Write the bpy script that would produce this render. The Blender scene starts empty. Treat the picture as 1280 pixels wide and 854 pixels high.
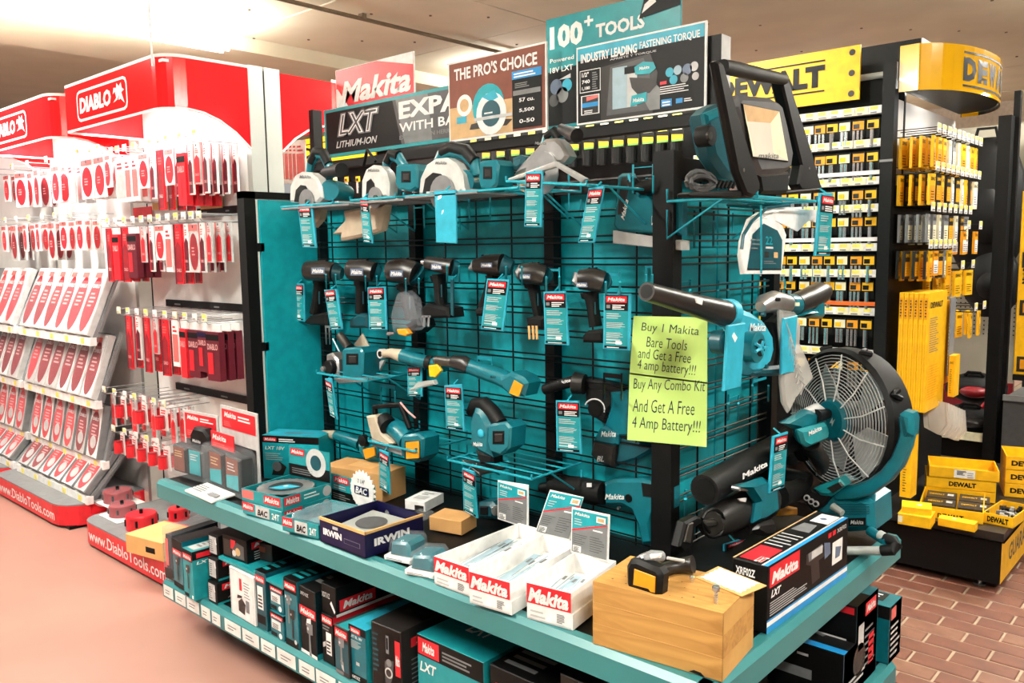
import bpy, math, random
import numpy as np
from mathutils import Vector, Matrix
random.seed(7)
SC = bpy.context.scene
COL = SC.collection
# ---------------------------------------------------------------- camera
FPX, YAW, PIT, ROL, EYE = 1039.26, -0.733224, 0.111741, -0.0137853, 1.33
_ff = Vector((math.sin(YAW)*math.cos(PIT), math.cos(YAW)*math.cos(PIT), -math.sin(PIT)))
_r = Vector((math.cos(YAW), -math.sin(YAW), 0)); _u = _r.cross(_ff)
_r2 = math.cos(ROL)*_r + math.sin(ROL)*_u; _u2 = -math.sin(ROL)*_r + math.cos(ROL)*_u
cd = bpy.data.cameras.new('camera'); cam = bpy.data.objects.new('camera', cd); COL.objects.link(cam)
cd.sensor_width = 36; cd.sensor_fit = 'HORIZONTAL'; cd.lens = FPX*36/1280; cd.clip_start = .05; cd.clip_end = 60
cam.matrix_world = Matrix(((_r2.x, _u2.x, -_ff.x, 0), (_r2.y, _u2.y, -_ff.y, 0), (_r2.z, _u2.z, -_ff.z, EYE), (0, 0, 0, 1)))
SC.camera = cam
# ---------------------------------------------------------------- view, world, lights
SC.view_settings.view_transform = 'Standard'; SC.view_settings.look = 'None'
SC.view_settings.gamma = 1; SC.view_settings.use_curve_mapping = False
SC.view_settings.exposure = 0.05
W = bpy.data.worlds.new('World'); SC.world = W; W.use_nodes = True
W.node_tree.nodes['Background'].inputs[0].default_value = (1, .97, .94, 1)
W.node_tree.nodes['Background'].inputs[1].default_value = .4
def area(name, loc, sx, sy, power, col=(1, .97, .91), aim=(0, 0, -1), spread=math.pi):
    l = bpy.data.lights.new(name, 'AREA'); l.shape = 'RECTANGLE'; l.size = sx; l.size_y = sy
    l.energy = power; l.color = col; l.spread = spread
    o = bpy.data.objects.new(name, l); COL.objects.link(o); o.location = loc
    o.rotation_euler = Vector(aim).to_track_quat('-Z', 'Y').to_euler(); return o
# rows of ceiling fluorescents (their housings are built with the ceiling)
LAMPS = [(-4.75, .55, 65), (-4.75, 2.12, 65), (-2.0, -.2, 75), (.75, -.1, 75), (.9, 2.6, 60), (-2.2, 2.9, 50), (-.3, 5.2, 70), (-4.4, 5.2, 60), (-3.0, 7.6, 60)]
for x, y, p in LAMPS:
    area('ceiling_lamp_light', (x, y, 2.53), .16, 1.2, p)
    area('ceiling_lamp_uplight', (x, y, 2.56), .3, 1.25, p*(2.2 if x < -4.7 and y > 1 else 1.3), aim=(0, 0, 1))
# lamps inside the canopies of the red display and in the yellow end cap
for x in (-3.56, -4.72):
    area('canopy_light', (x, 1.62, 1.93), .8, .05, 22, (1, .98, .96), (0, .35, -1))
area('end_cap_light', (-.99, 3.86, 1.96), .06, .6, 8, (1, .98, .95), (-.3, 0, -1))
# ---------------------------------------------------------------- helpers
def P(px, py, X=None, Y=None, Z=None, D=None):
    d = _r2*((px-640)/FPX) - _u2*((py-427)/FPX) + _ff
    t = X/d.x if X is not None else Y/d.y if Y is not None else (Z-EYE)/d.z if Z is not None else D
    return Vector((d.x*t, d.y*t, EYE + d.z*t))
def depth(p): return (Vector(p) - Vector((0, 0, EYE))).dot(_ff)
def lin(h):
    c = [int(h[i:i+2], 16)/255 for i in (0, 2, 4)]
    return tuple(x/12.92 if x <= .04045 else ((x+.055)/1.055)**2.4 for x in c)
MATS = {}
def mat(name, hexc, rough=.5, metal=0, var=.12, scale=30, bump=0, emit=0, alpha=1, spec=.5, trans=0, kind=None, hex2=None, coat=0):
    m = bpy.data.materials.new(name); m.use_nodes = True; nt = m.node_tree; b = nt.nodes['Principled BSDF']
    c = lin(hexc); b.inputs['Roughness'].default_value = rough; b.inputs['Metallic'].default_value = metal
    b.inputs['Specular IOR Level'].default_value = spec; b.inputs['Coat Weight'].default_value = coat
    tc = nt.nodes.new('ShaderNodeTexCoord'); n = nt.nodes.new('ShaderNodeTexNoise')
    n.inputs['Scale'].default_value = scale; n.inputs['Detail'].default_value = 4
    if kind == 'wood':
        mp = nt.nodes.new('ShaderNodeMapping'); mp.inputs['Scale'].default_value = (1.2, 9, 9)
        nt.links.new(tc.outputs['Object'], mp.inputs[0]); nt.links.new(mp.outputs[0], n.inputs['Vector']); n.inputs['Distortion'].default_value = 1.2
    else: nt.links.new(tc.outputs['Object'], n.inputs['Vector'])
    r = nt.nodes.new('ShaderNodeValToRGB'); r.color_ramp.elements[0].position = .3; r.color_ramp.elements[1].position = .7
    c2 = lin(hex2) if hex2 else tuple(min(1, x*(1+var)) for x in c)
    c1 = c if hex2 else tuple(x*(1-var) for x in c)
    r.color_ramp.elements[0].color = (*c1, 1); r.color_ramp.elements[1].color = (*c2, 1)
    nt.links.new(n.outputs[0], r.inputs[0]); nt.links.new(r.outputs[0], b.inputs['Base Color'])
    if bump:
        bp = nt.nodes.new('ShaderNodeBump'); bp.inputs['Strength'].default_value = bump; bp.inputs['Distance'].default_value = .004
        nt.links.new(n.outputs[0], bp.inputs['Height']); nt.links.new(bp.outputs[0], b.inputs['Normal'])
    if emit:
        b.inputs['Emission Color'].default_value = (*c, 1); b.inputs['Emission Strength'].default_value = emit
    if alpha < 1: b.inputs['Alpha'].default_value = alpha
    if trans: b.inputs['Transmission Weight'].default_value = trans; b.inputs['IOR'].default_value = 1.1
    MATS[name] = m; return m
for a in (('teal', '0b9aa6', .4), ('teal_deck', '158b92', .38), ('teal_tool', '0a6673', .3), ('teal_light', '2aa3bd', .45), ('teal_dark', '0a4a55', .4), ('blue', '1f8ecf', .4),
          ('black', '080808', .5), ('rubber', '101010', .6), ('charcoal', '24211f', .36), ('grey', '77797a', .5), ('dark_grey', '4a4a4b', .5), ('light_grey', 'c4c4c2', .5), ('white', 'f0efec', .5), ('guard', 'c9cac6', .3), ('card_white', 'efeee8', .6),
          ('red', 'd8202c', .38), ('deep_red', '8e1620', .45), ('maroon', '5e1020', .45), ('red_gloss', 'df1c22', .12, 0, .03, 5), ('salmon', 'dc6a66', .45), ('pink', 'e3a7a5', .5),
          ('yellow', 'f7bb12', .4), ('amber', 'e79a12', .45), ('pale_yellow', 'f3e36a', .5), ('cream', 'ece6c4', .6), ('orange', 'd9651c', .5), ('green', '5f9a35', .5), ('ink', '26303a', .7),
          ('brown_photo', '7a3f2c', .6), ('tan_photo', 'cda877', .6), ('navy', '100f38', .4), ('grey_blue', '5f6e86', .45), ('sky_photo', '9fb8c4', .5), ('beige', 'b9ab94', .55)):
    mat(*a, **({'spec': .25} if a[0] in ('black', 'rubber', 'navy') else {}))
mat('note_green', 'cdf083', .7, 0, .04, 6)
mat('steel', 'b9b9b8', .32, .85); mat('alum', 'b4b8b3', .42, .2, .06, 4); mat('chrome', 'd8d8d8', .18, .9); mat('dark_steel', '56534e', .4, .7); mat('wire', '101011', .3, .3); mat('wire_teal', '1e9db0', .35)
mat('wire_grey', 'a9adb0', .35, .5); mat('bag', 'e2ded6', .12, 0, .06, 14, .5, 0, .42); mat('clear', 'dfe6ea', .06, 0, .05, 20, 0, 0, .1); mat('teal_lip', '347a7d', .34, 0, .06, 6); mat('blister', 'b4bac2', .1, 0, .3, 14, .4, 0, .2); mat('yellow_gloss', 'f7bb12', .16, 0, .03, 5, coat=.4)
mat('cardboard', 'c2935a', .75, 0, .1, 12); mat('kraft', 'd8a868', .75, 0, .1, 10); mat('wood', 'c79650', .6, 0, .2, 5, .15, kind='wood', hex2='a67639'); mat('endgrain', 'd3a65f', .6, 0, .2, 9, .2, hex2='bb8a48')
mat('concrete', 'a57d70', .36, 0, .07, 2.2, .03); mat('grout', '9c8a74', .7, 0, .1, 40); mat('brick', '734838', .45, 0, .2, 14, .12, hex2='5d3a2e'); mat('brick_pale', '805a48', .45, 0, .15, 14, .12, hex2='6a4636')
mat('ceil', 'd2cdb6', .85, 0, .06, 3, .1); mat('ceil_beam', 'dcd6be', .85, 0, .06, 3); mat('joint', '6d5f4c', .9); mat('wallpaint', 'd8d2c4', .8); mat('tube', 'fff6e4', .5, emit=7); mat('tube_cool', 'ffffff', .5, emit=9)
mat('lens', 'e8e4d4', .12, 0, .1, 4); mat('peg', 'e6e4df', .6, 0, .05, 8); mat('peg_grey', 'b3ad9c', .6, 0, .08, 8)

def rotz(a): return Matrix.Rotation(a, 4, 'Z')
class MB:
    def __init__(s): s.v = []; s.f = []; s.m = []; s.mats = []
    def add(s, vs, fs, m):
        if m not in s.mats: s.mats.append(m)
        i = s.mats.index(m); n = len(s.v); s.v += [tuple(p) for p in vs]
        s.f += [tuple(n+k for k in q) for q in fs]; s.m += [i]*len(fs); return s
    def box(s, a, b, m, T=None):
        x0, y0, z0 = (min(a[i], b[i]) for i in range(3)); x1, y1, z1 = (max(a[i], b[i]) for i in range(3))
        vs = [Vector(p) for p in ((x0, y0, z0), (x1, y0, z0), (x1, y1, z0), (x0, y1, z0), (x0, y0, z1), (x1, y0, z1), (x1, y1, z1), (x0, y1, z1))]
        if T: vs = [T @ p for p in vs]
        return s.add(vs, [(3, 2, 1, 0), (4, 5, 6, 7), (0, 1, 5, 4), (1, 2, 6, 5), (2, 3, 7, 6), (3, 0, 4, 7)], m)
    def quad(s, pts, m): return s.add(pts, [tuple(range(len(pts)))], m)
    def rings(s, rs, m, caps=True, loop=False):
        n = len(rs[0]); vs = [p for r in rs for p in r]; fs = []
        k = len(rs)
        for i in range(k if loop else k-1):
            j = (i+1) % k
            for a in range(n): b = (a+1) % n; fs.append((i*n+a, i*n+b, j*n+b, j*n+a))
        if caps and not loop: fs += [tuple(reversed(range(n))), tuple((k-1)*n+a for a in range(n))]
        return s.add(vs, fs, m)
    def sweep(s, pts, rad, m, n=8, up=(0, 0, 1), caps=True, sq=1, loop=False):
        pts = [Vector(p) for p in pts]; k = len(pts); rs = []; up = Vector(up)
        if not isinstance(rad, (list,)): rad = [rad]*k
        for i in range(k):
            if loop: t = pts[(i+1) % k]-pts[i-1]
            else: t = pts[min(i+1, k-1)]-pts[max(i-1, 0)]
            t.normalize(); u = up - t*up.dot(t)
            if u.length < .1: u = Vector((1, .2, 0)); u = u - t*u.dot(t)
            u.normalize(); w = t.cross(u); ra, rb = rad[i] if isinstance(rad[i], tuple) else (rad[i], rad[i]); ring = []
            for a in range(n):
                c, d = math.cos(2*math.pi*(a+.5)/n), math.sin(2*math.pi*(a+.5)/n)
                if sq != 1: c = math.copysign(abs(c)**sq, c); d = math.copysign(abs(d)**sq, d)
                ring.append(pts[i] + w*(c*ra) + u*(d*rb))
            rs.append(ring)
        return s.rings(rs, m, caps, loop)
    def cyl(s, a, b, r, m, r2=None, n=14): return s.sweep([a, b], [r, r if r2 is None else r2], m, n)
    def wire(s, pts, r, m, n=5): return s.sweep(pts, r, m, n)
    def lathe(s, o, ax, prof, m, n=18, caps=True):
        ax = Vector(ax).normalized(); o = Vector(o); u = ax.orthogonal().normalized(); w = ax.cross(u)
        return s.rings([[o + ax*h + (u*math.cos(2*math.pi*a/n) + w*math.sin(2*math.pi*a/n))*max(r, 1e-4) for a in range(n)] for h, r in prof], m, caps)
    def ball(s, c, r, m, n=12, T=None):
        c = Vector(c); r = r if isinstance(r, tuple) else (r,)*3; rs = []
        for i in range(1, 8):
            t = math.pi*i/8
            rs.append([c + Vector((r[0]*math.sin(t)*math.cos(2*math.pi*a/n), r[1]*math.sin(t)*math.sin(2*math.pi*a/n), r[2]*math.cos(t))) for a in range(n)])
        return s.rings(rs, m)
    def prism(s, poly, N, th, m, bev=0):
        # poly: 3D points of the front outline (closed); extruded by th against the outward normal N, chamfered edges
        N = Vector(N).normalized(); pts = [Vector(p) for p in poly]; n = len(pts)
        ar = sum(((pts[i].cross(pts[(i+1) % n])) for i in range(n)), Vector()).dot(N)
        if ar < 0: pts.reverse()
        if bev:
            ins = []
            for i in range(n):
                e1 = (pts[i]-pts[i-1]).normalized(); e2 = (pts[(i+1) % n]-pts[i]).normalized()
                n1, n2 = N.cross(e1), N.cross(e2); q = n1+n2; L = max(.35, (1+n1.dot(n2)))
                ins.append(pts[i] + q*(bev/L))
            rs = [[p - N*th for p in ins], [p - N*(th-bev) for p in pts], [p - N*bev for p in pts], ins]
        else: rs = [[p - N*th for p in pts], pts]
        return s.rings(rs, m)
    def build(s, name, parent=None, smooth=True, loc=None):
        me = bpy.data.meshes.new(name); me.from_pydata(s.v, [], s.f)
        for m in s.mats: me.materials.append(MATS[m])
        me.polygons.foreach_set('material_index', s.m)
        if smooth: me.shade_smooth(); me.set_sharp_from_angle(angle=math.radians(38))
        me.update(); o = bpy.data.objects.new(name, me); COL.objects.link(o)
        if parent: o.parent = parent
        if loc is not None: o.location = loc
        return o
def tag(o, label, cat, group=None, kind=None):
    if label: o['label'] = label
    if cat: o['category'] = cat
    if group: o['group'] = group
    if kind: o['kind'] = kind
    return o
def thing(name, label, cat, loc=(0, 0, 0), rz=0, group=None):
    o = bpy.data.objects.new(name, None); o.empty_display_size = .05; COL.objects.link(o); o.location = loc; o.rotation_euler = (0, 0, rz)
    return tag(o, label, cat, group)
def struct(name, mb, parent=None):
    o = mb.build(name, parent)
    if not parent: o['kind'] = 'structure'
    return o
ORD = 'first second third fourth fifth sixth seventh eighth ninth tenth eleventh twelfth thirteenth fourteenth fifteenth sixteenth seventeenth eighteenth nineteenth twentieth'.split()
_tc = {}
def glyphs(s, shear=0, bold=0):
    k = (s, shear, bold)
    if k not in _tc:
        cu = bpy.data.curves.new('t', 'FONT'); cu.body = s; cu.shear = shear; cu.offset = bold; cu.resolution_u = 2; cu.size = 1
        o = bpy.data.objects.new('t', cu); COL.objects.link(o); bpy.context.view_layer.update()
        me = bpy.data.meshes.new_from_object(o.evaluated_get(bpy.context.evaluated_depsgraph_get()))
        v = np.array([p.co[:2] for p in me.vertices]); f = [tuple(p.vertices) for p in me.polygons]
        mn = v.min(0); v = (v-mn)/(v.max(0)-mn)
        _tc[k] = (v, f); bpy.data.objects.remove(o); bpy.data.curves.remove(cu); bpy.data.meshes.remove(me)
    return _tc[k]
class Face:
    # a flat print area: origin O (lower left), right U, up V (both full length), normal N
    def __init__(s, mb, O, U, V): s.b = mb; s.O = Vector(O); s.U = Vector(U); s.V = Vector(V); s.N = s.U.cross(s.V).normalized(); s.h = .0006
    def pt(s, u, v, k=1): return s.O + s.U*u + s.V*v + s.N*(s.h*k)
    def r(s, u0, v0, u1, v1, m, k=1): s.b.quad([s.pt(u0, v0, k), s.pt(u1, v0, k), s.pt(u1, v1, k), s.pt(u0, v1, k)], m); return s
    def p(s, pts, m, k=1): s.b.quad([s.pt(u, v, k) for u, v in pts], m); return s
    def t(s, txt, u0, v0, u1, v1, m, k=2, shear=0, bold=.02):
        v, f = glyphs(txt, shear, bold); s.b.add([s.pt(u0+(u1-u0)*a, v0+(v1-v0)*b, k) for a, b in v], f, m); return s
    def lines(s, u0, v0, u1, v1, n, m, k=2, fill=.5):
        d = (v1-v0)/n
        for i in range(n): s.r(u0, v0+d*i, u0+(u1-u0)*random.uniform(.6, 1), v0+d*(i+fill), m, k)
        return s
    def disc(s, u, v, ru, m, k=1, n=20, rv=None):
        rv = ru*s.U.length/s.V.length if rv is None else rv
        return s.p([(u+ru*math.cos(2*math.pi*a/n), v+rv*math.sin(2*math.pi*a/n)) for a in range(n)], m, k)
    def logo(s, u0, v0, u1, v1, k=1):
        s.r(u0, v0, u1, v1, 'red', k); return s.t('Makita', u0+.06*(u1-u0), v0+.15*(v1-v0), u0+.94*(u1-u0), v0+.8*(v1-v0), 'white', k+1, .25, .03)
    def spec(s, L):
        for e in L: getattr(s, e[0])(*e[1:])
        return s
NX, NY, NZ = Vector((1, 0, 0)), Vector((0, -1, 0)), Vector((0, 0, 1))
class Tool:
    # a thing on a wall plane; pixels of the photo are turned into real points on that plane (d = distance out from it)
    def __init__(s, name, label, cat, px, py, Y=None, X=None, group=None):
        s.ax = 'Y' if Y is not None else 'X'; s.c = Y if Y is not None else X
        s.o = P(px, py, **{s.ax: s.c}); s.root = thing(name, label, cat, s.o, 0, group); s.N = NY if s.ax == 'Y' else NX
        s.k = depth(s.o)/FPX; s.U = NX if s.ax == 'Y' else Vector((0, 1, 0)); s.b = MB()
    def q(s, px, py, d=0):
        c = s.c - d if s.ax == 'Y' else s.c + d
        return P(px, py, **{s.ax: c}) - s.o
    def pr(s, poly, d, th, m, bev=.004): s.b.prism([s.q(x, y, d) for x, y in poly], s.N, th, m, bev); return s
    def sw(s, pts, rad, m, n=10, sq=1):
        rr = [tuple(a*s.k for a in r) if isinstance(r, tuple) else r*s.k for r in (rad if isinstance(rad, list) else [rad]*len(pts))]
        s.b.sweep([s.q(*p) for p in pts], rr, m, n, sq=sq, up=s.N); return s
    def face(s, px, py, w, h, d):   # w,h in pixels, lower-left corner at px,py
        return Face(s.b, s.q(px, py, d), s.U*(w*s.k), NZ*(h*s.k))
    def end(s, name, sub=None, smooth=True):
        o = s.b.build(name, sub or s.root, smooth); s.b = MB(); return o
def carton(name, label, cat, fl, fr, topy, dep, z, body='black', front=(), top=(), right=(), left=(), group=None, open_=False, bev=.002, parts=None):
    # a box standing on plane z: pixels of its lower front corners, pixel height of its upper left front corner
    a, b = P(*fl, Z=z), P(*fr, Z=z); w = (b-a).length; rz = math.atan2(b.y-a.y, b.x-a.x)
    h = P(fl[0], topy, Y=a.y).z - z if topy < 1e4 else topy-1e4
    return carton_m(name, label, cat, a, rz, w, dep, h, body, front, top, right, left, group, open_)
def carton_m(name, label, cat, a, rz, w, dep, h, body='black', front=(), top=(), right=(), left=(), group=None, open_=False):
    t = thing(name, label, cat, a, rz, group)
    b = MB()
    if open_:
        e = .004
        b.box((0, 0, 0), (w, dep, e), body); b.box((0, 0, 0), (w, e, h), body); b.box((0, dep-e, 0), (w, dep, h), body); b.box((0, e, e), (e, dep-e, h), body); b.box((w-e, e, e), (w, dep-e, h), body)
    else: b.prism([(0, 0, 0), (w, 0, 0), (w, 0, h), (0, 0, h)], NY, dep, body, .0018)
    b.build('box_body', t, False)
    for nm, L, O, U, V in (('front_print', front, (0, 0, 0), (w, 0, 0), (0, 0, h)), ('top_print', top, (0, 0, h), (w, 0, 0), (0, dep, 0)),
                           ('side_print', right, (w, 0, 0), (0, dep, 0), (0, 0, h)), ('side_print', left, (0, dep, 0), (0, -dep, 0), (0, 0, h))):
        if L:
            f = Face(MB(), O, U, V); f.spec(L); f.b.build(nm, t, False)
    t['dims'] = (w, dep, h); return t
# ---------------------------------------------------------------- the setting
b = MB(); b.box((-14, -5, -.06), (-1.62, 13, 0), 'concrete'); struct('floor', b)
b = MB(); b.box((-1.62, -5, -.06), (8, 13, -.004), 'grout'); fl2 = struct('floor', b)
BL, BW = .193, .0845
proto = {}
cnt = 0
for r in range(0, 21):
    for c in range(0, 13):
        x = -1.6 + c*BL + (r % 2)*BL/2 - .03; y = 2.30 + r*BW
        if x > .75 or cnt > 290: continue
        mk = 'brick' if (r*7+c*5) % 4 else 'brick_pale'
        if mk not in proto:
            bb = MB(); bb.prism([(0, 0, 0), (BL-.008, 0, 0), (BL-.008, BW-.008, 0), (0, BW-.008, 0)], NZ, .02, mk, .003); o = bb.build('brick', fl2, False); proto[mk] = o
        else: o = proto[mk].copy(); COL.objects.link(o)
        o.location = (x, y, random.uniform(-.0012, .0004)); cnt += 1
b = MB()
for r in range(-30, 130):
    for c in range(-2, 45):
        x = -1.6 + c*BL + (r % 2)*BL/2 - .03; y = 2.30 + r*BW
        if 0 <= r < 21 and 0 <= c < 13 and x <= .75: continue
        if x < -1.61: continue
        if y > 9 or x > 5 or y < .4: continue
        b.quad([(x, y, -.001), (x+BL-.008, y, -.001), (x+BL-.008, y+BW-.008, -.001), (x, y+BW-.008, -.001)], 'brick' if (r*7+c*5) % 4 else 'brick_pale')
o = b.build('brick_field', fl2, False); o['kind'] = 'stuff'
CZ = 2.72
b = MB(); b.box((-14, -5, CZ+.03), (8, 13, CZ+.1), 'joint'); ceil = struct('ceiling', b)
ys = [-4.4, -3.2, -2.0, -.75, .5, 1.72, 2.95, 4.15, 5.38, 6.6, 7.8, 9.0, 10.2, 11.5]
xs = [-14, -11.2, -8.8, -5.87, -5.02, -3.4, -1.0, 1.4, 3.8, 8]
for i in range(len(xs)-1):
    for j in range(len(ys)-1):
        if i == 3: continue
        bb = MB(); z = CZ + random.uniform(-.004, .004)
        bb.box((xs[i]+.005, ys[j]+.004, z), (xs[i+1]-.005, ys[j+1]-.004, CZ+.04), 'ceil'); bb.build('ceiling_panel', ceil, False)
b = MB(); b.box((-5.87, -4.4, 2.63), (-5.02, 11.5, 2.76), 'ceil_beam'); b.build('ceiling_beam', ceil, False)
b = MB()
for i in range(70):
    for j in range(110):
        x = -5 + i*.11; y = 1.0 + j*.09
        if (i*7 + j*3) % 23 == 0 and min(abs(y-q) for q in ys) > .1: b.cyl((x, y, CZ-.006), (x, y, CZ+.02), .009, 'joint', n=6)
o = b.build('ceiling_screws', ceil, False); o['kind'] = 'stuff'
b = MB(); b.cyl((-4.05, -1, 2.69), (-4.05, 9, 2.69), .012, 'joint', n=8)
for y in (1.5, 3.2, 4.9, 6.6): b.box((-4.07, y, 2.685), (-4.03, y+.03, 2.72), 'joint')
tag(b.build('ceiling_conduit'), 'thin dark conduit running along the pale ceiling', 'pipe')
b = MB(); b.box((-14, 9.6, 0), (8, 9.75, 2.75), 'wallpaint'); struct('wall_back', b)
for n, (x, y, p) in enumerate(LAMPS):
    t = thing('ceiling_lamp', ['fluorescent strip lamp at the left above the aisle before the red display', 'glaring fluorescent strip lamp above the left red canopy', 'fluorescent strip lamp over the near aisle', 'fluorescent strip lamp nearest the right of the aisle', 'fluorescent strip lamp over the brick floor', 'fluorescent strip lamp over the back of the teal tool display', 'fluorescent strip lamp beyond the yellow end cap', 'fluorescent strip lamp beyond the red display', 'farthest fluorescent strip lamp before the back wall'][n], 'lamp', (x, y, 2.55))
    b = MB(); b.box((-.06, -.62, .02), (.06, .62, .07), 'white'); b.build('lamp_housing', t)
    b = MB()
    for dx in (-.035, .035): b.cyl((dx, -.6, -.004), (dx, .6, -.004), .013, 'tube', n=10)
    b.build('fluorescent_tube', t)
    for dy in (-.4, .4):
        b = MB(); b.cyl((0, dy, .07), (0, dy, .18), .004, 'white', n=6); b.build('hanger', t)
# ---------------------------------------------------------------- the teal tool display
DK, FY, RX, LX, BY = .536, 1.28, -.684, -2.848, 2.335       # deck height and edges
LD = .172                                                    # lower deck height
PY, PX = 1.83, -1.10                                         # wire panel planes (long face, end face)
G = thing('display_gondola', 'teal and black tool display with wire grids, deck and lower shelf', 'display rack', (-1.8, 1.8, 0))
def gp(b, name, lab=None, sub=None, smooth=True):
    o = b.build(name, sub or G, smooth); 
    if not sub: o.location = -Vector(G.location)
    if lab: o['label'] = lab
    return o
def lip(zt, h, nm):
    b = MB(); b.prism([(LX, FY, zt-h), (LX, FY, zt-.012), (LX, FY+.012, zt), (LX, FY+.035, zt), (LX, FY+.035, zt-h)], (-1, 0, 0), RX-LX, 'teal_lip'); f = gp(b, nm+'_front_lip', smooth=False)
    b = MB(); b.prism([(RX, FY, zt-h), (RX, FY, zt-.012), (RX-.012, FY, zt), (RX-.035, FY, zt), (RX-.035, FY, zt-h)], (0, -1, 0), BY-FY, 'teal_lip'); gp(b, nm+'_side_lip', smooth=False)
    b = MB(); b.box((LX+.002, FY+.035, zt-.02), (RX-.035, BY, zt-.004), 'black'); gp(b, nm+'_panel', 'black deck surface', smooth=False)
    return f
lip(DK, .062, 'upper_deck'); f2 = lip(LD, .062, 'lower_shelf')
# price cards along the lower lip
for x0, x1 in ((103, 150), (160, 212), (218, 280), (290, 335), (343, 385), (407, 487), (495, 578), (588, 658), (668, 760), (777, 855), (862, 960), (975, 1060), (1080, 1180), (1195, 1270)):
    A = P(180+x0/3.99, 740+(x0/3.99)*.55-8, Y=FY); B = P(180+x1/3.99, 740+(x1/3.99)*.55-8, Y=FY)
    if B.x > RX-.05: continue
    f = Face(MB(), (A.x, FY-.001, LD-.055), (B.x-A.x, 0, 0), (0, 0, .042)); f.h = .0008
    f.r(0, 0, 1, 1, 'card_white'); f.lines(.2, .3, .8, .75, 2, 'grey', 2, .35); gp(f.b, 'price_card', smooth=False)
b = MB()
b.box((LX+.25, FY+.2, .0), (RX-.25, BY-.1, .11), 'black'); gp(b, 'plinth', smooth=False)
for x, y in ((LX+.18, FY+.15), (RX-.2, FY+.15), (RX-.2, BY-.2)):
    b = MB(); b.cyl((x, y, 0), (x, y, .012), .03, 'rubber'); b.cyl((x, y, .012), (x, y, .13), .012, 'black', n=8); gp(b, 'foot')
b = MB(); b.box((LX+.02, FY+.38, LD), (-1.75, FY+.39, DK-.02), 'black'); gp(b, 'inner_back', smooth=False)
b = MB(); b.box((-2.475, FY+.02, .334), (-2.02, FY+.37, .343), 'teal_deck'); gp(b, 'middle_shelf', smooth=False)
# uprights
ZT = 1.563
b = MB(); b.box((-1.142, PY-.03, .16), (-1.083, PY+.012, ZT), 'black'); gp(b, 'corner_post', smooth=False)
def pxX(px, Y=PY, py=400): return P(px, py, Y=Y).x
for px, w, z1 in ((398, .07, 1.46), (519, .032, 1.50), (688, .034, 1.50)):
    x = pxX(px); b = MB(); b.box((x-w/2, PY-.005, .16), (x+w/2, PY+.03, z1), 'black'); gp(b, 'upright', smooth=False)
b = MB(); b.box((-1.115, 2.36, .16), (-1.075, 2.40, ZT), 'black'); gp(b, 'end_post', smooth=False)
b = MB(); b.box((-1.115, PY, ZT-.07), (-1.085, 2.40, ZT-.015), 'black'); gp(b, 'end_top_rail', smooth=False)
b = MB(); b.box((-2.62, PY+.0, 1.475), (-1.14, PY+.03, 1.505), 'black'); gp(b, 'top_rail', smooth=False)
# teal back boards
xs_ = [-2.6, pxX(519), pxX(688), -1.13]
for i in range(3):
    b = MB(); b.box((xs_[i]+.003, PY+.035, .42), (xs_[i+1]-.003, PY+.05, 1.475), 'teal'); gp(b, 'back_board', smooth=False)
for y0, y1 in ((PY+.02, 2.09), (2.095, 2.36)):
    b = MB(); b.box((-1.135, y0+.004, .42), (-1.12, y1, 1.50), 'teal'); gp(b, 'end_board', smooth=False)
b = MB(); b.box((-2.6, PY+.05, .16), (-1.14, PY+.06, .44), 'black'); gp(b, 'kick_board', smooth=False)
b = MB(); b.box((-1.14, PY+.02, .16), (-1.12, 2.4, .44), 'black'); gp(b, 'kick_board', smooth=False)
# wires, each one a part
vx = [pxX(px) for px in (420, 451, 486, 560, 598.6, 642, 742, 796.6)]
for x in vx:
    b = MB(); b.wire([(x, PY-.004, .44), (x, PY-.004, 1.475)], .0028, 'wire', 6); gp(b, 'grid_wire')
for y in [P(px, 400, X=PX).y for px in (872, 907, 938)]:
    b = MB(); b.wire([(PX+.004, y, .44), (PX+.004, y, 1.50)], .003, 'wire', 6); gp(b, 'grid_wire')
zs = []
for py in (265, 296, 323, 357, 386.5, 413.5, 446, 474.5, 506, 533.5, 565, 594, 622, 648):
    z = P(711, py, Y=PY).z; zs += [z, z-.0165]
for z in zs:
    b = MB(); b.wire([(-2.6, PY-.009, z), (-1.14, PY-.009, z)], .0026, 'wire', 6); gp(b, 'grid_wire')
    b = MB(); b.wire([(PX+.009, PY+.01, z), (PX+.009, 2.38, z)], .0026, 'dark_steel', 6); gp(b, 'grid_wire', 'bare steel grid wire')
# side fin
FX = -2.61
f0 = P(331, 400, X=FX).y; fz = P(331, 250, X=FX).z
b = MB(); b.box((FX-.012, f0, DK), (FX, PY, fz), 'teal'); gp(b, 'side_panel', smooth=False)
f1 = P(313, 400, X=FX).y
b = MB(); b.box((FX-.05, f1, .17), (FX-.005, f0-.012, fz+.028), 'black'); b.box((FX-.05, f1, fz+.004), (FX-.005, PY-.03, fz+.028), 'black')
for z in (1.33, .98): b.box((FX-.02, f0-.02, z), (FX, f0+.012, z+.03), 'black')
gp(b, 'side_frame', smooth=False)
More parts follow.
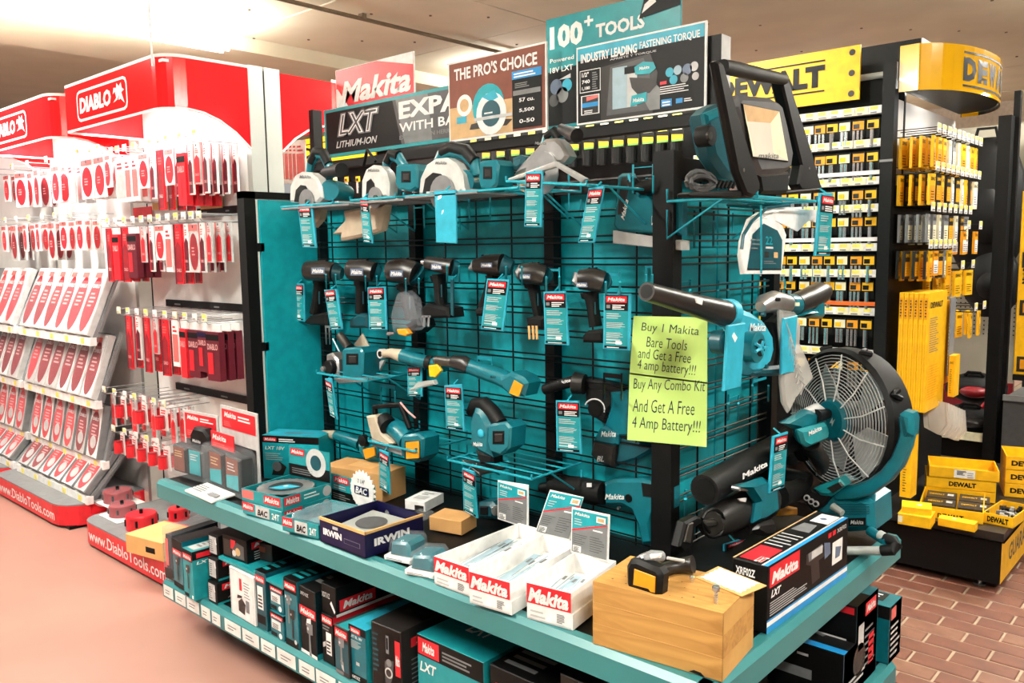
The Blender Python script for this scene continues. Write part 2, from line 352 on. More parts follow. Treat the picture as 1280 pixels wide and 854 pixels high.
# sign frame
SY = 1.98
p0, p1 = P(540, 182.8, Y=SY), P(880, 144.8, Y=SY); bz = (p0.z+p1.z)/2
b = MB(); b.box((-1.10, SY-.02, 1.5), (-1.045, SY+.03, P(890, 47, Y=SY).z), 'black'); gp(b, 'sign_post', smooth=False)
b = MB(); b.box((-1.046, SY-.019, 1.55), (-1.0445, SY+.029, P(890, 47, Y=SY).z), 'light_grey'); gp(b, 'post_face', 'pale inner face of the sign post', smooth=False)
sx0 = P(394, 200, Y=SY).x
b = MB(); b.box((sx0, SY-.02, bz-.03), (-1.08, SY+.02, bz), 'black'); gp(b, 'sign_rail', smooth=False)
b = MB(); b.box((sx0, SY-.022, bz-.02), (sx0+.028, SY+.02, P(395, 138, Y=SY).z), 'black'); gp(b, 'sign_post', smooth=False)
b = MB(); b.box((sx0+.0, SY+.0, .2), (sx0+.03, SY+.03, bz), 'black'); gp(b, 'upright', smooth=False)
# ---- signs standing in the rail
def sign(name, label, px0, py0, px1, py1, ptop, Y, spec, edge='white', th=.006, e=.012, base='black'):
    a = P(px0, py0, Y=Y); c = P(px1, py1, Y=Y); top = P(px0, ptop, Y=Y).z; w, h = c.x-a.x, top-a.z
    t = thing(name, label, 'sign', (a.x, Y, a.z))
    b = MB(); b.box((0, 0, 0), (w, th, h), edge); b.build('board', t, False)
    f = Face(MB(), (e, 0, e), (w-2*e, 0, 0), (0, 0, h-2*e)); f.r(0, 0, 1, 1, base, .4); f.spec(spec); f.b.build('print', t, False); return t
sign('brand_header', 'long dark header board with grey letters and a teal border', 407, 198, 620, 166, 138, SY-.025, [
    ('p', [(.5, 0), (.8, 0), (.8, 1), (.45, 1)], 'dark_grey', 2), ('p', [(.52, 0), (.68, 0), (.66, 1), (.47, 1)], 'grey', 3),
    ('t', 'LXT', .08, .38, .37, .93, 'grey', 4, .25, .08), ('t', 'LXT', .092, .41, .358, .9, 'white', 5, .25, .035), ('t', 'LXT', .1, .43, .35, .88, 'dark_grey', 6, .25, -.005), ('t', 'LITHIUM-ION', .07, .12, .35, .28, 'light_grey', 4, .3, .02),
    ('t', 'EXPAND', .49, .55, 1.06, .93, 'white', 5, 0, .04), ('t', 'WITH BARE', .49, .26, .89, .46, 'white', 5, 0, .02), ('t', 'EXPANDE CON HERRAMIENTAS', .49, .1, .92, .19, 'grey', 5)], 'teal_deck', .012, .012)
sign('brand_sign', 'red and white sign with white italic lettering above the dark header', 421, 136, 518, 112, 88, SY+.012, [
    ('r', 0, 0, 1, 1, 'red', 1), ('p', [(.55, 1), (1, 1), (1, .7)], 'white', 2), ('p', [(0, 0), (.16, 0), (.02, .5), (0, .5)], 'white', 2), ('t', 'Makita', .06, .06, .97, .66, 'white', 3, .25, .035)], 'white', .006, .002, 'red')
sign('photo_sign', 'white-bordered brown poster of a circular saw on boards', 562, 178, 684, 163.5, 79, SY-.04, [
    ('r', 0, 0, 1, 1, 'brown_photo', 1), ('r', 0, 0, .68, .42, 'tan_photo', 2), ('p', [(0, .42), (.68, .42), (.68, .5), (0, .75)], 'brown_photo', 2), ('t', 'THE PRO\'S CHOICE', .06, .77, .93, .93, 'white', 4, 0, .03),
    ('r', .68, .03, .97, .74, 'black', 3), ('r', .68, .64, .97, .74, 'blue', 4), ('lines', .7, .66, .95, .73, 2, 'white', 5), ('r', .69, .44, .96, .5, 'grey', 4), ('lines', .71, .53, .9, .6, 3, 'grey', 5), ('t', '57 cu.', .75, .35, .9, .4, 'white', 5), ('t', '5,500', .75, .22, .9, .27, 'white', 5), ('t', '0-50', .75, .09, .9, .14, 'white', 5),
    ('p', [(.22, .1), (.62, .09), (.68, .16), (.45, .2), (.24, .17)], 'charcoal', 3), ('disc', .43, .37, .17, 'teal', 4), ('disc', .46, .27, .16, 'white', 4.5), ('disc', .46, .27, .1, 'teal_dark', 6), ('lines', .39, .27, .53, .32, 1, 'white', 6.5, .4), ('r', .28, .2, .68, .24, 'light_grey', 7), ('disc', .44, .18, .11, 'light_grey', 4.2), ('p', [(.36, .5), (.5, .56), (.54, .46), (.46, .42)], 'teal_light', 5),
    ('disc', .17, .43, .085, 'white', 4), ('disc', .17, .43, .05, 'tan_photo', 5), ('r', .08, .2, .19, .29, 'teal_light', 4)], 'white', .006, .006)
sign('photo_sign', 'teal poster partly hidden behind the black wrench poster', 684, 163, 850, 144, 25, SY+.02, [
    ('r', 0, 0, 1, 1, 'teal_deck', 1), ('p', [(0, .03), (1, .03), (1, .62), (0, .52)], 'black', 2), ('t', '100', .03, .72, .3, .93, 'white', 3, 0, .05), ('t', '+', .31, .86, .38, .95, 'white', 3, 0, .03), ('t', 'TOOLS', .4, .74, .76, .86, 'white', 3, 0, .04), ('t', 'Powered by', .03, .59, .3, .64, 'white', 3, 0, .02), ('t', '18V LXT', .03, .51, .22, .56, 'white', 3, 0, .02),
    ('p', [(.72, .82), (1, .86), (1, 1), (.76, 1)], 'black', 4), ('p', [(.74, .86), (.84, .93), (.82, .98), (.76, .93)], 'white', 5), ('disc', .08, .38, .05, 'grey_blue', 3), ('disc', .13, .3, .05, 'grey', 3), ('disc', .17, .38, .04, 'teal_light', 3), ('disc', .06, .26, .04, 'dark_grey', 3), ('p', [(.1, .44), (.2, .48), (.2, .44)], 'light_grey', 3)], 'teal_deck', .006, .001)
sign('photo_sign', 'black poster of a wrench tool with blue banner beside the sign post', 721, 157, 882, 138, 60, SY-.035, [
    ('r', 0, 0, 1, 1, 'black', 1), ('r', 0, .84, 1, 1, 'teal_light', 2), ('t', 'INDUSTRY LEADING', .03, .8, .5, .92, 'white', 4, 0, .04), ('t', 'FASTENING TORQUE', .52, .82, .97, .93, 'white', 4), ('t', 'APRIETE Y TORQUE', .28, .76, .65, .79, 'light_grey', 4),
    ('p', [(.2, 0), (.62, 0), (.66, .5), (.6, .76), (.2, .7)], 'charcoal', 2), ('p', [(.25, .05), (.6, .05), (.6, .5), (.55, .72), (.28, .68)], 'dark_grey', 2.5), ('r', .3, .12, .42, .66, 'sky_photo', 3), ('p', [(.42, .12), (.5, .12), (.5, .6), (.42, .64)], 'light_grey', 3), ('p', [(.6, .04), (.68, .04), (.68, .3), (.62, .42), (.55, .2)], 'grey', 4),
    ('p', [(.44, .5), (.62, .44), (.66, .36), (.6, .26), (.5, .28), (.46, .36)], 'charcoal', 5), ('p', [(.49, .52), (.6, .5), (.65, .56), (.63, .64), (.55, .67), (.48, .62)], 'teal', 6), ('t', 'Makita', .52, .57, .6, .61, 'white', 7, .2), ('r', .4, .55, .5, .64, 'black', 5), ('p', [(.45, .12), (.58, .16), (.58, .28), (.46, .26)], 'teal', 6), ('t', 'Makita', .47, .17, .56, .22, 'white', 7, .2),
    ('r', .02, .4, .2, .7, 'white', 3), ('r', .025, .41, .195, .69, 'black', 4), ('t', '1/2"', .04, .61, .1, .67, 'white', 5, 0, .03), ('t', '740', .04, .52, .11, .57, 'white', 5, 0, .03), ('t', '1,180', .04, .43, .11, .48, 'white', 5, 0, .03), ('lines', .13, .43, .18, .67, 8, 'grey', 5),
    ('r', .03, .1, .19, .36, 'white', 3), ('r', .04, .11, .18, .35, 'charcoal', 4), ('r', .04, .2, .18, .26, 'blue', 5), ('p', [(.08, .28), (.18, .31), (.18, .35), (.08, .34)], 'salmon', 5), ('lines', .06, .12, .16, .17, 2, 'white', 5),
    ('disc', .75, .48, .03, 'teal_light', 3), ('disc', .81, .49, .03, 'sky_photo', 3), ('disc', .88, .48, .035, 'grey_blue', 3), ('disc', .93, .5, .03, 'light_grey', 3), ('disc', .78, .38, .03, 'teal_light', 3), ('disc', .86, .38, .03, 'grey', 3), ('disc', .94, .38, .025, 'light_grey', 3),
    ('r', .68, .34, .73, .38, 'red', 4), ('lines', .68, .22, .95, .33, 4, 'white', 4, .4), ('r', .69, .06, .77, .15, 'blue', 4), ('lines', .7, .07, .76, .14, 2, 'white', 5), ('r', .8, .08, .85, .14, 'blue', 4), ('lines', .86, .09, .93, .14, 2, 'white', 4)], 'white', .006, .005)
# ---------------------------------------------------------------- the red blade display (three sections side by side)
CY, CB = 1.5, 1.85
def arc(cx, cy, r, a0, a1, n=6): return [(cx+r*math.cos(math.radians(a0+(a1-a0)*i/n)), cy+r*math.sin(math.radians(a0+(a1-a0)*i/n))) for i in range(n+1)]
def wall_strip(b, path, z0, z1, m, th=.008):
    for (x0, y0), (x1, y1) in zip(path, path[1:]): b.quad([(x0, y0, z0), (x1, y1, z0), (x1, y1, z1), (x0, y0, z1)], m)
def red_section(X0, X1, label, hooks, bx0, bx1):
    g = thing('blade_display', label, 'display rack', ((X0+X1)/2, 1.6, 0)); O = -Vector(g.location)
    def fin(b, nm, sub=None, lab=None, smooth=True):
        o = b.build(nm, sub or g, smooth)
        if not sub: o.location = O
        if lab: o['label'] = lab
        return o
    R = .09
    path = [(X0, CB), (X0, CY+.02)] + [(X0+.02, CY)] + [(X1-R, CY)] + arc(X1-R, CY+R, R, -90, 0)
    b = MB(); wall_strip(b, path, 1.876, 2.06, 'red_gloss')
    side = [(1.59, 1.876), (1.654, 1.868), (1.719, 1.845), (1.785, 1.805), (1.848, 1.748), (1.848, 2.062), (1.59, 2.06)]
    b.prism([(X1, y, z) for y, z in side], NX, .008, 'red_gloss')
    can = fin(b, 'canopy', lab='glossy red curved canopy')
    b = MB(); wall_strip(b, path + [(X1, 1.85)], 2.06, 2.072, 'white')
    b.sweep([(X1+.001, y, z-.004) for y, z in side[:5]], .005, 'white', 6); wall_strip(b, path, 1.866, 1.876, 'white'); fin(b, 'canopy_trim', can)
    b = MB(); b.box((X0+.01, CY+.01, 2.04), (X1-.02, CB, 2.05), 'white'); b.box((X0+.02, CY+.03, 1.90), (X1-.06, CY+.09, 1.935), 'white'); fin(b, 'canopy_lining', can)
    b = MB(); b.cyl((X0+.05, CY+.12, 1.93), (X1-.1, CY+.12, 1.93), .013, 'tube_cool', n=8); fin(b, 'canopy_tube', can)
    u0, u1 = X0+.17*(X1-R-X0), X0+.75*(X1-R-X0)
    f = Face(MB(), (u0, CY-.001, 1.899), (u1-u0, 0, 0), (0, 0, .13))
    rr = lambda x0, y0, x1, y1, q, qv: [(x0+q, y0), (x1-q, y0), (x1-q*.3, y0+qv*.3), (x1, y0+qv), (x1, y1-qv), (x1-q*.3, y1-qv*.3), (x1-q, y1), (x0+q, y1), (x0+q*.3, y1-qv*.3), (x0, y1-qv), (x0, y0+qv), (x0+q*.3, y0+qv*.3)]
    f.p(rr(0, 0, 1, 1, .06, .2), 'white'); f.p(rr(.02, .08, .98, .92, .05, .16), 'red_gloss', 2); f.t('DIABLO', .06, .25, .7, .76, 'white', 3, .08, .05)
    f.p([(.74, .3), (.8, .42), (.78, .62), (.74, .56), (.76, .74), (.81, .72), (.82, .86), (.86, .74), (.9, .84), (.91, .68), (.95, .6), (.9, .54), (.92, .4), (.95, .2), (.88, .36), (.84, .34), (.86, .5), (.82, .36)], 'white', 3)
    fin(f.b, 'canopy_logo', can)
    # base
    R2 = .15
    bp = [(bx0, 1.84), (bx0, 1.43+.09)] + arc(bx0+.09, 1.43+.09, .09, 180, 270, 4) + arc(bx1-R2, 1.43+R2, R2, -90, -10, 4) + [(bx1, 1.62), (bx1-.05, 1.84)]
    b = MB(); wall_strip(b, bp, .014, .112, 'red'); fin(b, 'base_fascia', lab='red base fascia with white web address')
    b = MB(); b.quad([(x, y, .112) for x, y in bp], 'grey_blue'); wall_strip(b, [(x+(.0 if x < bx1-.01 else 0), y) for x, y in bp], .1121, .118, 'grey'); b.quad([(x, y, .1185) for x, y in bp], 'grey'); fin(b, 'base_top')
    b = MB(); b.box((bx0+.03, 1.46, 0), (bx1-.03, 1.84, .016), 'black'); fin(b, 'base_kick')
    f = Face(MB(), (bx0+.09, 1.429, .02), (bx1-bx0-.19, 0, 0), (0, 0, .085)); f.t('www.DiabloTools.com', .0, .18, .97, .8, 'white', 1, 0, .012); fin(f.b, 'base_lettering')
    b = MB(); b.box((X0, CB, .1), (X1-.036, CB+.02, 2.05), 'peg'); bk = fin(b, 'back_panel')
    b = MB()
    for x in (X1-.032,): b.box((x, CB-.0, .05), (X1, CB+.066, 2.075), 'alum'); b.box((x, CB+.074, .05), (X1, CB+.145, 2.075), 'alum')
    fin(b, 'upright', lab='brushed metal double upright', smooth=False)
    b = MB(); b.box((X1-.03, CB+.066, .05), (X1-.004, CB+.074, 2.06), 'black'); fin(b, 'upright_gap', smooth=False)
    # mirrored canopy on the far side
    b = MB(); b.prism([(X1, 2*1.922-y, z) for y, z in side], NX, .008, 'red_gloss'); m2 = [(x, 2*1.922-y) for x, y in path]
    wall_strip(b, m2, 1.876, 2.06, 'red_gloss'); c2 = fin(b, 'canopy', lab='glossy red canopy on the far side')
    b = MB(); b.sweep([(X1+.001, 2*1.922-y, z-.004) for y, z in side[:5]], .005, 'white', 6); wall_strip(b, m2 + [], 2.06, 2.072, 'white'); fin(b, 'canopy_trim', c2)
    if hooks:
        for z, x0 in ((1.507, X1-.45), (1.095, X0+.15), (.70, X0+.2)):
            f = Face(MB(), (x0, CB-.012, z-.016), (X1-.04-x0, 0, 0), (0, 0, .032)); f.b.box((x0, CB-.012, z-.016), (X1-.035, CB, z+.016), 'black'); f.lines(.12, .3, .22, .7, 1, 'grey'); f.lines(.6, .3, .7, .7, 1, 'grey'); fin(f.b, 'rail_label', smooth=False)
    else:
        for (ya, za, yb, zb) in TILT:
            b = MB(); b.prism([(X0, ya, za), (X0, yb, zb), (X0, yb+.01, zb-.004), (X0, ya+.012, za-.012)], (-1, 0, 0), X1-X0, 'grey'); sh = fin(b, 'tilted_shelf', smooth=False)
            b = MB(); b.box((X0, ya-.012, za-.03), (X1, ya+.004, za+.012), 'white'); fin(b, 'shelf_lip', sh, smooth=False)
            for i in range(5): x = X1-.1-i*.2; b = MB(); b.box((x, ya-.014, za-.022), (x+.035, ya-.0122, za+.004), 'pale_yellow'); fin(b, 'price_ticket', sh, smooth=False)
            b = MB(); b.box((X1-.004, ya-.01, za-.03), (X1+.004, ya+.02, za+.01), 'white'); b.prism([(X1+.003, ya-.005, za-.02), (X1+.003, yb, zb+.02), (X1+.003, yb+.02, zb), (X1+.003, ya+.02, za-.03)], NX, .004, 'clear'); fin(b, 'end_plate', sh)
    return g
TILT = [(1.61, .918, 1.767, 1.25), (1.616, .607, 1.745, .93), (1.63, .302, 1.70, .58), (1.545, .145, 1.72, .33)]
red_section(-4.02, -3.07, 'red blade rack with hooked packs below a curved canopy beside the teal display', True, -3.99, -3.02)
red_section(-5.16, -4.18, 'red blade rack with tilted shelves of large blade packs left of the hooked section', False, -5.22, -4.19)
red_section(-6.3, -5.22, 'red blade rack cut by the left photo edge, farthest left of three', False, -6.36, -5.28)
# ---- packs on hooks
def pk_oval(w=.085, h=.15, m='red', body='white'):
    b = MB(); b.box((-w/2, -.004, -h), (w/2, .004, 0), body); f = Face(b, (-w/2, -.0045, -h), (w, 0, 0), (0, 0, h))
    f.disc(.5, .42, .42, m, 1, 16, .38); f.lines(.3, .35, .7, .55, 3, 'pink', 2, .4); f.r(.05, .84, .95, .97, 'salmon', 1); f.disc(.5, .93, .07, 'dark_grey', 2, 8); return b
def pk_strip(w=.04, h=.2, m='maroon', band='red', body='white'):
    b = MB(); b.box((-w/2, -.004, -h), (w/2, .004, 0), body); f = Face(b, (-w/2, -.0045, -h), (w, 0, 0), (0, 0, h))
    f.p([(.1, .03), (.9, .03), (.9, .62), (.5, .72), (.1, .58)], m, 1); f.r(.0, .0, .18, 1, band, 2); f.lines(.3, .76, .85, .9, 3, 'salmon', 1, .5); f.disc(.5, .95, .1, 'dark_grey', 2, 8); f.t('DIABLO', .25, .2, .85, .26, 'pink', 3); return b
def pk_box(w=.07, h=.2, m='maroon', cap='navy'):
    b = MB(); b.box((-w/2, -.014, -h), (w/2, .014, -.03), m); b.box((-w/2, -.004, -.03), (w/2, .004, 0), 'white'); f = Face(b, (-w/2, -.0145, -h), (w, 0, 0), (0, 0, h))
    f.r(0, .72, 1, .82, cap, 1); f.r(.1, .12, .5, .5, 'red', 1); f.t('DIABLO', .1, .55, .9, .66, 'pink', 2); return b
def pk_hole(w=.055, h=.11):
    b = MB(); b.box((-w/2, -.002, -h), (w/2, .002, 0), 'white'); b.cyl((0, -.022, -h*.9), (0, -.022, -h*.4), .02, 'red', n=12); b.cyl((0, -.022, -h*.4), (0, -.022, -h*.36), .02, 'deep_red', n=12)
    f = Face(b, (-w/2, -.0025, -h), (w, 0, 0), (0, 0, h)); f.lines(.15, .7, .85, .9, 2, 'red'); return b
def pk_plain(w=.1, h=.2, m='light_grey', m2='pink'):
    b = MB(); b.box((-w/2, -.004, -h), (w/2, .004, 0), m); f = Face(b, (-w/2, -.0045, -h), (w, 0, 0), (0, 0, h)); f.r(.1, .1, .9, .7, m2, 1); f.lines(.2, .75, .8, .92, 2, 'red'); return b
PK = {'o': (pk_oval(), 'red oval card'), 'O': (pk_oval(.13, .19, 'red'), 'large red oval card'), 'd': (pk_oval(.1, .2, 'deep_red', 'light_grey'), 'dark red oval pack'),
      's': (pk_strip(), 'maroon blade card'), 'S': (pk_strip(.055, .25, 'deep_red', 'maroon', 'red'), 'tall red blade card'), 'b': (pk_box(), 'maroon boxed pack'), 'B': (pk_box(.085, .23, 'maroon', 'black'), 'large maroon boxed pack'),
      'k': (pk_box(.06, .24, 'red', 'black'), 'red and black box'), 'h': (pk_hole(), 'red hole saw card'), 'p': (pk_plain(), 'pale pink pack'), 'P': (pk_plain(.06, .2, 'white', 'salmon'), 'white salmon pack'), 'w': (pk_strip(.045, .16, 'red', 'salmon', 'light_grey'), 'short red blade card')}
_pm = {}
FRB = ['front', 'second from front', 'third from front', 'rear']
def hang(nm, key, loc, label, group, rz=0, cat='blade pack'):
    if key not in _pm: o = PK[key][0].build(nm, None, False); _pm[key] = o
    else: o = _pm[key].copy(); COL.objects.link(o)
    o.location = loc; o.rotation_euler = (0, 0, rz); return tag(o, label, cat, group)
def hook_row(rown, where, xs, z, codes, y0=CB, L=.2, n=3, tags=True):
    lim = -3.125
    if max(xs) > lim: xs = [xs[0]+(x-xs[0])*(lim-xs[0])/(max(xs)-xs[0]) for x in xs]
    for i, x in enumerate(xs):
        c = codes[i % len(codes)]; od = ORD[i]
        lab = f'wire peg hook, {od} from left, {rown}, red display'
        b = MB(); b.wire([(0, 0, 0), (0, -L, .0), (0, -L-.01, .012)], .0022, 'wire_grey', 5); b.wire([(0, 0, .03), (0, -L-.01, .03)], .0018, 'wire_grey', 5)
        t = thing('peg_hook', lab, 'hook', (x, y0, z), 0, 'peg hooks of the red display'); b.build('hook_wire', t)
        if tags:
            b = MB(); b.box((-.018, -L-.014, .01), (.018, -L-.011, .04), 'white' if i % 3 else 'cream'); f = Face(b, (-.018, -L-.0145, .01), (.036, 0, 0), (0, 0, .03)); f.r(.1, .5, .9, .92, 'pale_yellow' if i % 2 else 'white', 1); f.lines(.15, .1, .85, .4, 2, 'grey'); b.build('price_tag', t, False)
        for k in range(n):
            hang('blade_pack', c, (x+random.uniform(-.004, .004), y0-L+.03+k*.042, z-.004), f'{PK[c][1]}, {FRB[k]}, {od} hook from left, {rown}, red display', f'packs on the {od} hook of {rown}', random.uniform(-.12, .12))
def xpx(pxs, py, Y): return [P(p, py, Y=Y).x for p in pxs]
Hy = CB-.18
zr = lambda py: P(220, py, Y=Hy).z
hook_row('top hook row', '', xpx((147, 158, 170, 186, 200, 214, 230, 243, 255, 267, 280, 294), 185, Hy), zr(182), 'pPPosSosksws', n=4)
hook_row('middle hook row', '', xpx((133, 146, 158, 172, 186, 200, 214, 228, 243, 257, 270, 283, 296), 280, Hy), zr(279), 'SkSBwsoPSsdsw', n=3)
hook_row('lower hook row', '', xpx((158, 172, 186, 200, 214, 230, 246, 262, 278, 294), 400, Hy), zr(400), 'SsSwSPkBbB', n=3)
hook_row('upper small row', '', xpx((140, 153, 166, 178, 190, 202, 214), 512, Hy), zr(512), 'whwhwhw', n=3)
hook_row('bottom small row', '', xpx((152, 166, 180, 193, 206), 562, Hy), zr(562), 'hhhhh', n=2)
zq = lambda py: P(60, py, Y=Hy).z
hook_row('high oval row', '', xpx((4, 22, 42, 66, 86, 106, 122, 132), 205, Hy), zq(207), 'oOdOpOOo', n=3)
hook_row('low oval row', '', xpx((2, 14, 28, 44, 61, 77, 97), 277, Hy), zq(277), 'odoodoo', n=3)
for i, (x0, x1, y0, y1) in enumerate(((192, 222, 238, 263), (252, 278, 242, 262), (168, 190, 258, 272))):
    A, B = P(x0, y1, Y=CB-.01), P(x1, y0, Y=CB-.01); b = MB(); b.box((0, -.005, 0), (B.x-A.x, 0, B.z-A.z), 'red' if i == 2 else 'kraft')
    tag(b.build('backing_card', None, False, A), ['brown backing card behind the left of top hook row', 'brown backing card above the upper black rail label', 'small red backing card left of middle hook row'][i], 'card')
# ---- large packs lying on the tilted shelves: pack > card, cover, oval_print
def tilt_pack(x, w, lev, label, first=[None]):
    ya, za, yb, zb = TILT[lev]; L = math.hypot(yb-ya, zb-za)*.93; ang = math.atan2(zb-za, yb-ya)
    t = thing('blade_pack', label, 'blade pack', (x, ya+.004, za+.012), 0, 'large blade packs on the tilted shelves'); t.rotation_euler = (ang - math.pi/2 + .04, 0, random.uniform(-.03, .03))
    dk = 'red' if (lev + int(x*37)) % 3 else 'deep_red'
    b = MB(); b.prism([(-w/2, -.03, 0), (w/2, -.03, 0), (w/2, -.03, L), (-w/2, -.03, L)], NY, .036, 'light_grey' if lev < 2 else 'grey', .003); b.build('backing_card', t, False)
    f = Face(MB(), (-w/2, -.031, 0), (w, 0, 0), (0, 0, L)); f.r(.04, .02, .96, .98, 'light_grey' if (int(x*53) % 2) else 'white', .5); f.disc(.46, .46, .43, dk, 1, 20, .42); f.disc(.5, .3, .25, 'light_grey' if lev > 1 else dk, 2, 14, .12); f.lines(.25, .42, .75, .66, 4, 'pink', 3, .45); f.t('DIABLO', .2, .7, .75, .76, 'white', 3, .1); f.r(.1, .86, .6, .94, 'salmon', 2); f.b.build('oval_print', t, False)
    b = MB(); b.prism([(-w/2+.01, -.04, .01), (w/2-.01, -.04, .01), (w/2-.01, -.04, L*.8), (-w/2+.01, -.04, L*.8)], NY, .009, 'clear', .004); b.build('clear_cover', t)
for lev, (xs0, names) in enumerate(((tuple(-4.255-.157*i for i in range(6)), 'top'), (tuple(-4.265-.157*i for i in range(6)), 'second'), (tuple(-4.28-.157*i for i in range(6)), 'third'), (tuple(-4.26-.157*i for i in range(6)), 'lowest'))):
    for i, x in enumerate(xs0): tilt_pack(x, .14, lev, f'large oval blade pack, {ORD[i]} from the right on the {names} tilted shelf')
for lev, nm in enumerate(('top', 'second', 'third', 'lowest')):
    for i in range(3): tilt_pack(-5.32-.157*i, .14, lev, f'large oval blade pack at the left photo edge, {ORD[i]} from right, {nm} tilted shelf')
# things on the right base
def hole_saw(loc, r, h, label, pin=True, pack=False):
    t = thing('hole_saw', label, 'hole saw', loc); b = MB(); b.lathe((0, 0, 0), NZ, [(0, r), (h*.86, r), (h*.9, r*1.0), (h, r*.94)], 'red' if not pack else 'deep_red', 24); b.build('cup', t)
    b = MB()
    for a in range(6): an = a*math.pi/3+.3; b.box((r*math.cos(an)-.004, r*math.sin(an)-.004, h*.3), (r*math.cos(an)+.004, r*math.sin(an)+.004, h*.75), 'black')
    b.build('slot', t, False)
    b = MB(); b.cyl((0, 0, h), (0, 0, h+.018), .008, 'black', n=10); b.build('arbor', t)
    if pack: b = MB(); b.lathe((0, 0, -.002), NZ, [(0, r*1.5), (.004, r*1.55), (.006, r*1.2), (h*1.1, r*1.1), (h*1.15, r*.9)], 'clear', 20); b.build('clear_cover', t); b = MB(); b.box((-r*1.6, -r*1.2, -.004), (r*1.8, r*1.2, -.001), 'white'); b.build('backing_card', t)
BT = .1185
a = P(172, 661, Z=BT); hole_saw((a.x, a.y+.02, BT), .066, .066, 'bright red hole saw standing bare on the grey base beside the carton')
a = P(148, 646, Z=BT); hole_saw((a.x, a.y+.02, BT+.005), .058, .05, 'red hole saw under clear plastic, nearer of two on the grey base', pack=True)
a = P(140, 629, Z=BT); hole_saw((a.x, a.y+.03, BT+.005), .066, .055, 'red hole saw under clear plastic, farther of two on the grey base', pack=True)
a = P(218, 645, Z=BT+.02); hole_saw((a.x, a.y+.02, BT), .045, .055, 'dark red hole saw behind the lower shelf end of the teal display')
carton('carton', 'open brown cardboard carton on the red base beside the teal shelf', 'box', (158, 690), (204, 703), 668, .19, BT, 'kraft', front=[('r', .55, .3, .8, .6, 'black', 1)], top=[('r', 0, .96, 1, 1, 'red', 1)])
# things seen in the far-side bay, right of the double upright
for i, px in enumerate((355, 360, 365, 370, 375, 380)):
    A = P(px, 176, Y=2.3); hang('blade_pack', 'P', (A.x, 2.28, A.z), f'slim pale pack, {ORD[i]} from the left in the far bay right of the double upright', 'packs in the far bay', .2)
# aisle lamp cord
b = MB(); q = P(193, 66, Y=1.5); b.wire([(q.x, 1.49, q.z-.05), (q.x, 1.49, 2.63)], .004, 'white', 6); tag(b.build('hanging_cord'), 'white cord hanging from the ceiling lamp to the red canopy', 'cord')
# ---------------------------------------------------------------- the yellow and black gondola behind
YY = 3.56
D = thing('tool_gondola', 'black gondola with yellow header and rows of price strips behind the teal display', 'display rack', (-2.5, 3.7, 0)); DO = -Vector(D.location)
def dp(b, nm, lab=None, sub=None, smooth=False):
    o = b.build(nm, sub or D, smooth)
    if not sub: o.location = DO
    if lab: o['label'] = lab
    return o
b = MB(); b.box((-5.3, YY+.08, .1), (-1.12, YY+.1, 2.1), 'black'); dp(b, 'back_panel')
zt = P(1108, 79, Y=3.5).z
b = MB(); b.box((-1.155, 3.48, .1), (-1.108, 3.53, zt), 'black'); dp(b, 'corner_post'); b = MB(); b.box((-1.157, 3.478, P(1110, 202, Y=3.48).z), (-1.106, 3.482, P(1110, 199, Y=3.48).z), 'grey'); dp(b, 'post_joint')
b = MB(); b.box((-5.3, 3.62, 2.0), (-1.06, 3.66, 2.135), 'black'); b.box((-1.06, 3.62, 2.0), (-1.055, 3.8, 2.135), 'light_grey'); dp(b, 'top_fascia')
b = MB(); b.cyl((-1.9, 3.55, 2.0), (-1.13, 3.55, 2.0), .013, 'alum', n=10); dp(b, 'top_bar', smooth=True)
b = MB(); b.box((-1.9, 3.57, 1.86), (-1.15, 3.58, 2.05), 'black'); dp(b, 'fascia_backing')
x0, x1 = P(880, 82, Y=3.5).x, P(1077, 56, Y=3.5).x; z0, z1 = P(1077, 124, Y=3.5).z, P(1077, 56, Y=3.5).z
b = MB(); b.box((x0, 3.49, z0), (x1, 3.5, z1), 'yellow'); hs = dp(b, 'header_board', 'yellow header board with black lettering')
f = Face(MB(), (x0, 3.489, z0), (x1-x0, 0, 0), (0, 0, z1-z0)); f.t('DEWALT', .1, .32, .8, .74, 'black', 1, 0, .06); f.r(.1, .8, .8, .83, 'black'); f.r(.1, .23, .8, .26, 'black')
for v in (.12, .5, .88): f.disc(.955, v, .018, 'charcoal')
dp(f.b, 'lettering', sub=hs)
# second yellow board at the far left end
A, B = P(367, 212, Y=3.5), P(470, 160, Y=3.5); b = MB(); b.box((A.x, 3.49, A.z), (B.x, 3.5, B.z), 'yellow'); h2 = dp(b, 'header_board', 'yellow board behind the circular saws at the left')
f = Face(MB(), (A.x, 3.489, A.z), (B.x-A.x, 0, 0), (0, 0, B.z-A.z)); f.t('DEWALT', .14, .3, .9, .7, 'black', 1, 0, .05); f.r(.14, .78, .9, .82, 'black')
for v in (.12, .5, .88): f.disc(.05, v, .02, 'charcoal')
dp(f.b, 'lettering', sub=h2)
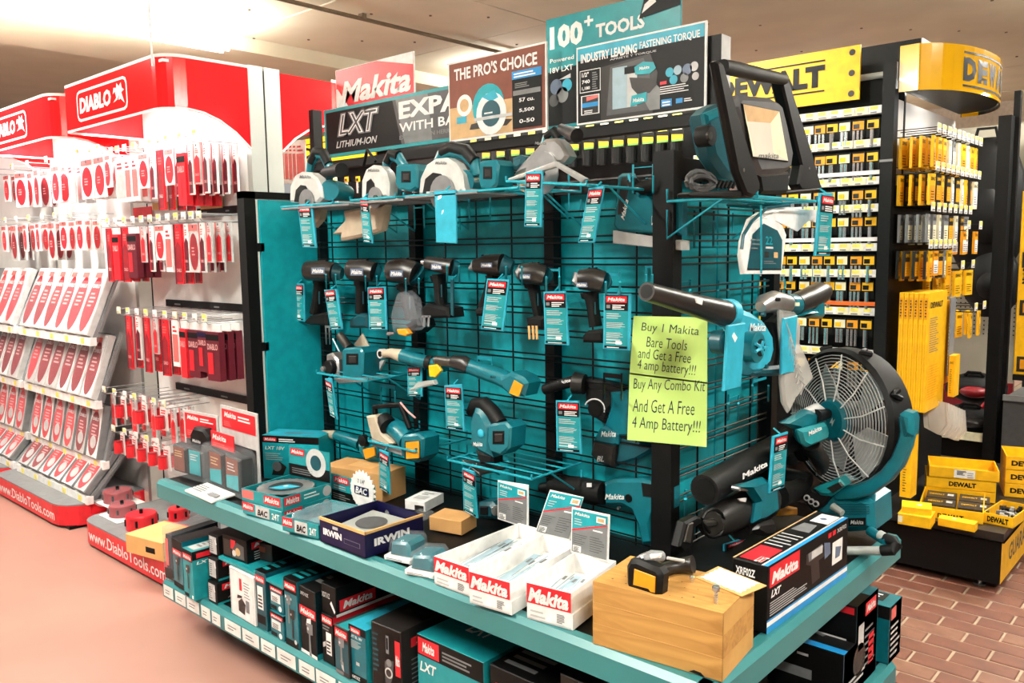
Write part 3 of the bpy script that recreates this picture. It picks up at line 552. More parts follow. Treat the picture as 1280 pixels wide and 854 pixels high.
# curved end cap header
arcp = [(-1.10, 3.5), (-1.03, 3.5)] + [(-1.06+.195*math.sin(math.radians(a)), 3.955-.455*math.cos(math.radians(a))) for a in range(10, 181, 10)] + [(-1.1, 4.41)]
b = MB(); wall_strip(b, arcp, 1.915, 2.09, 'yellow_gloss'); wall_strip(b, [(x-.004, y+.002) for x, y in reversed(arcp)], 1.915, 2.09, 'black'); ec = dp(b, 'end_cap_header', 'curved yellow end cap header', smooth=True)
b = MB()
def on_arc(txt, s0, s1, za, zb):
    segs = [0]
    for p, q in zip(arcp, arcp[1:]): segs.append(segs[-1]+math.hypot(q[0]-p[0], q[1]-p[1]))
    def at(s):
        for i in range(len(arcp)-1):
            if s <= segs[i+1] or i == len(arcp)-2: k = (s-segs[i])/(segs[i+1]-segs[i]); (ax, ay), (bx, by) = arcp[i], arcp[i+1]; nx, ny = by-ay, ax-bx; l = math.hypot(nx, ny); return ax+(bx-ax)*k+nx/l*.0015, ay+(by-ay)*k+ny/l*.0015
    n = len(txt); w = (s1-s0)/n
    for i, ch in enumerate(txt):
        v, fc = glyphs(ch, 0, .06); b.add([(*at(s0+w*i+a*w*.86), za+(zb-za)*c) for a, c in v], fc, 'black')
    for zc in (za-.022, zb+.014):
        for i in range(24): u, v2 = s0+(s1-s0)*i/24, s0+(s1-s0)*(i+1)/24; (xa, ya), (xb, yb) = at(u), at(v2); b.quad([(xa, ya, zc), (xb, yb, zc), (xb, yb, zc+.008), (xa, ya, zc+.008)], 'black')
on_arc('DEWALT', .27, .9, 1.955, 2.045); dp(b, 'lettering', sub=ec)
b = MB(); b.quad([(x-.01, y, 1.93) for x, y in arcp], 'black'); b.cyl((-1.0, 3.6, 1.945), (-1.0, 4.3, 1.945), .012, 'tube_cool', n=8); dp(b, 'header_tray', sub=ec)
b = MB(); b.box((-1.14, 3.53, .25), (-1.122, 4.40, 1.90), 'peg'); dp(b, 'end_panel')
b = MB(); b.box((-1.1215, 3.535, .25), (-1.117, 4.39, 1.56), 'black'); dp(b, 'end_kick')
b = MB(); b.box((-1.7, 3.49, .03), (-.667, 4.6, .205), 'black'); dp(b, 'end_base'); b = MB(); b.prism([(-1.7, 3.46, .205), (-.65, 3.46, .205), (-.65, 4.6, .205), (-1.7, 4.6, .205)], NZ, .0, 'charcoal'); b.box((-1.7, 3.47, .203), (-.655, 4.6, .238), 'charcoal'); dp(b, 'end_base_top')
f = Face(MB(), (-.665, 3.495, .03), (0, 1.1, 0), (0, 0, .172)); f.r(0, 0, 1, 1, 'yellow'); f.t('GUARANTEED TOUGH', .12, .3, .95, .72, 'dark_grey', 2, 0, .02); dp(f.b, 'side_fascia', 'yellow side fascia with grey lettering')
for y in (3.56, 4.4):
    b = MB(); b.cyl((-.74, y-.03, 0), (-.74, y-.03, .008), .022, 'dark_steel'); b.cyl((-.74, y-.03, .008), (-.74, y-.03, .04), .008, 'chrome', n=8); dp(b, 'levelling_foot', smooth=True)
# price strips and the packs hanging under them
strips = [(138, 166, 0), (179, 200, 0), (226, 240, 1), (260, 275, 0), (309, 324, 1), (342, 357, 0), (390, 405, 1), (443, 462, 0)]
XL = P(560, 180, Y=YY-.1).x
for r, (py, pk, top) in enumerate(strips):
    z = P(1085, py, Y=3.5).z
    b = MB(); b.box((-2.0, 3.5, z-.016), (-1.16, 3.53, z+.016), 'white'); s = dp(b, 'price_strip')
    f = Face(MB(), (-2.0, 3.499, z-.016), (.84, 0, 0), (0, 0, .032))
    for i in range(16): f.r(i/16+.004, .04, (i+1)/16-.002, .96, 'cream' if i % 3 else 'white', 1); f.r(i/16+.008, .5, (i+.7)/16, .92, 'pale_yellow', 2); f.lines(i/16+.01, .1, (i+.8)/16, .4, 1, 'grey', 2)
    dp(f.b, 'price_ticket', sub=s)
    if top:
        b = MB(); b.box((-2.0, 3.495, z+.024), (-1.16, 3.53, z+.04), 'white' if r < 6 else 'orange'); dp(b, 'shelf_edge')
def pk_sock(kind):
    b = MB(); b.box((-.026, 0, -.075), (.026, .003, 0), 'black'); f = Face(b, (-.024, -.001, -.075), (.048, 0, 0), (0, 0, .075))
    f.r(.04, .45, .96, .98, ['yellow', 'cream', 'amber'][kind], 1); f.r(.1, .5, .6, .75, ['black', 'yellow', 'charcoal'][kind], 2); f.r(.04, .9, .96, .98, 'black', 2)
    n = [1, 2, 3][kind]
    for i in range(n): b.cyl((-.008*(n-1)+.016*i, -.006, -.115+.012*(kind == 1)), (-.008*(n-1)+.016*i, -.006, -.045), .011-.002*n, 'chrome', n=8)
    return b
for k in range(3): PK[f'y{k}'] = (pk_sock(k), '')
for r, (py, pk, top) in enumerate(strips):
    z = P(1085, py, Y=3.5).z - .03; n = 13
    for i in range(n):
        x = -1.195 - i*.054 + random.uniform(-.006, .006)
        for dpt in (0,):
            hang('socket_pack', f'y{(i*5+r*3) % 3}', (x, 3.51+.03*dpt, z), f'small carded bit, {ORD[i]} from the post, under {ORD[r]} price strip', f'cards under the {ORD[r]} price strip', random.uniform(-.1, .1), 'bit pack')
# black sockets with yellow and green cards seen over the teal display
b = MB(); b.box((-3.6, 3.55, 1.60), (-1.92, 3.58, 1.68), 'black'); b.box((-3.6, 3.53, 1.672), (-1.92, 3.55, 1.68), 'dark_grey'); dp(b, 'shelf_rail')
def pk_black(kind):
    b = MB(); b.box((-.035, 0, -.05), (.035, .003, .04), 'black'); f = Face(b, (-.033, -.001, -.05), (.066, 0, 0), (0, 0, .09)); f.r(.12, .62, .88, .98, 'cream' if kind else 'pale_yellow', 1); f.p([(.05, .12), (.95, .12), (.95, .36), (.05, .42)], 'yellow', 1); f.r(.05, .05, .95, .16, 'green', 2)
    b.cyl((0, -.014, -.13), (0, -.014, -.052), .026, 'black', r2=.028, n=12); b.lathe((0, -.014, -.131), NZ, [(0, .015), (.012, .015)], 'grey', 10); return b
for k in range(2): PK[f'k{k}'] = (pk_black(k), '')
for i in range(15):
    A = P(592+i*18.2, 181-i*1.95, Y=3.5)
    for rr_ in range(2):
        hang('socket_pack', f'k{(i+rr_) % 2}', (A.x+.03*rr_, 3.5-.05*rr_, A.z+.005-.05*rr_), f'black socket on yellow-green card, {ORD[i]} from left, {"back" if not rr_ else "front"} row above tools', 'black sockets above the tools', 0, 'socket pack')
for i in range(14):
    A = P(402+i*14.2, 226-i*.4, Y=3.4)
    if 476 < 402+i*14.2 < 480: continue
    hang('socket_pack', f'y{i % 3}', (A.x, 3.42, A.z+.03), f'orange carded bit set, {ORD[i]} from the left behind the circular saws', 'bit cards behind the saws', 0, 'bit pack')
b = MB(); b.box((-5.1, 3.44, 1.78), (-2.6, 3.47, 1.795), 'black'); dp(b, 'shelf_edge')
# ---- end cap: stacks of flat packs on pegs pointing at the aisle
def pk_end(w, h, m, m2, m3='black'):
    b = MB(); b.box((-w/2, -.005, -h), (w/2, .005, 0), m); f = Face(b, (-w/2, -.0055, -h), (w, 0, 0), (0, 0, h)); f.r(.06, .1, .94, .62, m2, 1); f.t('DEWALT', .1, .78, .9, .9, m3, 2, 0, .03); f.lines(.15, .15, .85, .5, 4, m3, 2, .3); return b
PK.update({'e0': (pk_end(.05, .12, 'yellow', 'amber'), 'yellow flat pack'), 'e1': (pk_end(.045, .12, 'cream', 'white'), 'white flat pack'), 'e2': (pk_end(.05, .11, 'grey', 'cream'), 'grey blister pack'), 'e3': (pk_end(.045, .11, 'charcoal', 'amber', 'yellow'), 'dark flat pack'), 'e4': (pk_end(.08, .11, 'yellow', 'yellow'), 'yellow boxed pack'), 'e5': (pk_end(.05, .1, 'amber', 'white'), 'amber flat pack')})
rows = [(1.745, 3.54, 4.18, 10, ['e0', 'e0', 'e0', 'e1', 'e2', 'e1', 'e0', 'e1', 'e0', 'e0'], .15), (1.60, 3.54, 4.18, 10, ['e0', 'e3', 'e0', 'e3', 'e1', 'e3', 'e1', 'e0', 'e3', 'e1'], .15), (1.445, 3.54, 4.1, 8, ['e2', 'e2', 'e1', 'e2', 'e3', 'e1', 'e3', 'e2'], .14), (1.38, 4.0, 4.2, 2, ['e5', 'e5'], .16),
        (1.30, 3.53, 3.86, 6, ['e3', 'e0', 'e5', 'e3', 'e2', 'e0'], .14), (1.21, 3.93, 4.1, 2, ['e4', 'e4'], .16), (1.02, 4.1, 4.25, 2, ['e4', 'e4'], .18)]
for r, (z, ya, yb, n, codes, L) in enumerate(rows):
    for i in range(n):
        y = ya + (yb-ya)*i/max(1, n-1)
        t = thing('peg_hook', f'peg hook, {ORD[i]} from the post, {ORD[r]} row of the yellow end cap', 'hook', (-1.122, y, z), 0, 'peg hooks of the end cap')
        b = MB(); b.wire([(0, 0, 0), (L, 0, 0), (L+.012, 0, .012)], .0025, 'black', 5); b.wire([(0, 0, .028), (L+.012, 0, .028)], .002, 'black', 5); b.build('hook_wire', t)
        b = MB(); b.box((L+.012, -.022, .006), (L+.015, .022, .042), 'white'); f = Face(b, (L+.0155, -.022, .006), (0, .044, 0), (0, 0, .036)); f.r(.05, .5, .95, .95, 'pale_yellow'); f.lines(.1, .1, .9, .4, 1, 'grey'); b.build('price_tag', t, False)
        for k in range(4):
            hang('flat_pack', codes[i], (-1.10+k*(L-.03)/3.2+.01, y+random.uniform(-.008, .008), z-.004), f'{PK[codes[i]][1]}, {["innermost", "second", "third", "outermost"][k]} on {ORD[i]} peg from post, {ORD[r]} end cap row', f'packs on peg {ORD[i]} of end cap row {ORD[r]}', math.pi/2+random.uniform(-.15, .15), 'flat pack')
# tall yellow boxes beside the post
ztp, zbt = P(1140, 366, Y=3.5).z, P(1140, 515, Y=3.5).z
for i in range(6):
    xa = P(1123, 400, Y=3.5).x; w = (P(1154, 400, Y=3.5).x - xa)/5; x = xa + w*i if i < 5 else xa + w*5
    t = thing('tall_box', f'tall thin yellow box, {ORD[i]} from the black post in the row of six' , 'box', (x, 3.5, zbt), 0, 'tall yellow boxes by the post')
    b = MB(); b.prism([(0, 0, 0), (w*.95, 0, 0), (w*.95, 0, ztp-zbt), (0, 0, ztp-zbt)], NY, .26, 'yellow', .003); b.build('box_body', t, False)
    f = Face(MB(), (0, -.0005, 0), (w*.95, 0, 0), (0, 0, ztp-zbt)); f.r(.2, .78, .8, .96, 'amber'); f.lines(.3, .8, .7, .95, 6, 'charcoal', 2, .5); f.r(.44, .02, .56, .74, 'amber', 1); f.b.build('spine_print', t, False)
    if i == 5: f = Face(MB(), (w*.95+.0005, 0, 0), (0, .26, 0), (0, 0, ztp-zbt)); f.t('DEWALT', .1, .87, .75, .92, 'charcoal', 1, 0, .03); f.lines(.1, .5, .6, .8, 16, 'grey', 1, .3); f.lines(.1, .1, .7, .4, 14, 'amber', 1, .3); f.b.build('cover_print', t, False)
for nm, px0, px1, ya, yb, m, lab in (('tall_box', 1124, 1141, 545, 621, 'yellow', 'yellow upright box low behind the yoke of the fan'), ('tall_box', 1172, 1183, 376, 480, 'amber', 'amber long blade pack right of the tall yellow boxes'), ('tall_box', 1183, 1189, 372, 470, 'grey', 'grey long tube pack right of the amber long pack'), ('tall_box', 1184, 1194, 445, 496, 'yellow', 'short yellow long pack hanging under the grey tube pack')):
    Yp = 3.5 if ya > 500 else 3.75; A, B = P(px0, yb, Y=Yp), P(px1, ya, Y=Yp); t = thing(nm, lab, 'box', A)
    b = MB(); b.prism([(0, 0, 0), (B.x-A.x, 0, 0), (B.x-A.x, 0, B.z-A.z), (0, 0, B.z-A.z)], NY, .08, m, .002); b.build('box_body', t, False); f = Face(MB(), (0, -.0005, 0), (B.x-A.x, 0, 0), (0, 0, B.z-A.z)); f.t('DEWALT', .2, .8, .8, .86, 'charcoal', 1, 0, .02); f.lines(.25, .1, .6, .7, 14, 'charcoal' if m == 'yellow' else 'cream', 1, .3); f.b.build('print', t, False)
for i in range(7):
    A = P(1170+i*3.4, 500+i*1.5, Y=3.7+i*.035); b = MB(); b.prism([(0, 0, 0), (.05, 0, -.01), (.06, 0, -.10), (.03, 0, -.145), (-.02, 0, -.12), (-.03, 0, -.03)], NX, .02, 'bag', .006)
    o = b.build('bagged_part', None, True, (A.x, 3.7+i*.035, A.z)); tag(o, f'clear bagged small part, {ORD[i]} from the left below the tall yellow boxes', 'bag', 'bagged parts on the end cap')
# ---- trays on the base
Z2 = .239
def tray(lab, fl, fr, topy, dep, z=Z2, fill=True, spec=(), name='tray', open_=True): return carton(name, lab, 'box', fl, fr, topy, dep, z, 'yellow', front=spec, open_=open_)
DW = [('t', 'DEWALT', .33, .25, .72, .72, 'black', 1, 0, .05)]
lb = [('r', .36, .12, .66, .92, 'white', 1), ('lines', .4, .4, .54, .85, 5, 'black', 2, .6), ('lines', .55, .2, .64, .8, 3, 'grey', 2, .3)]
o1 = tray('open yellow tray of black packs at the front of the base', (1148, 645), (1229, 656), 631, .30, spec=[('t', 'DEWALT', .3, .1, .7, .5, 'black', 1, 0, .04)])
bl = o1
for i in range(4):
    t = thing('black_pack', f'black flat pack, {ORD[i]} from the front in the open yellow tray', 'box', Vector(o1.location)+rotz(o1.rotation_euler.z) @ Vector((.015+.12*(i % 2), .05+.11*(i//2), .006)), o1.rotation_euler.z, 'black packs in the tray'); b = MB(); b.box((0, 0, 0), (.11, .10, .035), 'charcoal'); b.build('box_body', t, False); f = Face(MB(), (0, 0, .036), (.11, 0, 0), (0, .1, 0)); f.t('DEWALT', .1, .4, .6, .6, 'yellow', 1); f.r(.7, .4, .9, .7, 'light_grey', 1); f.b.build('print', t, False)
st = []
for i, (top, bot) in enumerate(((599, 619), (586, 606), (571, 596))):
    pass
base = P(1157, 621, Z=Z2); hh = .046
for i in range(3):
    t = carton_m('tray', ['bottom yellow box of the tall stack with a white barcode label', 'middle yellow box of the tall stack with black lettering', 'top open yellow box of the tall stack with a barcode label'][i], 'box', (base.x+(.01 if i == 2 else 0), base.y, Z2+i*hh), .30, .262, .2, hh-.002, 'yellow', front=[lb, DW, lb][i], group='stacked yellow boxes', open_=(i == 2))
base2 = P(1254, 622, Z=Z2)
for i in range(3):
    carton_m('tray', f'{["bottom", "middle", "top"][i]} yellow box of the right stack at the photo edge', 'box', (base2.x, base2.y+.02, Z2+i*.06), .3, .2, .2, .058, 'yellow', front=[('t', 'DEWALT', .1, .3, .8, .7, 'black', 1, 0, .05)], group='right stacked yellow boxes', open_=(i == 2))
t2 = carton('tray', 'open yellow tray of loose silver bits at the right front of the base', 'box', (1228, 653), (1266, 661), 640, .22, Z2, 'yellow', front=[('t', 'DEWALT', .15, .2, .85, .75, 'black', 1, 0, .05)], open_=True)
b = MB()
for i in range(60): x, y = random.uniform(.01, t2['dims'][0]-.02), random.uniform(.02, .2); b.box((x, y, .01), (x+.014, y+.01, .02+random.random()*.015), random.choice(['grey', 'light_grey', 'black', 'dark_steel']), rotz(random.uniform(-.1, .1)))
o = b.build('loose_bits', None, False, t2.location); o.rotation_euler = t2.rotation_euler; tag(o, 'loose silver and black bits filling the right yellow tray', 'bits', kind='stuff')
carton('small_box', 'lower of two yellow boxes at the left front of the base', 'box', (1122, 655), (1163, 662), 641, .1, Z2, 'yellow', front=[('r', 0, .2, .15, .8, 'cream', 1)])
q = P(1124, 655, Z=Z2); carton_m('small_box', 'upper of two yellow boxes at the left front of the base', 'box', (q.x+.005, q.y+.005, Z2+.036), .28, .105, .09, .035, 'yellow', top=[('disc', .6, .5, .1, 'light_grey', 1)], open_=False)
carton('small_box', 'single flat yellow box in front of the open tray', 'box', (1172, 657), (1218, 666), 647, .05, Z2, 'yellow', top=[('disc', .4, .5, .06, 'light_grey', 1)])
# ---- far background at the right: another gondola with black bags and a long level
FG = thing('wall_rack', 'dark far gondola with perforated panel at the right edge', 'display rack', (-1, 5.3, 0)); FO = -Vector(FG.location)
def fp(b, nm, lab=None):
    o = b.build(nm, FG, False, FO)
    if lab: o['label'] = lab
b = MB(); b.box((-1.9, 5.55, .1), (-1.04, 5.57, 2.0), 'peg_grey'); fp(b, 'perforated_panel')
b = MB()
for i in range(22):
    for j in range(14): b.box((-1.5+i*.026, 5.548, .78+j*.026), (-1.492+i*.026, 5.5495, .788+j*.026), 'charcoal')
o = b.build('panel_holes', FG, False, FO); o['kind'] = 'stuff'
A = P(1255, 145, Y=5.0); b = MB(); b.box((A.x-.02, 4.98, .05), (A.x+.04, 5.08, A.z), 'black'); b.box((A.x+.03, 5.06, .05), (A.x+.06, 5.1, A.z+.13), 'black'); fp(b, 'upright')
b = MB(); b.box((-1.9, 5.02, .25), (-1.06, 5.55, .27), 'light_grey'); b.box((-1.9, 5.0, .245), (-1.06, 5.02, .29), 'cream'); fp(b, 'shelf')
b = MB(); b.box((-1.9, 5.05, .0), (-1.06, 5.1, .245), 'black'); fp(b, 'kick_board'); b = MB(); b.box((-1.9, 5.53, .27), (-1.04, 5.55, .5), 'deep_red'); fp(b, 'back_strip')
b = MB(); b.box((-.98, 5.0, .1), (.8, 5.5, .5), 'dark_grey'); b.box((-.98, 5.45, .5), (.8, 5.5, 1.95), 'charcoal'); b.box((-.98, 4.98, .49), (.8, 5.0, .52), 'grey'); fp(b, 'right_bay')
def bag(lab, px, py, sx, sz, Y, m='rubber', acc=None):
    A = P(px, py, Y=Y); t = thing('tool_bag', lab, 'bag', A); b = MB(); n = 14; rs = []
    for i in range(9):
        f_ = i/8; r_ = (math.sin(math.pi*min(.97, max(.04, f_)))**.45)
        rs.append([Vector((sx*r_*math.cos(2*math.pi*a/n)*(1+.08*math.sin(3*a+i)), .12*r_*math.sin(2*math.pi*a/n), sz*(f_-.5)*2)) for a in range(n)])
    b.rings(rs, m); b.build('bag_body', t)
    b = MB(); b.wire([(-sx*.3, -.05, sz*.9), (-sx*.2, -.06, sz*1.12), (sx*.2, -.06, sz*1.12), (sx*.3, -.05, sz*.9)], .01, 'black'); b.build('handle', t)
    b = MB(); b.ball((sx*.1, -.1, -sz*.1), (sx*.5, .05, sz*.4), m if not acc else acc, 10); b.build('pocket', t, True)
bag('large black backpack hanging on the far perforated panel', 1232, 262, .22, .40, 5.38); bag('black backpack hanging below the large one on the far panel', 1240, 352, .15, .2, 5.36)
bag('black and red tool bag on the pale far shelf, upper one', 1220, 485, .16, .085, 5.3, 'rubber', 'deep_red'); bag('black tool bag at the front of the pale far shelf', 1215, 522, .17, .075, 5.16, 'rubber', 'charcoal')
b = MB(); A = P(1225, 510, Y=5.12); b.prism([(-.02, 0, -.02), (.12, 0, -.05), (.13, 0, -.01), (.02, 0, .04)], NY, .05, 'red', .01); tag(b.build('red_pouch', None, True, A), 'small red pouch between the black bags on the far shelf', 'pouch')
A, B = P(1266, 468, Y=4.98), P(1300, 238, Y=4.98); t = thing('spirit_level', 'long yellow spirit level hanging at the right photo edge', 'level', A); h = B.z-A.z
b = MB(); b.prism([(0, 0, 0), (.1, 0, 0), (.1, 0, h), (0, 0, h)], NY, .03, 'yellow', .004); b.build('level_body', t, False)
for v in (.06, .37, .63, .9): b = MB(); b.box((.015, -.003, h*v-.04), (.085, .002, h*v+.04), 'charcoal'); b.box((.03, -.005, h*v-.025), (.07, .002, h*v+.025), 'salmon' if v > .5 else 'amber'); b.build('vial', t, False)
b = MB(); b.box((0, -.004, -.03), (.1, .03, 0), 'black'); b.build('end_cap', t); f = Face(MB(), (.02, -.001, h*.5), (0, 0, h*.1), (.04, 0, 0)); f.t('DEWALT', 0, 0, 1, 1, 'black', -1, 0, .04); f.b.build('lettering', t, False)
# ---------------------------------------------------------------- tools, racks and tags on the wire panels
class CT(Tool):      # Tool whose points are read off an enlarged detail of the photo (origin ox, oy, scale s)
    def __init__(s, name, label, cat, crop, at, plane='Y', group=None, c=None):
        s.cr = crop; px, py = s.m(*at)
        super().__init__(name, label, cat, px, py, **({'Y': PY if c is None else c} if plane == 'Y' else {'X': PX if c is None else c}), group=group)
        s.k /= crop[2]; s.off = 0; s.flat = 1
    def m(s, x, y): return s.cr[0]+x/s.cr[2], s.cr[1]+y/s.cr[2]
    def q(s, x, y, d=0): return Tool.q(s, *s.m(x, y), d*s.flat+s.off)
    def pr(s, poly, d, th, m, bev=.004): return Tool.pr(s, poly, d, th*s.flat, m, bev*min(1, s.flat*1.5))
    def ql(s, x0, y0, x1, y1, d, tilt=0):  # face over a crop rectangle (x0,y0 upper left)
        a, b_, c_ = s.q(x0, y1, d), s.q(x1, y1, d), s.q(x0, y0, d); return Face(s.b, a, b_-a, c_-a)
    def disc(s, x, y, r, d, th, m, r2=None, n=20):
        c = s.q(x, y, d); s.b.lathe(c, s.N, [(-th, r*s.k), (-.003, r*s.k), (0, (r2 or r*.9)*s.k)], m, n); return s
    def port(s, poly, rec, d, th, m='teal_tool', nm='battery_port'):
        s.pr(poly, d, th, m, .006); o = s.end(nm); x0, y0, x1, y1 = rec
        s.pr([(x0, y0), (x1, y0), (x1, y1), (x0, y1)], d+.001, .01, 'black', .003); s.pr([(x0+.2*(x1-x0), y0+.25*(y1-y0)), (x1-.2*(x1-x0), y0+.25*(y1-y0)), (x1-.2*(x1-x0), y1-.2*(y1-y0)), (x0+.2*(x1-x0), y1-.2*(y1-y0))], d+.004, .006, 'charcoal', .002); s.end('terminal_recess', o); return o
    def sticker(s, x0, y0, x1, y1, d, m='amber', nm='sticker', par=None):
        s.pr([(x0, y0), (x1, y0), (x1, y1), (x0, y1)], d+.0015, .003, m, 0); s.end(nm, par)
    def logo(s, x0, y0, x1, y1, d, m='white', par=None, txt='Makita', nm='logo'):
        f = s.ql(x0, y0, x1, y1, d); f.t(txt, 0, 0, 1, 1, m, 1, .25, .02); s.end(nm, par)
S = 4.568
cA, cB, cC, cD, cE, cF = (320, 150, S), (580, 150, S), (320, 310, S), (580, 310, S), (380, 470, S), (580, 470, S)
cI, cJ, cK, cL, cQ = (780, 320, 3.99), (840, 480, 3.99), (800, 40, S), (800, 180, S), (780, 640, 3.99)
# --- racks
def rack(label, crop, fl, fr, d=.26, n=5, rise=.0, plane='Y'):
    t = CT('wire_rack', label, 'rack', crop, fl, plane, group='teal wire racks'); r = .0035
    A, B = t.q(*fl, d), t.q(*fr, d); B.z = A.z + (B.z-A.z)*rise; back = t.N*(-d)
    t.b.wire([A+NZ*.012, A, B, B+NZ*.012], r, 'wire_teal', 6); t.end('front_bar')
    for E_ in (A, B):
        t.b.wire([E_, E_+back+t.N*.006, E_+back+t.N*.006+NZ*.03], r, 'wire_teal', 6); t.end('arm')
        t.b.wire([E_+back*.35, E_+back+t.N*.006-NZ*.09, E_+back+t.N*.006-NZ*.02], r*.8, 'wire_teal', 6); t.end('brace')
    for i in range(1, n): t.b.wire([A+back*(i/n)+NZ*.002, B+back*(i/n)+NZ*.002], r*.7, 'wire_teal', 5); t.end('cross_bar')
    return t
rack('teal wire rack under the leftmost circular saw', cA, (142, 498), (440, 500)); rack('teal wire rack under the second circular saw from the left', cA, (540, 460), (800, 455))
rack('teal wire rack under the wide white circular saw with blank blue tag', cA, (845, 438), (1500, 440), n=6); rack('teal wire rack under the tilted grey circular saw', cB, (242, 350), (700, 372), n=6, rise=1)
rack('teal wire rack holding the metal cutter in the third row', cC, (350, 715), (640, 765), .22, 4, 0); rack('teal wire rack holding the saw with yellow sticker', cE, (370, 372), (640, 452), .22, 4, 0)
rack('teal wire rack holding the jigsaw', cE, (822, 480), (1300, 560), .22, 5, 0)
rack('teal wire rack carrying the flood lamp on the end face', cL, (668, 300), (1012, 296), .24, 5, 0, 'X')
# --- U hooks holding drills
def cradle(label, crop, xs, y, d=.13, plane='Y', m='wire_teal', drop=.03):
    if 'drill from' in label: d, y, drop = .215, y-12, .035
    t = CT('tool_hook', label, 'hook', crop, (xs[0], y), plane, group='teal tool hooks')
    for x in xs:
        p = [t.q(x, y, .006)+NZ*.04, t.q(x, y, .006)]
        for i in range(7): a = i/6; p.append(t.q(x, y, .02+(d-.02)*a)-NZ*(drop*math.sin(math.pi*a)) + NZ*(.012 if i == 6 else 0))
        t.b.wire(p, .003, m, 6); t.end('hook_wire')
    t.b.box(t.q(xs[0], y, .004)+NZ*.03, t.q(xs[-1], y, .008)+NZ*.036, m); t.end('hook_plate', None, False)
    return t
for lab, cr, xs, y in (('first', cC, (400, 455), 185), ('second', cC, (625, 690), 195), ('third', cC, (855, 930), 210), ('fourth', cC, (1090, 1160), 140)): cradle(f'teal hook holding the {lab} drill from the left', cr, xs, y)
for lab, cr, xs, y in (('fifth', cD, (240, 330), 145), ('sixth', cD, (470, 545), 205), ('seventh', cD, (810, 890), 235)): cradle(f'teal hook holding the {lab} drill from the left', cr, xs, y)
cradle('teal hook holding the slim angle wrench', cC, (860, 960), 640); cradle('teal hook holding the cutter with a yellow tip', cD, (80, 160), 690, .12); cradle('dark hook holding the rotary hammer by its side handle', cD, (800, 900), 800, .14, 'Y', 'wire'); cradle('empty teal hook right of the wide circular saw', cB, (30, 150), 500, .16); cradle('empty teal hook left of the blank blue tag', cA, (905, 960), 560, .14)
cradle('teal hook carrying the hand planer beside the corner post', cB, (965, 1080), 345, .05); cradle('black hook below the first drill', cC, (400, 420), 500, .1, 'Y', 'wire_grey'); cradle('empty teal hook right of the slim small grinder', cE, (440, 520), 110, .1); cradle('empty teal hook beside the right of the seventh drill', cD, (1040, 1075), 180, .1)
for i, (xs, y) in enumerate((((240, 330), 195), ((470, 520), 195), ((590, 670), 190), ((700, 800), 180))): cradle(f'teal hook on the end face above the blower, {ORD[i]} from the corner post', cI, xs, y, .1, 'X', drop=.02)
cradle('teal hook on the end face holding the black barrel tool', cI, (520, 570), 760, .2, 'X'); cradle('teal hook on the end face behind the clear bag', cI, (640, 720), 670, .18, 'X'); cradle('teal hook on the end face under the recip saw nose', cJ, (65, 70), 600, .16, 'X'); cradle('large dark teal hook beneath the flood lamp', cL, (310, 420), 470, .12, 'X', 'teal_dark', .05)
# --- hanging information tags
def infotag(label, crop, TL, TR, BR, BL, d=.16, plane='Y', blank=None, name='info_tag'):
    t = CT(name, label, 'tag', crop, TL, plane, group='teal information tags'); a, b_, c_, dd = (t.q(*p, d) for p in (BL, BR, TR, TL))
    t.b.prism([a, b_, c_, dd], t.N, .006, blank or 'teal_light', .001); t.end('plate', None, False)
    f = Face(t.b, a, b_-a, dd-a); e = .07
    if not blank:
        f.r(e, .04, 1-e, .96, 'teal_deck', 1); f.r(e, .7, 1-e, .97, 'black', 2); f.r(e+.04, .84, 1-e-.04, .955, 'red', 3); f.t('Makita', e+.1, .865, 1-e-.1, .93, 'white', 4, .25, .03)
        f.r(e+.06, .74, e+.2, .8, 'grey', 3); f.lines(.36, .72, 1-e-.06, .82, 3, 'white', 3, .5)
        for v0, n in ((.62, 3), (.45, 5), (.27, 5), (.17, 2)): f.lines(e+.06, v0-.06, 1-e-.08, v0+.05, n, 'light_grey', 2, .4)
        f.r(.5, .1, .72, .16, 'white', 3); f.r(e, .03, 1-e, .07, 'black', 3); f.lines(e+.1, .035, 1-e-.1, .062, 1, 'white', 4); t.end('print', None, False)
    elif blank == 'teal_light':
        f.p([(.15, .82), (.35, .86), (.38, .92), (.18, .9)], 'white', 1); f.p([(.32, .54), (.42, .58), (.45, .64), (.36, .62)], 'white', 1); t.end('sticker', None, False)
    t.b.wire([(dd+c_)/2 + t.N*-.003, (dd+c_)/2+NZ*.012-t.N*.02], .0025, 'wire_teal', 5); t.end('clip')
    return t
infotag('teal tag below the leftmost circular saw', cA, (237, 485), (318, 480), (343, 730), (265, 728), .265); infotag('narrow teal tag below the second circular saw', cA, (592, 447), (632, 440), (665, 705), (612, 697), .265)
infotag('blank blue tag plate below the wide white circular saw', cA, (1018, 405), (1140, 400), (1143, 705), (1028, 700), .27, blank='teal_light'); infotag('teal tag below the tilted grey circular saw', cB, (350, 300), (447, 290), (440, 612), (343, 610), .265)
infotag('tilted teal tag left of the hand planer', cB, (710, 390), (800, 375), (742, 700), (650, 702), .24); infotag('teal tag left of the first drill at the side panel', cC, (197, 205), (272, 202), (278, 420), (200, 415), .1)
infotag('slanted teal tag between the first and second drill', cC, (388, 240), (460, 235), (492, 465), (425, 470), .2); infotag('teal tag between the second and third drill', cC, (635, 225), (737, 220), (747, 468), (645, 468), .18)
infotag('dark tag seen edge-on right of the fourth drill', cC, (1108, 180), (1125, 180), (1125, 390), (1110, 382), .14, blank='teal_dark'); infotag('leaning teal tag over the fifth drill', cD, (130, 175), (258, 180), (222, 477), (95, 462), .2)
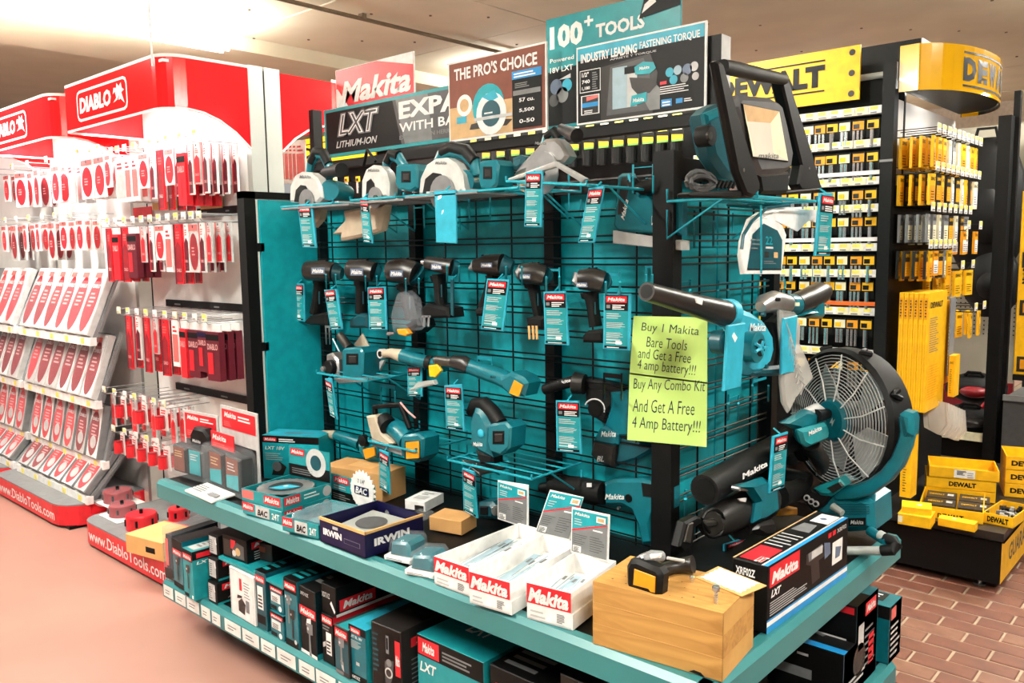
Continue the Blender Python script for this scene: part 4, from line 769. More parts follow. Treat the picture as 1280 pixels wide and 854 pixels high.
infotag('teal tag right of the sixth drill', cD, (452, 250), (578, 245), (597, 557), (460, 550), .18); infotag('widest teal tag right of the seventh drill', cD, (797, 260), (950, 262), (944, 587), (793, 577), .18)
infotag('teal tag below the slim angle wrench', cC, (862, 680), (945, 682), (947, 850), (865, 848), .12); infotag('teal tag below the cutter with a yellow tip', cE, (800, 55), (900, 47), (915, 315), (810, 302), .2)
infotag('narrow teal tag below the metal cutter', cE, (118, 15), (155, 12), (190, 250), (148, 226), .22); infotag('teal tag below the saw with yellow sticker', cE, (428, 420), (482, 440), (490, 680), (430, 642), .23)
infotag('teal tag below the jigsaw', cE, (903, 525), (970, 547), (990, 815), (910, 772), .23); infotag('teal tag below the side handle of the rotary hammer', cF, (523, 140), (654, 143), (671, 445), (527, 430), .12)
infotag('teal tag on the black barrel tool', cJ, (508, 262), (580, 238), (560, 517), (486, 547), .24, 'X'); infotag('teal tag at the right end of the flood lamp rack', cL, (1030, 280), (1105, 278), (1085, 640), (1000, 640), .25, 'X')
infotag('teal tag half hidden behind the long black box', cQ, (503, 162), (607, 130), (603, 262), (500, 300), .1, 'X')
# --- drills
def drill(label, crop, head, lab, handle, foot, extra=None, nose='steel', body='charcoal', d=.11, rear='teal_dark', footm='rubber'):
    t = CT('cordless_drill', label, 'drill', crop, head[len(head)//2][:2], group='cordless drills in the second row')
    head = [(x, y, r*1.16) for x, y, r in head]; handle = [(x, y, r*1.12) for x, y, r in handle]; n = len(head); pts = [(x, y, d+.045-.055*i/(n-1)) for i, (x, y, r) in enumerate(head)]; rr = [h[2] for h in head]
    t.sw(pts[1:n-1], rr[1:n-1], body, 14); hd = t.end('motor_housing')
    t.sw([pts[0], tuple((a*.5+b_*.5) for a, b_ in zip(pts[0], pts[1])), pts[1]], [rr[0]*.6, rr[0], rr[1]*.93], nose, 14); t.end('nose')
    t.sw([pts[n-2], pts[n-1]], [rr[n-2]*.97, rr[n-1]], rear, 14); t.end('rear_cap')
    for i in range(2): x, y, r = head[n//2]; t.sw([(x-30+40*i, y-r*.98, d+.02), (x-20+40*i, y-r*1.02, d+.02)], [4, 4], 'black', 6)
    t.end('vent')
    f = t.ql(*lab, d+.066); f.r(0, 0, 1, 1, 'grey_blue', 0); f.t('Makita', .08, .2, .92, .8, 'white', 1, .25, .03); t.end('name_plate', hd, False)
    k = len(handle); t.sw([(x, y, d-.01) for x, y, r in handle], [(r*.85, r) for x, y, r in handle], 'rubber', 10, .8); g = t.end('grip')
    x, y, r = handle[0]; t.pr([(x-r*1.5, y+10), (x-r*.6, y+6), (x-r*.7, y+48), (x-r*1.3, y+40)], d+.005, .02, 'black', .003); t.end('trigger', g)
    x, y, r = handle[k//2]; t.sw([(x+r*.3, y-40, d+.012), (x+r*.35, y+30, d+.012)], [4, 4], 'teal_dark', 6); t.end('grip_stripe', g)
    t.pr(foot, d+.03, .075, footm, .008); t.end('battery_foot')
    if extra: extra(t, d)
    return t
drill('first drill from the left, beside the side panel, black with teal rear cap', cC, [(272, 132, 26), (300, 130, 46), (390, 130, 50), (450, 140, 44), (492, 146, 26)], (315, 112, 392, 150), [(368, 170, 30), (352, 290, 26), (340, 375, 30)], [(262, 428), (300, 388), (385, 368), (402, 380), (400, 445), (300, 440)], nose='charcoal')
drill('second drill from the left, black with silver nose', cC, [(508, 130, 26), (540, 125, 46), (620, 128, 52), (680, 140, 46), (712, 150, 30)], (538, 118, 612, 158), [(606, 180, 32), (602, 290, 28), (602, 375, 30)], [(528, 408), (585, 375), (630, 385), (632, 458), (526, 458)], footm='teal_dark')
def bagx(t, d):
    t.pr([(790, 262), (838, 246), (885, 290), (900, 380), (925, 445), (890, 475), (830, 470), (770, 490), (756, 380)], d+.07, .05, 'blister', .012); t.end('plastic_bag')
    t.pr([(800, 465), (850, 462), (872, 490), (850, 505), (810, 495)], d+.075, .02, 'amber', .003); t.end('bagged_clip')
    t.sw([(755, 492, d+.07), (790, 488, d+.07)], [12, 7], 'chrome', 8); t.end('bagged_bit')
drill('third drill from the left, with a clear plastic bag on its handle', cC, [(738, 150, 28), (770, 135, 52), (850, 130, 60), (910, 150, 56), (935, 175, 34)], (765, 128, 838, 165), [(850, 200, 34), (868, 320, 30), (890, 410, 30)], [(840, 440), (920, 400), (935, 450), (890, 490)], bagx)
def clip4(t, d):
    for x in (955, 980): t.pr([(x, 388), (x+10, 388), (x+8, 450), (x-4, 450)], d+.05, .004, 'chrome', .001)
    t.pr([(945, 385), (995, 385), (995, 398), (945, 398)], d+.05, .005, 'chrome', .001); t.end('belt_clip')
drill('fourth drill from the left, with a chrome chuck and belt clip', cC, [(940, 80, 14), (975, 85, 30), (1060, 100, 36), (1120, 112, 40), (1150, 118, 34)], (1000, 90, 1060, 125), [(1045, 150, 34), (1050, 250, 28), (1060, 340, 32)], [(930, 345), (970, 318), (1090, 345), (1098, 400), (1000, 405), (935, 390)], clip4, nose='chrome')
drill('fifth drill from the left, with a pointed silver nose behind a tag', cD, [(28, 120, 14), (60, 105, 30), (130, 95, 46), (220, 98, 52), (275, 115, 34)], (95, 85, 160, 112), [(170, 150, 32), (140, 260, 28), (110, 340, 28)], [(55, 350), (110, 335), (150, 350), (140, 390), (60, 390)], nose='grey')
def clip6(t, d):
    for x in (362, 385, 405): t.pr([(x, 445), (x+12, 445), (x+16, 520), (x+5, 525)], d+.05, .004, 'kraft', .001)
    t.end('belt_clip')
drill('sixth drill from the left, with a copper belt clip', cD, [(296, 155, 30), (330, 145, 46), (410, 145, 52), (460, 160, 46), (488, 172, 30)], (318, 150, 380, 180), [(392, 190, 34), (412, 300, 28), (430, 390, 30)], [(347, 400), (400, 388), (452, 400), (450, 465), (352, 455)], clip6)
drill('seventh drill from the left, nearest the corner post', cD, [(628, 205, 26), (660, 180, 46), (740, 180, 56), (795, 195, 50), (818, 205, 32)], (640, 198, 702, 225), [(725, 250, 40), (738, 350, 32), (752, 450, 34)], [(668, 505), (700, 472), (788, 465), (795, 545), (670, 542)])
# --- saws of the top row
def saw(label, crop, at, guard, inner, handle, port=None, rec=None, base=None, motor=None, knob=None, lower=None, gm='guard', d=.22, hm='teal_tool'):
    t = CT('circular_saw', label, 'saw', crop, at, group='circular saws on the top racks')
    t.pr(guard, d, .045, gm, .008); g = t.end('blade_guard')
    t.pr(inner, d+.003, .02, 'rubber', .003); t.end('guard_opening', g)
    xs, ys = [p[0] for p in guard], [p[1] for p in guard]; cx, cy = sum(xs)/len(xs), max(ys)-12
    t.disc(cx, cy, (max(xs)-min(xs))*.34, d+.006, .002, 'steel', (max(xs)-min(xs))*.34); t.end('blade'); t.disc(cx, cy, 14, d+.012, .01, 'dark_steel'); t.end('arbor_bolt')
    t.logo(cx-38, min(ys)+22, cx+28, min(ys)+40, d+.001, 'grey', g)
    if motor: (x0, y0, x1, y1, r) = motor; t.sw([(x0, y0, d-.02), (x1*.6+x0*.4, y1*.6+y0*.4, d-.08), (x1, y1, d-.13)], [r, r, r*.8], hm, 14); t.end('motor'); t.sw([(x1, y1, d-.13), (x1+8, y1, d-.145)], [r*.8, r*.5], 'black', 12); t.end('motor_cap')
    t.sw([(x, y, d-.05) for x, y, r in handle], [(r, r*.8) for x, y, r in handle], hm, 10); h = t.end('handle')
    t.sw([(x, y-r*.35, d-.045) for x, y, r in handle[1:-1]], [r*.85 for x, y, r in handle[1:-1]], 'rubber', 10); t.end('handle_grip', h)
    if knob: t.sw([(knob[0], knob[1], d-.01), (knob[2], knob[3], d+.02)], [knob[4]*.7, knob[4]], 'rubber', 12); t.end('front_knob')
    if port: t.port(port, rec, d+.01, .07)
    if base:
        (xa, ya), (xb, yb) = base; A, B = t.q(xa, ya, d+.05), t.q(xb, yb, d+.05); B.z = A.z
        t.b.prism([A, B, B-t.N*.16, A-t.N*.16], NZ, .006, 'grey', .001); bp_ = t.end('base_plate')
        for k in (.2, .7): t.b.box(A+(B-A)*k-t.N*.03+NZ*.001, A+(B-A)*(k+.05)-t.N*.12+NZ*.012, 'light_grey'); t.end('base_rib', bp_, False)
    if lower: t.pr(lower, d-.01, .04, 'beige', .008); t.end('lower_guard')
    return t
saw('leftmost circular saw of the top row, with black front knob', cA, (285, 420), [(188, 470), (190, 375), (213, 318), (255, 294), (302, 300), (342, 330), (366, 380), (374, 445), (345, 480)], [(214, 468), (224, 398), (250, 370), (280, 376), (302, 412), (312, 472)],
    [(300, 330, 18), (312, 250, 24), (345, 190, 30), (385, 195, 28), (415, 260, 26), (425, 330, 26)], base=((145, 505), (530, 490)), motor=(420, 400, 520, 420, 52), knob=(395, 300, 490, 285, 34), lower=[(232, 505), (360, 500), (350, 570), (310, 615), (265, 590)])
saw('second circular saw from the left, with a battery port and hanging beige guard', cA, (670, 400), [(596, 455), (598, 340), (620, 282), (660, 256), (702, 262), (736, 300), (752, 360), (750, 440)], [(622, 450), (628, 352), (652, 334), (672, 362), (682, 440)],
    [(740, 330, 20), (745, 250, 24), (770, 202, 28), (815, 215, 30), (850, 270, 26)], [(795, 262), (812, 250), (902, 250), (922, 288), (916, 388), (882, 410), (805, 395), (790, 360)], (825, 288, 885, 362), ((560, 470), (840, 465)), (700, 400, 800, 400, 40), lower=[(492, 520), (502, 570), (428, 655), (478, 655), (474, 690), (590, 668), (700, 632), (716, 570), (728, 482), (640, 490)])
saw('wide white circular saw, third from the left, behind the blank blue tag', cA, (1050, 380), [(922, 430), (930, 330), (965, 255), (1018, 220), (1080, 214), (1132, 245), (1170, 308), (1182, 400), (1150, 430)], [(945, 428), (962, 335), (1005, 300), (1052, 308), (1092, 350), (1112, 425)],
    [(1030, 250, 24), (1060, 195, 30), (1120, 170, 38), (1200, 190, 40), (1250, 250, 36), (1262, 320, 30)], [(1270, 240), (1285, 232), (1362, 226), (1385, 258), (1372, 372), (1330, 408), (1278, 395), (1265, 340)], (1292, 262, 1350, 342), ((850, 438), (1260, 440)), (1185, 350, 1270, 350, 56))
t4 = saw('tilted grey metal circular saw, rightmost of the top row', cB, (430, 240), [(275, 315), (322, 248), (380, 188), (455, 108), (520, 102), (560, 138), (592, 205), (560, 245), (430, 262), (330, 300)], [(378, 255), (392, 222), (420, 210), (440, 230), (425, 250)],
    [(455, 150, 20), (470, 105, 26), (515, 80, 34), (545, 120, 30), (572, 190, 24)], None, None, None, (520, 170, 590, 190, 36), (555, 50, 645, 90, 36), [(298, 345), (400, 330), (345, 420), (310, 400)], 'steel', .21)
t4.b.prism([t4.q(245, 335, .26), t4.q(515, 236, .26), t4.q(690, 335, .2), t4.q(665, 356, .2), t4.q(520, 266, .26), t4.q(258, 348, .26)], NY, .02, 'light_grey', .003); t4.end('base_plate', None)
t4.pr([(265, 215), (310, 198), (338, 210), (335, 262), (300, 290), (268, 280)], .2, .05, 'teal_dark', .01); t4.end('battery_foot')
t = CT('hex_key', 'black bent hex key standing behind the second circular saw', 'tool', cA, (640, 200)); t.b.wire([t.q(612, 262, .12), t.q(636, 170, .12), t.q(682, 238, .12)], .006, 'black', 6); t.end('bent_rod')
# planer
t = CT('hand_planer', 'teal hand planer with metal sole behind the corner post', 'planer', cB, (1000, 500)); t.flat = .42; t.off = -.052
t.pr([(872, 320), (895, 305), (940, 302), (962, 360), (1010, 430), (1100, 440), (1240, 430), (1240, 660), (870, 636), (850, 600), (858, 480)], .16, .09, 'teal_tool', .012); bd = t.end('body')
t.pr([(895, 325), (932, 318), (938, 400), (915, 540), (872, 545), (880, 430)], .163, .02, 'charcoal', .004); t.end('side_cover', bd)
t.sw([(950, 345, .14), (990, 395, .14), (1060, 375, .14), (1180, 365, .14)], [28, 38, 42, 42], 'rubber', 10); t.end('handle'); t.sw([(938, 310, .165), (960, 385, .165), (1000, 430, .165)], [7, 7, 7], 'teal_light', 6); t.end('trim_line', bd)
t.pr([(848, 630), (1240, 690), (1240, 745), (848, 705)], .165, .1, 'light_grey', .003); t.end('sole')
a, b_, c_ = t.q(916, 575, .1645), t.q(940, 460, .1645), t.q(896, 560, .1645); f = Face(t.b, a, b_-a, c_-a); f.t('Makita', 0, 0, 1, 1, 'white', 1, .2, .02); t.end('logo', bd); t.logo(1070, 548, 1092, 600, .161, 'white', bd, 'LXT')
# --- third row
t = CT('metal_cutter', 'teal metal cutter with pale fin guard on the third row rack', 'saw', cC, (540, 660))
t.port([(488, 585), (505, 572), (592, 568), (610, 600), (606, 748), (490, 745)], (512, 600, 585, 672), .17, .08); t.pr([(398, 610), (430, 598), (465, 640), (470, 735), (440, 740), (400, 720)], .17, .05, 'steel', .006); t.end('gear_cover'); t.disc(408, 685, 40, .19, .03, 'rubber'); t.end('wheel'); t.disc(376, 692, 14, .2, .02, 'steel'); t.end('bolt')
t.pr([(556, 552), (604, 488), (642, 560), (668, 645), (662, 700), (640, 700), (620, 610)], .11, .008, 'beige', .002); t.end('fin_guard'); t.pr([(630, 730), (690, 650), (735, 640), (690, 725)], .10, .01, 'light_grey', .002); t.end('lower_guard'); t.sw([(478, 500, .12), (535, 570, .12)], [24, 26], 'dark_steel', 12); t.end('motor'); t.sw([(440, 520, .12), (490, 620, .12)], [8, 8], 'teal_tool', 8); t.end('handle')
t.pr([(440, 745), (612, 748), (616, 768), (470, 775)], .2, .12, 'grey', .002); t.end('base_plate')
t = CT('angle_wrench', 'slim teal angle wrench with pale ring head', 'wrench', cC, (860, 630)); t.disc(706, 606, 26, .16, .02, 'light_grey', 24); hd = t.end('ring_head'); t.disc(706, 606, 15, .162, .004, 'rubber', 15); t.end('socket', hd)
t.sw([(725, 605, .15), (770, 600, .15), (840, 618, .15)], [20, 26, 36], 'beige', 12); t.end('neck'); t.sw([(835, 615, .15), (900, 635, .14), (990, 655, .13), (1080, 672, .12)], [38, 36, 33, 34], 'teal_tool', 12); bd = t.end('barrel'); t.sw([(975, 650, .135), (1005, 658, .13)], [36, 36], 'rubber', 12); t.end('ring_band', bd)
t = CT('multi_cutter', 'teal cutter with a yellow tip and yellow base sticker', 'cutter', cD, (100, 700)); m_ = lambda x, y: (x-260*S, y)
t.sw([(-62, 650, .17), (0, 660, .165), (30, 680, .16)], [36, 44, 42], 'charcoal', 12); t.end('collar'); t.sw([(20, 672, .16), (110, 705, .15), (200, 735, .15), (255, 760, .15)], [40, 42, 44, 48], 'teal_tool', 14); bd = t.end('barrel')
t.pr([(195, 745), (262, 708), (330, 740), (358, 775), (335, 850), (258, 848), (210, 805)], .185, .07, 'teal_tool', .01); ft = t.end('battery_foot'); a = [(285, 755), (335, 785), (310, 850), (256, 830)]; t.pr(a, .188, .004, 'amber', 0); t.end('sticker', ft); t.logo(150, 728, 182, 745, .21, 'black', bd)
t.pr([(-205, 672), (-155, 665), (-130, 700), (-165, 740), (-200, 735)], .18, .01, 'yellow', .002); t.end('blade_guard'); t.sw([(-160, 640, .17), (-60, 655, .17)], [24, 30], 'dark_steel', 12); t.end('gear_head'); t.pr([(-310, 815), (-270, 765), (-180, 755), (-170, 780), (-250, 800)], .2, .02, 'bag', .004); t.end('plastic_bag')
t = CT('rotary_hammer', 'black and teal rotary hammer with side handle at the corner post', 'hammer', cF, (850, 250)); t.flat = .42; t.off = -.052
t.sw([(462, 78, .2), (540, 52, .2), (625, 30, .18)], [32, 33, 34], 'rubber', 14); sh = t.end('side_handle'); t.disc(462, 76, 27, .215, .006, 'light_grey', 26); t.end('handle_end', sh); t.disc(462, 76, 15, .217, .003, 'grey', 14); t.end('handle_hole', sh); a, b_, c_ = t.q(512, 58, .225), t.q(612, 32, .225), t.q(508, 40, .225); f = Face(t.b, a, b_-a, c_-a); f.t('Makita', 0, 0, 1, 1, 'white', 1, .2, .02); t.end('logo', sh)
t.sw([(630, 40, .17), (690, 48, .15)], [66, 60], 'charcoal', 16); t.end('collar'); t.pr([(680, 10), (830, 40), (930, 75), (930, 120), (830, 190), (800, 280), (740, 240), (690, 150)], .15, .1, 'rubber', .012); t.end('gear_case')
t.disc(745, 190, 52, .155, .02, 'black', 48); dl = t.end('mode_dial'); t.b.wire([t.q(745+58*math.cos(a/10), 190-58*math.sin(a/10), .153) for a in range(-3, 28, 3)], .0022, 'white', 5); t.end('dial_mark', dl)
t.pr([(828, 85), (945, 80), (1040, 110), (1060, 330), (960, 350), (870, 348), (795, 290), (830, 185)], .16, .1, 'teal_tool', .012); t.end('body'); t.pr([(770, 300), (800, 290), (875, 338), (875, 395), (850, 400), (735, 375)], .18, .1, 'teal_tool', .01); bs = t.end('battery_base'); t.logo(782, 315, 868, 348, .181, 'white', bs)
t.pr([(735, 375), (860, 400), (850, 525), (760, 500), (718, 455)], .178, .09, 'charcoal', .01); bt = t.end('battery'); t.logo(758, 458, 800, 490, .18, 'light_grey', bt, 'BL'); t.pr([(875, 340), (1060, 390), (1085, 420), (985, 480), (850, 520), (870, 430)], .14, .08, 'teal_dark', .012); t.end('handle_foot')
# --- fourth row
t = CT('angle_grinder', 'small slim grinder with yellow sticker behind the cardboard box', 'grinder', cE, (260, 370)); t.sw([(60, 335, .12), (110, 330, .12), (190, 340, .12)], [12, 20, 27], 'beige', 10); t.end('gear_head'); t.sw([(185, 340, .12), (250, 360, .12), (330, 390, .12)], [28, 32, 40], 'teal_tool', 12); t.end('barrel'); t.disc(325, 372, 30, .165, .02, 'rubber', 20); t.end('dial')
t.pr([(300, 385), (395, 395), (412, 430), (405, 475), (345, 485), (310, 450)], .15, .06, 'teal_tool', .01); ft = t.end('battery_foot'); t.pr([(335, 420), (400, 405), (405, 455), (350, 475)], .153, .004, 'amber', 0); t.end('sticker', ft)
t = CT('band_saw', 'teal saw with black handle frame and yellow sticker on a fourth row rack', 'saw', cE, (560, 350))
t.pr([(350, 230), (402, 224), (440, 330), (505, 385), (470, 412), (385, 372)], .2, .05, 'beige', .006); t.end('blade_cover'); t.sw([(470, 270, .15), (540, 310, .16), (600, 370, .17)], [46, 54, 58], 'teal_tool', 14); t.end('motor'); t.sw([(455, 245, .17), (485, 290, .18)], [40, 50], 'rubber', 12); t.end('motor_band')
o = t.port([(548, 350), (565, 338), (650, 330), (682, 358), (678, 462), (642, 497), (572, 482), (548, 425)], (572, 368, 662, 478), .21, .07); t.pr([(580, 380), (655, 372), (655, 470), (582, 474)], .216, .003, 'amber', 0); t.end('sticker', o)
t.sw([(412, 270, .17), (405, 178, .17), (480, 170, .17), (552, 166, .17), (575, 220, .17), (605, 300, .17)], [14]*6, 'black', 8, .6); t.end('handle_frame'); t.b.wire([t.q(550, 150, .18), t.q(590, 200, .18), t.q(636, 240, .19)], .003, 'pink', 5); t.end('pink_strap', None); t.pr([(380, 360), (560, 440), (560, 460), (390, 395)], .21, .1, 'grey', .002); t.end('base_plate')
t = CT('jigsaw', 'teal jigsaw with black grip on a fourth row rack', 'saw', cE, (1040, 330))
t.pr([(938, 250), (965, 180), (1008, 200), (1040, 260), (1060, 300), (1056, 440), (1066, 470), (1000, 445), (940, 395)], .19, .08, 'teal_tool', .012); bd = t.end('body'); t.sw([(955, 215, .16), (980, 165, .16), (1030, 160, .16), (1085, 215, .16), (1125, 275, .17)], [30, 38, 40, 40, 36], 'rubber', 12); t.end('grip'); t.disc(1003, 330, 22, .195, .01, 'teal_light', 14); t.end('boss', bd)
t.logo(965, 378, 1020, 402, .192, 'white', bd); t.port([(1046, 290), (1062, 276), (1150, 264), (1180, 298), (1172, 412), (1120, 456), (1056, 432), (1044, 380)], (1072, 310, 1146, 396), .205, .07); t.pr([(975, 430), (1075, 455), (1075, 505), (1000, 505)], .18, .05, 'rubber', .006); t.end('gear_foot')
t.b.prism([t.q(905, 482, .22), t.q(1010, 468, .12), t.q(1150, 520, .12), t.q(1000, 556, .22)], NZ, .008, 'dark_steel', .001); t.end('sole'); t.sw([(985, 500, .18), (985, 560, .18)], [4, 4], 'steel', 6); t.end('blade')
t = CT('demolition_hammer', 'largest teal hammer with black boot low beside the corner post', 'hammer', cF, (850, 680)); t.flat = .42; t.off = -.052
t.sw([(500, 640, .12), (560, 640, .13), (680, 650, .14), (800, 670, .14)], [50, 78, 74, 68], 'rubber', 16); t.end('boot'); t.sticker(700, 612, 728, 635, .222, 'white'); t.sw([(440, 640, .12), (505, 640, .12)], [30, 40], 'black', 12); t.end('chuck')
t.pr([(792, 612), (850, 592), (1000, 590), (1100, 612), (1190, 640), (1190, 760), (1085, 780), (1060, 850), (1080, 960), (1010, 970), (985, 850), (950, 770), (900, 742), (800, 742)], .18, .11, 'teal_tool', .014); bd = t.end('body'); t.logo(805, 674, 915, 706, .181, 'white', bd); t.disc(937, 700, 24, .186, .01, 'black', 22); t.end('lock_knob', bd); t.disc(878, 758, 8, .186, .01, 'chrome', 7); t.end('screw', bd)
t.pr([(1010, 610), (1100, 625), (1100, 700), (1020, 690)], .183, .006, 'rubber', .002); t.end('vent_panel', bd)
t = CT('small_saw', 'small dark teal tool on the deck behind the brown box', 'saw', cE, (1040, 770)); t.pr([(985, 725), (1065, 722), (1095, 765), (1080, 825), (985, 820)], .12, .08, 'teal_dark', .012); bd = t.end('body'); t.pr([(1000, 745), (1050, 745), (1050, 800), (1000, 798)], .123, .02, 'black', .004); t.end('battery_port', bd); t.disc(1085, 775, 26, .13, .02, 'grey', 20); t.end('blade')
# ---------------------------------------------------------------- end face
t = CT('blower', 'teal blower with a long black pipe on the end face', 'blower', cI, (640, 440), 'X')
t.sw([(112, 178, .20), (200, 203, .20), (330, 240, .20), (440, 270, .20), (515, 290, .20)], [32, 35, 40, 47, 52], 'charcoal', 18); pp = t.end('pipe'); A, B = t.q(112, 178, .2), t.q(120, 180, .2); t.b.sweep([A-(B-A)*.1, A+(B-A)*.05], [24*t.k, 24*t.k], 'black', 16); t.end('pipe_bore', pp); t.pr([(360, 212), (395, 215), (390, 245), (365, 235)], .242, .003, 'white', 0); t.end('sticker', pp)
t.pr([(500, 242), (560, 250), (655, 285), (715, 325), (752, 390), (758, 470), (738, 545), (695, 588), (640, 597), (600, 572), (560, 480), (560, 380), (530, 330), (500, 325)], .22, .04, 'teal_light', .014); vo = t.end('fan_housing'); t.sw([(500, 285, .2), (525, 290, .2)], [56, 60], 'teal_light', 16); t.end('pipe_collar')
t.disc(676, 456, 62, .25, .04, 'teal_tool', 52, 24); ik = t.end('intake_ring', vo); t.disc(684, 458, 34, .252, .004, 'rubber', 34); t.end('intake_hole', vo)
for a in range(5): an = a*1.257; t.b.wire([t.q(684+8*math.cos(an), 458+8*math.sin(an), .254), t.q(684+34*math.cos(an), 458+34*math.sin(an), .254)], .004, 'teal_light', 5)
t.end('intake_grille', vo); t.disc(684, 458, 14, .257, .006, 'teal_light', 12); t.end('intake_hub', vo); t.disc(508, 432, 46, .19, .03, 'teal_dark', 40); t.end('motor_end'); t.logo(625, 335, 706, 375, .222, 'white', vo)
t.pr([(745, 330), (790, 295), (800, 330), (790, 520), (770, 560), (755, 545), (770, 470), (765, 400)], .205, .03, 'rubber', .006); t.end('grip'); t.pr([(640, 575), (700, 555), (800, 545), (806, 585), (780, 600), (650, 603)], .215, .04, 'teal_dark', .008); t.end('battery_foot')
for xy in ((705, 292), (718, 552)): t.disc(*xy, 9, .226, .01, 'teal_dark', 8); t.end('screw', vo)
for lab, c4 in (('left', ((522, 347), (607, 333), (585, 655), (502, 676))), ('right', ((800, 312), (867, 296), (850, 578), (788, 592)))):
    t = CT('holder_plate', f'flat blue holder plate on the {lab} side of the blower', 'plate', cI, c4[0], 'X'); d = .262 if lab == 'left' else .24; t.pr(list(c4), d, .008, 'teal_light', .002); t.end('plate')
    if lab == 'left': t.pr([(540, 400), (550, 382), (566, 408), (554, 432)], d+.001, .002, 'white', 0); t.end('sticker')
    t.b.wire([t.q(c4[0][0]+40, c4[0][1]+20, d-.008), t.q(c4[0][0]+40, c4[0][1]+20, .005)], .004, 'wire_teal', 6); t.end('arm')
t = CT('angle_drill', 'angle drill with silver head and teal grip above the blower', 'drill', cI, (800, 240), 'X')
t.sw([(680, 255, .2), (700, 238, .2), (745, 228, .2), (800, 238, .2), (830, 240, .2)], [22, 38, 44, 40, 34], 'steel', 16); t.end('gear_head'); t.sw([(812, 238, .2), (855, 242, .2)], [40, 44], 'teal_tool', 14); t.end('collar'); t.sw([(850, 242, .2), (920, 215, .2), (975, 185, .2), (1008, 172, .2)], [46, 50, 50, 30], 'charcoal', 14); t.end('grip')
t.pr([(965, 190), (1008, 180), (1008, 312), (975, 316), (895, 302), (905, 285), (965, 265)], .225, .035, 'teal_tool', .01); t.end('battery_foot'); t.disc(778, 218, 7, .262, .01, 'black', 6); t.end('screw'); t.sticker(858, 232, 876, 250, .26, 'cream')
t = CT('plastic_bag', 'crumpled clear plastic bag hanging between the blower and the fan', 'bag', cI, (860, 480), 'X')
t.pr([(785, 268), (862, 280), (885, 330), (880, 430), (925, 530), (950, 610), (900, 670), (860, 715), (828, 785), (805, 740), (795, 640), (800, 500), (790, 380)], .235, .015, 'bag', .006); b1 = t.end('bag_skin')
for i in range(9): x, y = 810+12*i, 480+24*i % 150; t.b.wire([t.q(805+8*i, 330+35*i, .238), t.q(830+9*i, 400+30*i, .242), t.q(815+8*i, 470+28*i, .238)], .003, 'bag', 5)
t.end('crease', b1)
# black barrel tool
t = CT('caulking_gun', 'teal tool with a long black barrel on the end face', 'gun', cJ, (450, 370), 'X')
t.sw([(162, 530, .17), (280, 460, .17), (430, 372, .17), (610, 265, .17)], [60, 60, 58, 54], 'rubber', 20); br = t.end('barrel'); A, B = t.q(162, 530, .17), t.q(280, 460, .17); N_ = (A-B).normalized(); t.b.sweep([A+N_*.0005, A+N_*.002], [46*t.k, 46*t.k], 'black', 18); t.end('barrel_bore', br)
a, b_, c_ = t.q(352, 478, .245), t.q(478, 408, .245), t.q(342, 452, .245); f = Face(t.b, a, b_-a, c_-a); f.t('Makita', 0, 0, 1, 1, 'white', 1, .25, .03); t.end('logo', br)
t.sw([(592, 272, .17), (645, 245, .17)], [62, 60], 'charcoal', 18); t.end('collar'); t.pr([(575, 200), (680, 128), (765, 150), (792, 225), (784, 280), (690, 318), (655, 290), (640, 230)], .255, .028, 'teal_tool', .01); hd = t.end('motor_housing'); a, b_, c_ = t.q(682, 262, .279), t.q(748, 228, .279), t.q(676, 240, .279); f = Face(t.b, a, b_-a, c_-a); f.t('Makita', 0, 0, 1, 1, 'white', 1, .25, .03); t.end('logo', hd)
t.pr([(640, 230), (775, 195), (790, 240), (780, 280), (690, 318), (660, 300)], .277, .02, 'teal_deck', .008); t.end('side_cover', hd); t.sw([(660, 150, .23), (720, 125, .24), (750, 140, .24)], [22, 26, 20], 'light_grey', 10); t.end('hook_plate'); t.sw([(715, 160, .25), (765, 150, .25), (820, 140, .25)], [30, 24, 16], 'rubber', 10); t.end('rod_end')
t.sw([(690, 300, .23), (725, 360, .23), (770, 430, .23), (815, 495, .23)], [(36, 40), (38, 42), (38, 44), (46, 50)], 'charcoal', 12); t.end('grip'); t.pr([(640, 300), (690, 310), (700, 380), (670, 390), (650, 350)], .2, .03, 'rubber', .006); t.end('trigger')
t.sw([(600, 360, .1), (640, 420, .1), (690, 480, .11)], [52, 62, 56], 'rubber', 14); t.end('rear_block'); t.disc(690, 485, 40, .2, .08, 'black', 34); t.end('end_plug')
# recip saw
t = CT('reciprocating_saw', 'teal reciprocating saw with a dusty rubber boot low on the end face', 'saw', cJ, (380, 610), 'X')
t.sw([(190, 700, .17), (240, 668, .17), (330, 620, .17), (420, 580, .17), (450, 575, .17)], [58, 74, 80, 90, 88], 'charcoal', 18); t.end('boot'); t.sw([(325, 715, .17), (360, 680, .17)], [58, 50], 'rubber', 14); t.end('boot_bulge'); t.pr([(335, 575), (372, 570), (368, 590), (340, 585)], .275, .004, 'light_grey', 0); t.end('sticker')
t.b.sweep([t.q(205+58*math.cos(a*.5), 695+70*math.sin(a*.5), .2) for a in range(13)], 7*t.k, 'black', 8, loop=True); t.end('shoe_ring'); t.pr([(38, 815), (68, 692), (128, 660), (150, 668), (205, 735), (190, 760), (150, 700), (120, 720), (105, 825), (60, 845)], .2, .025, 'black', .005); t.end('shoe'); t.pr([(62, 790), (85, 700), (110, 690), (95, 800)], .203, .01, 'dark_steel', .002); t.end('shoe_slot'); t.sw([(150, 700, .18), (215, 690, .18)], [16, 16], 'dark_steel', 8); t.end('blade_clamp')
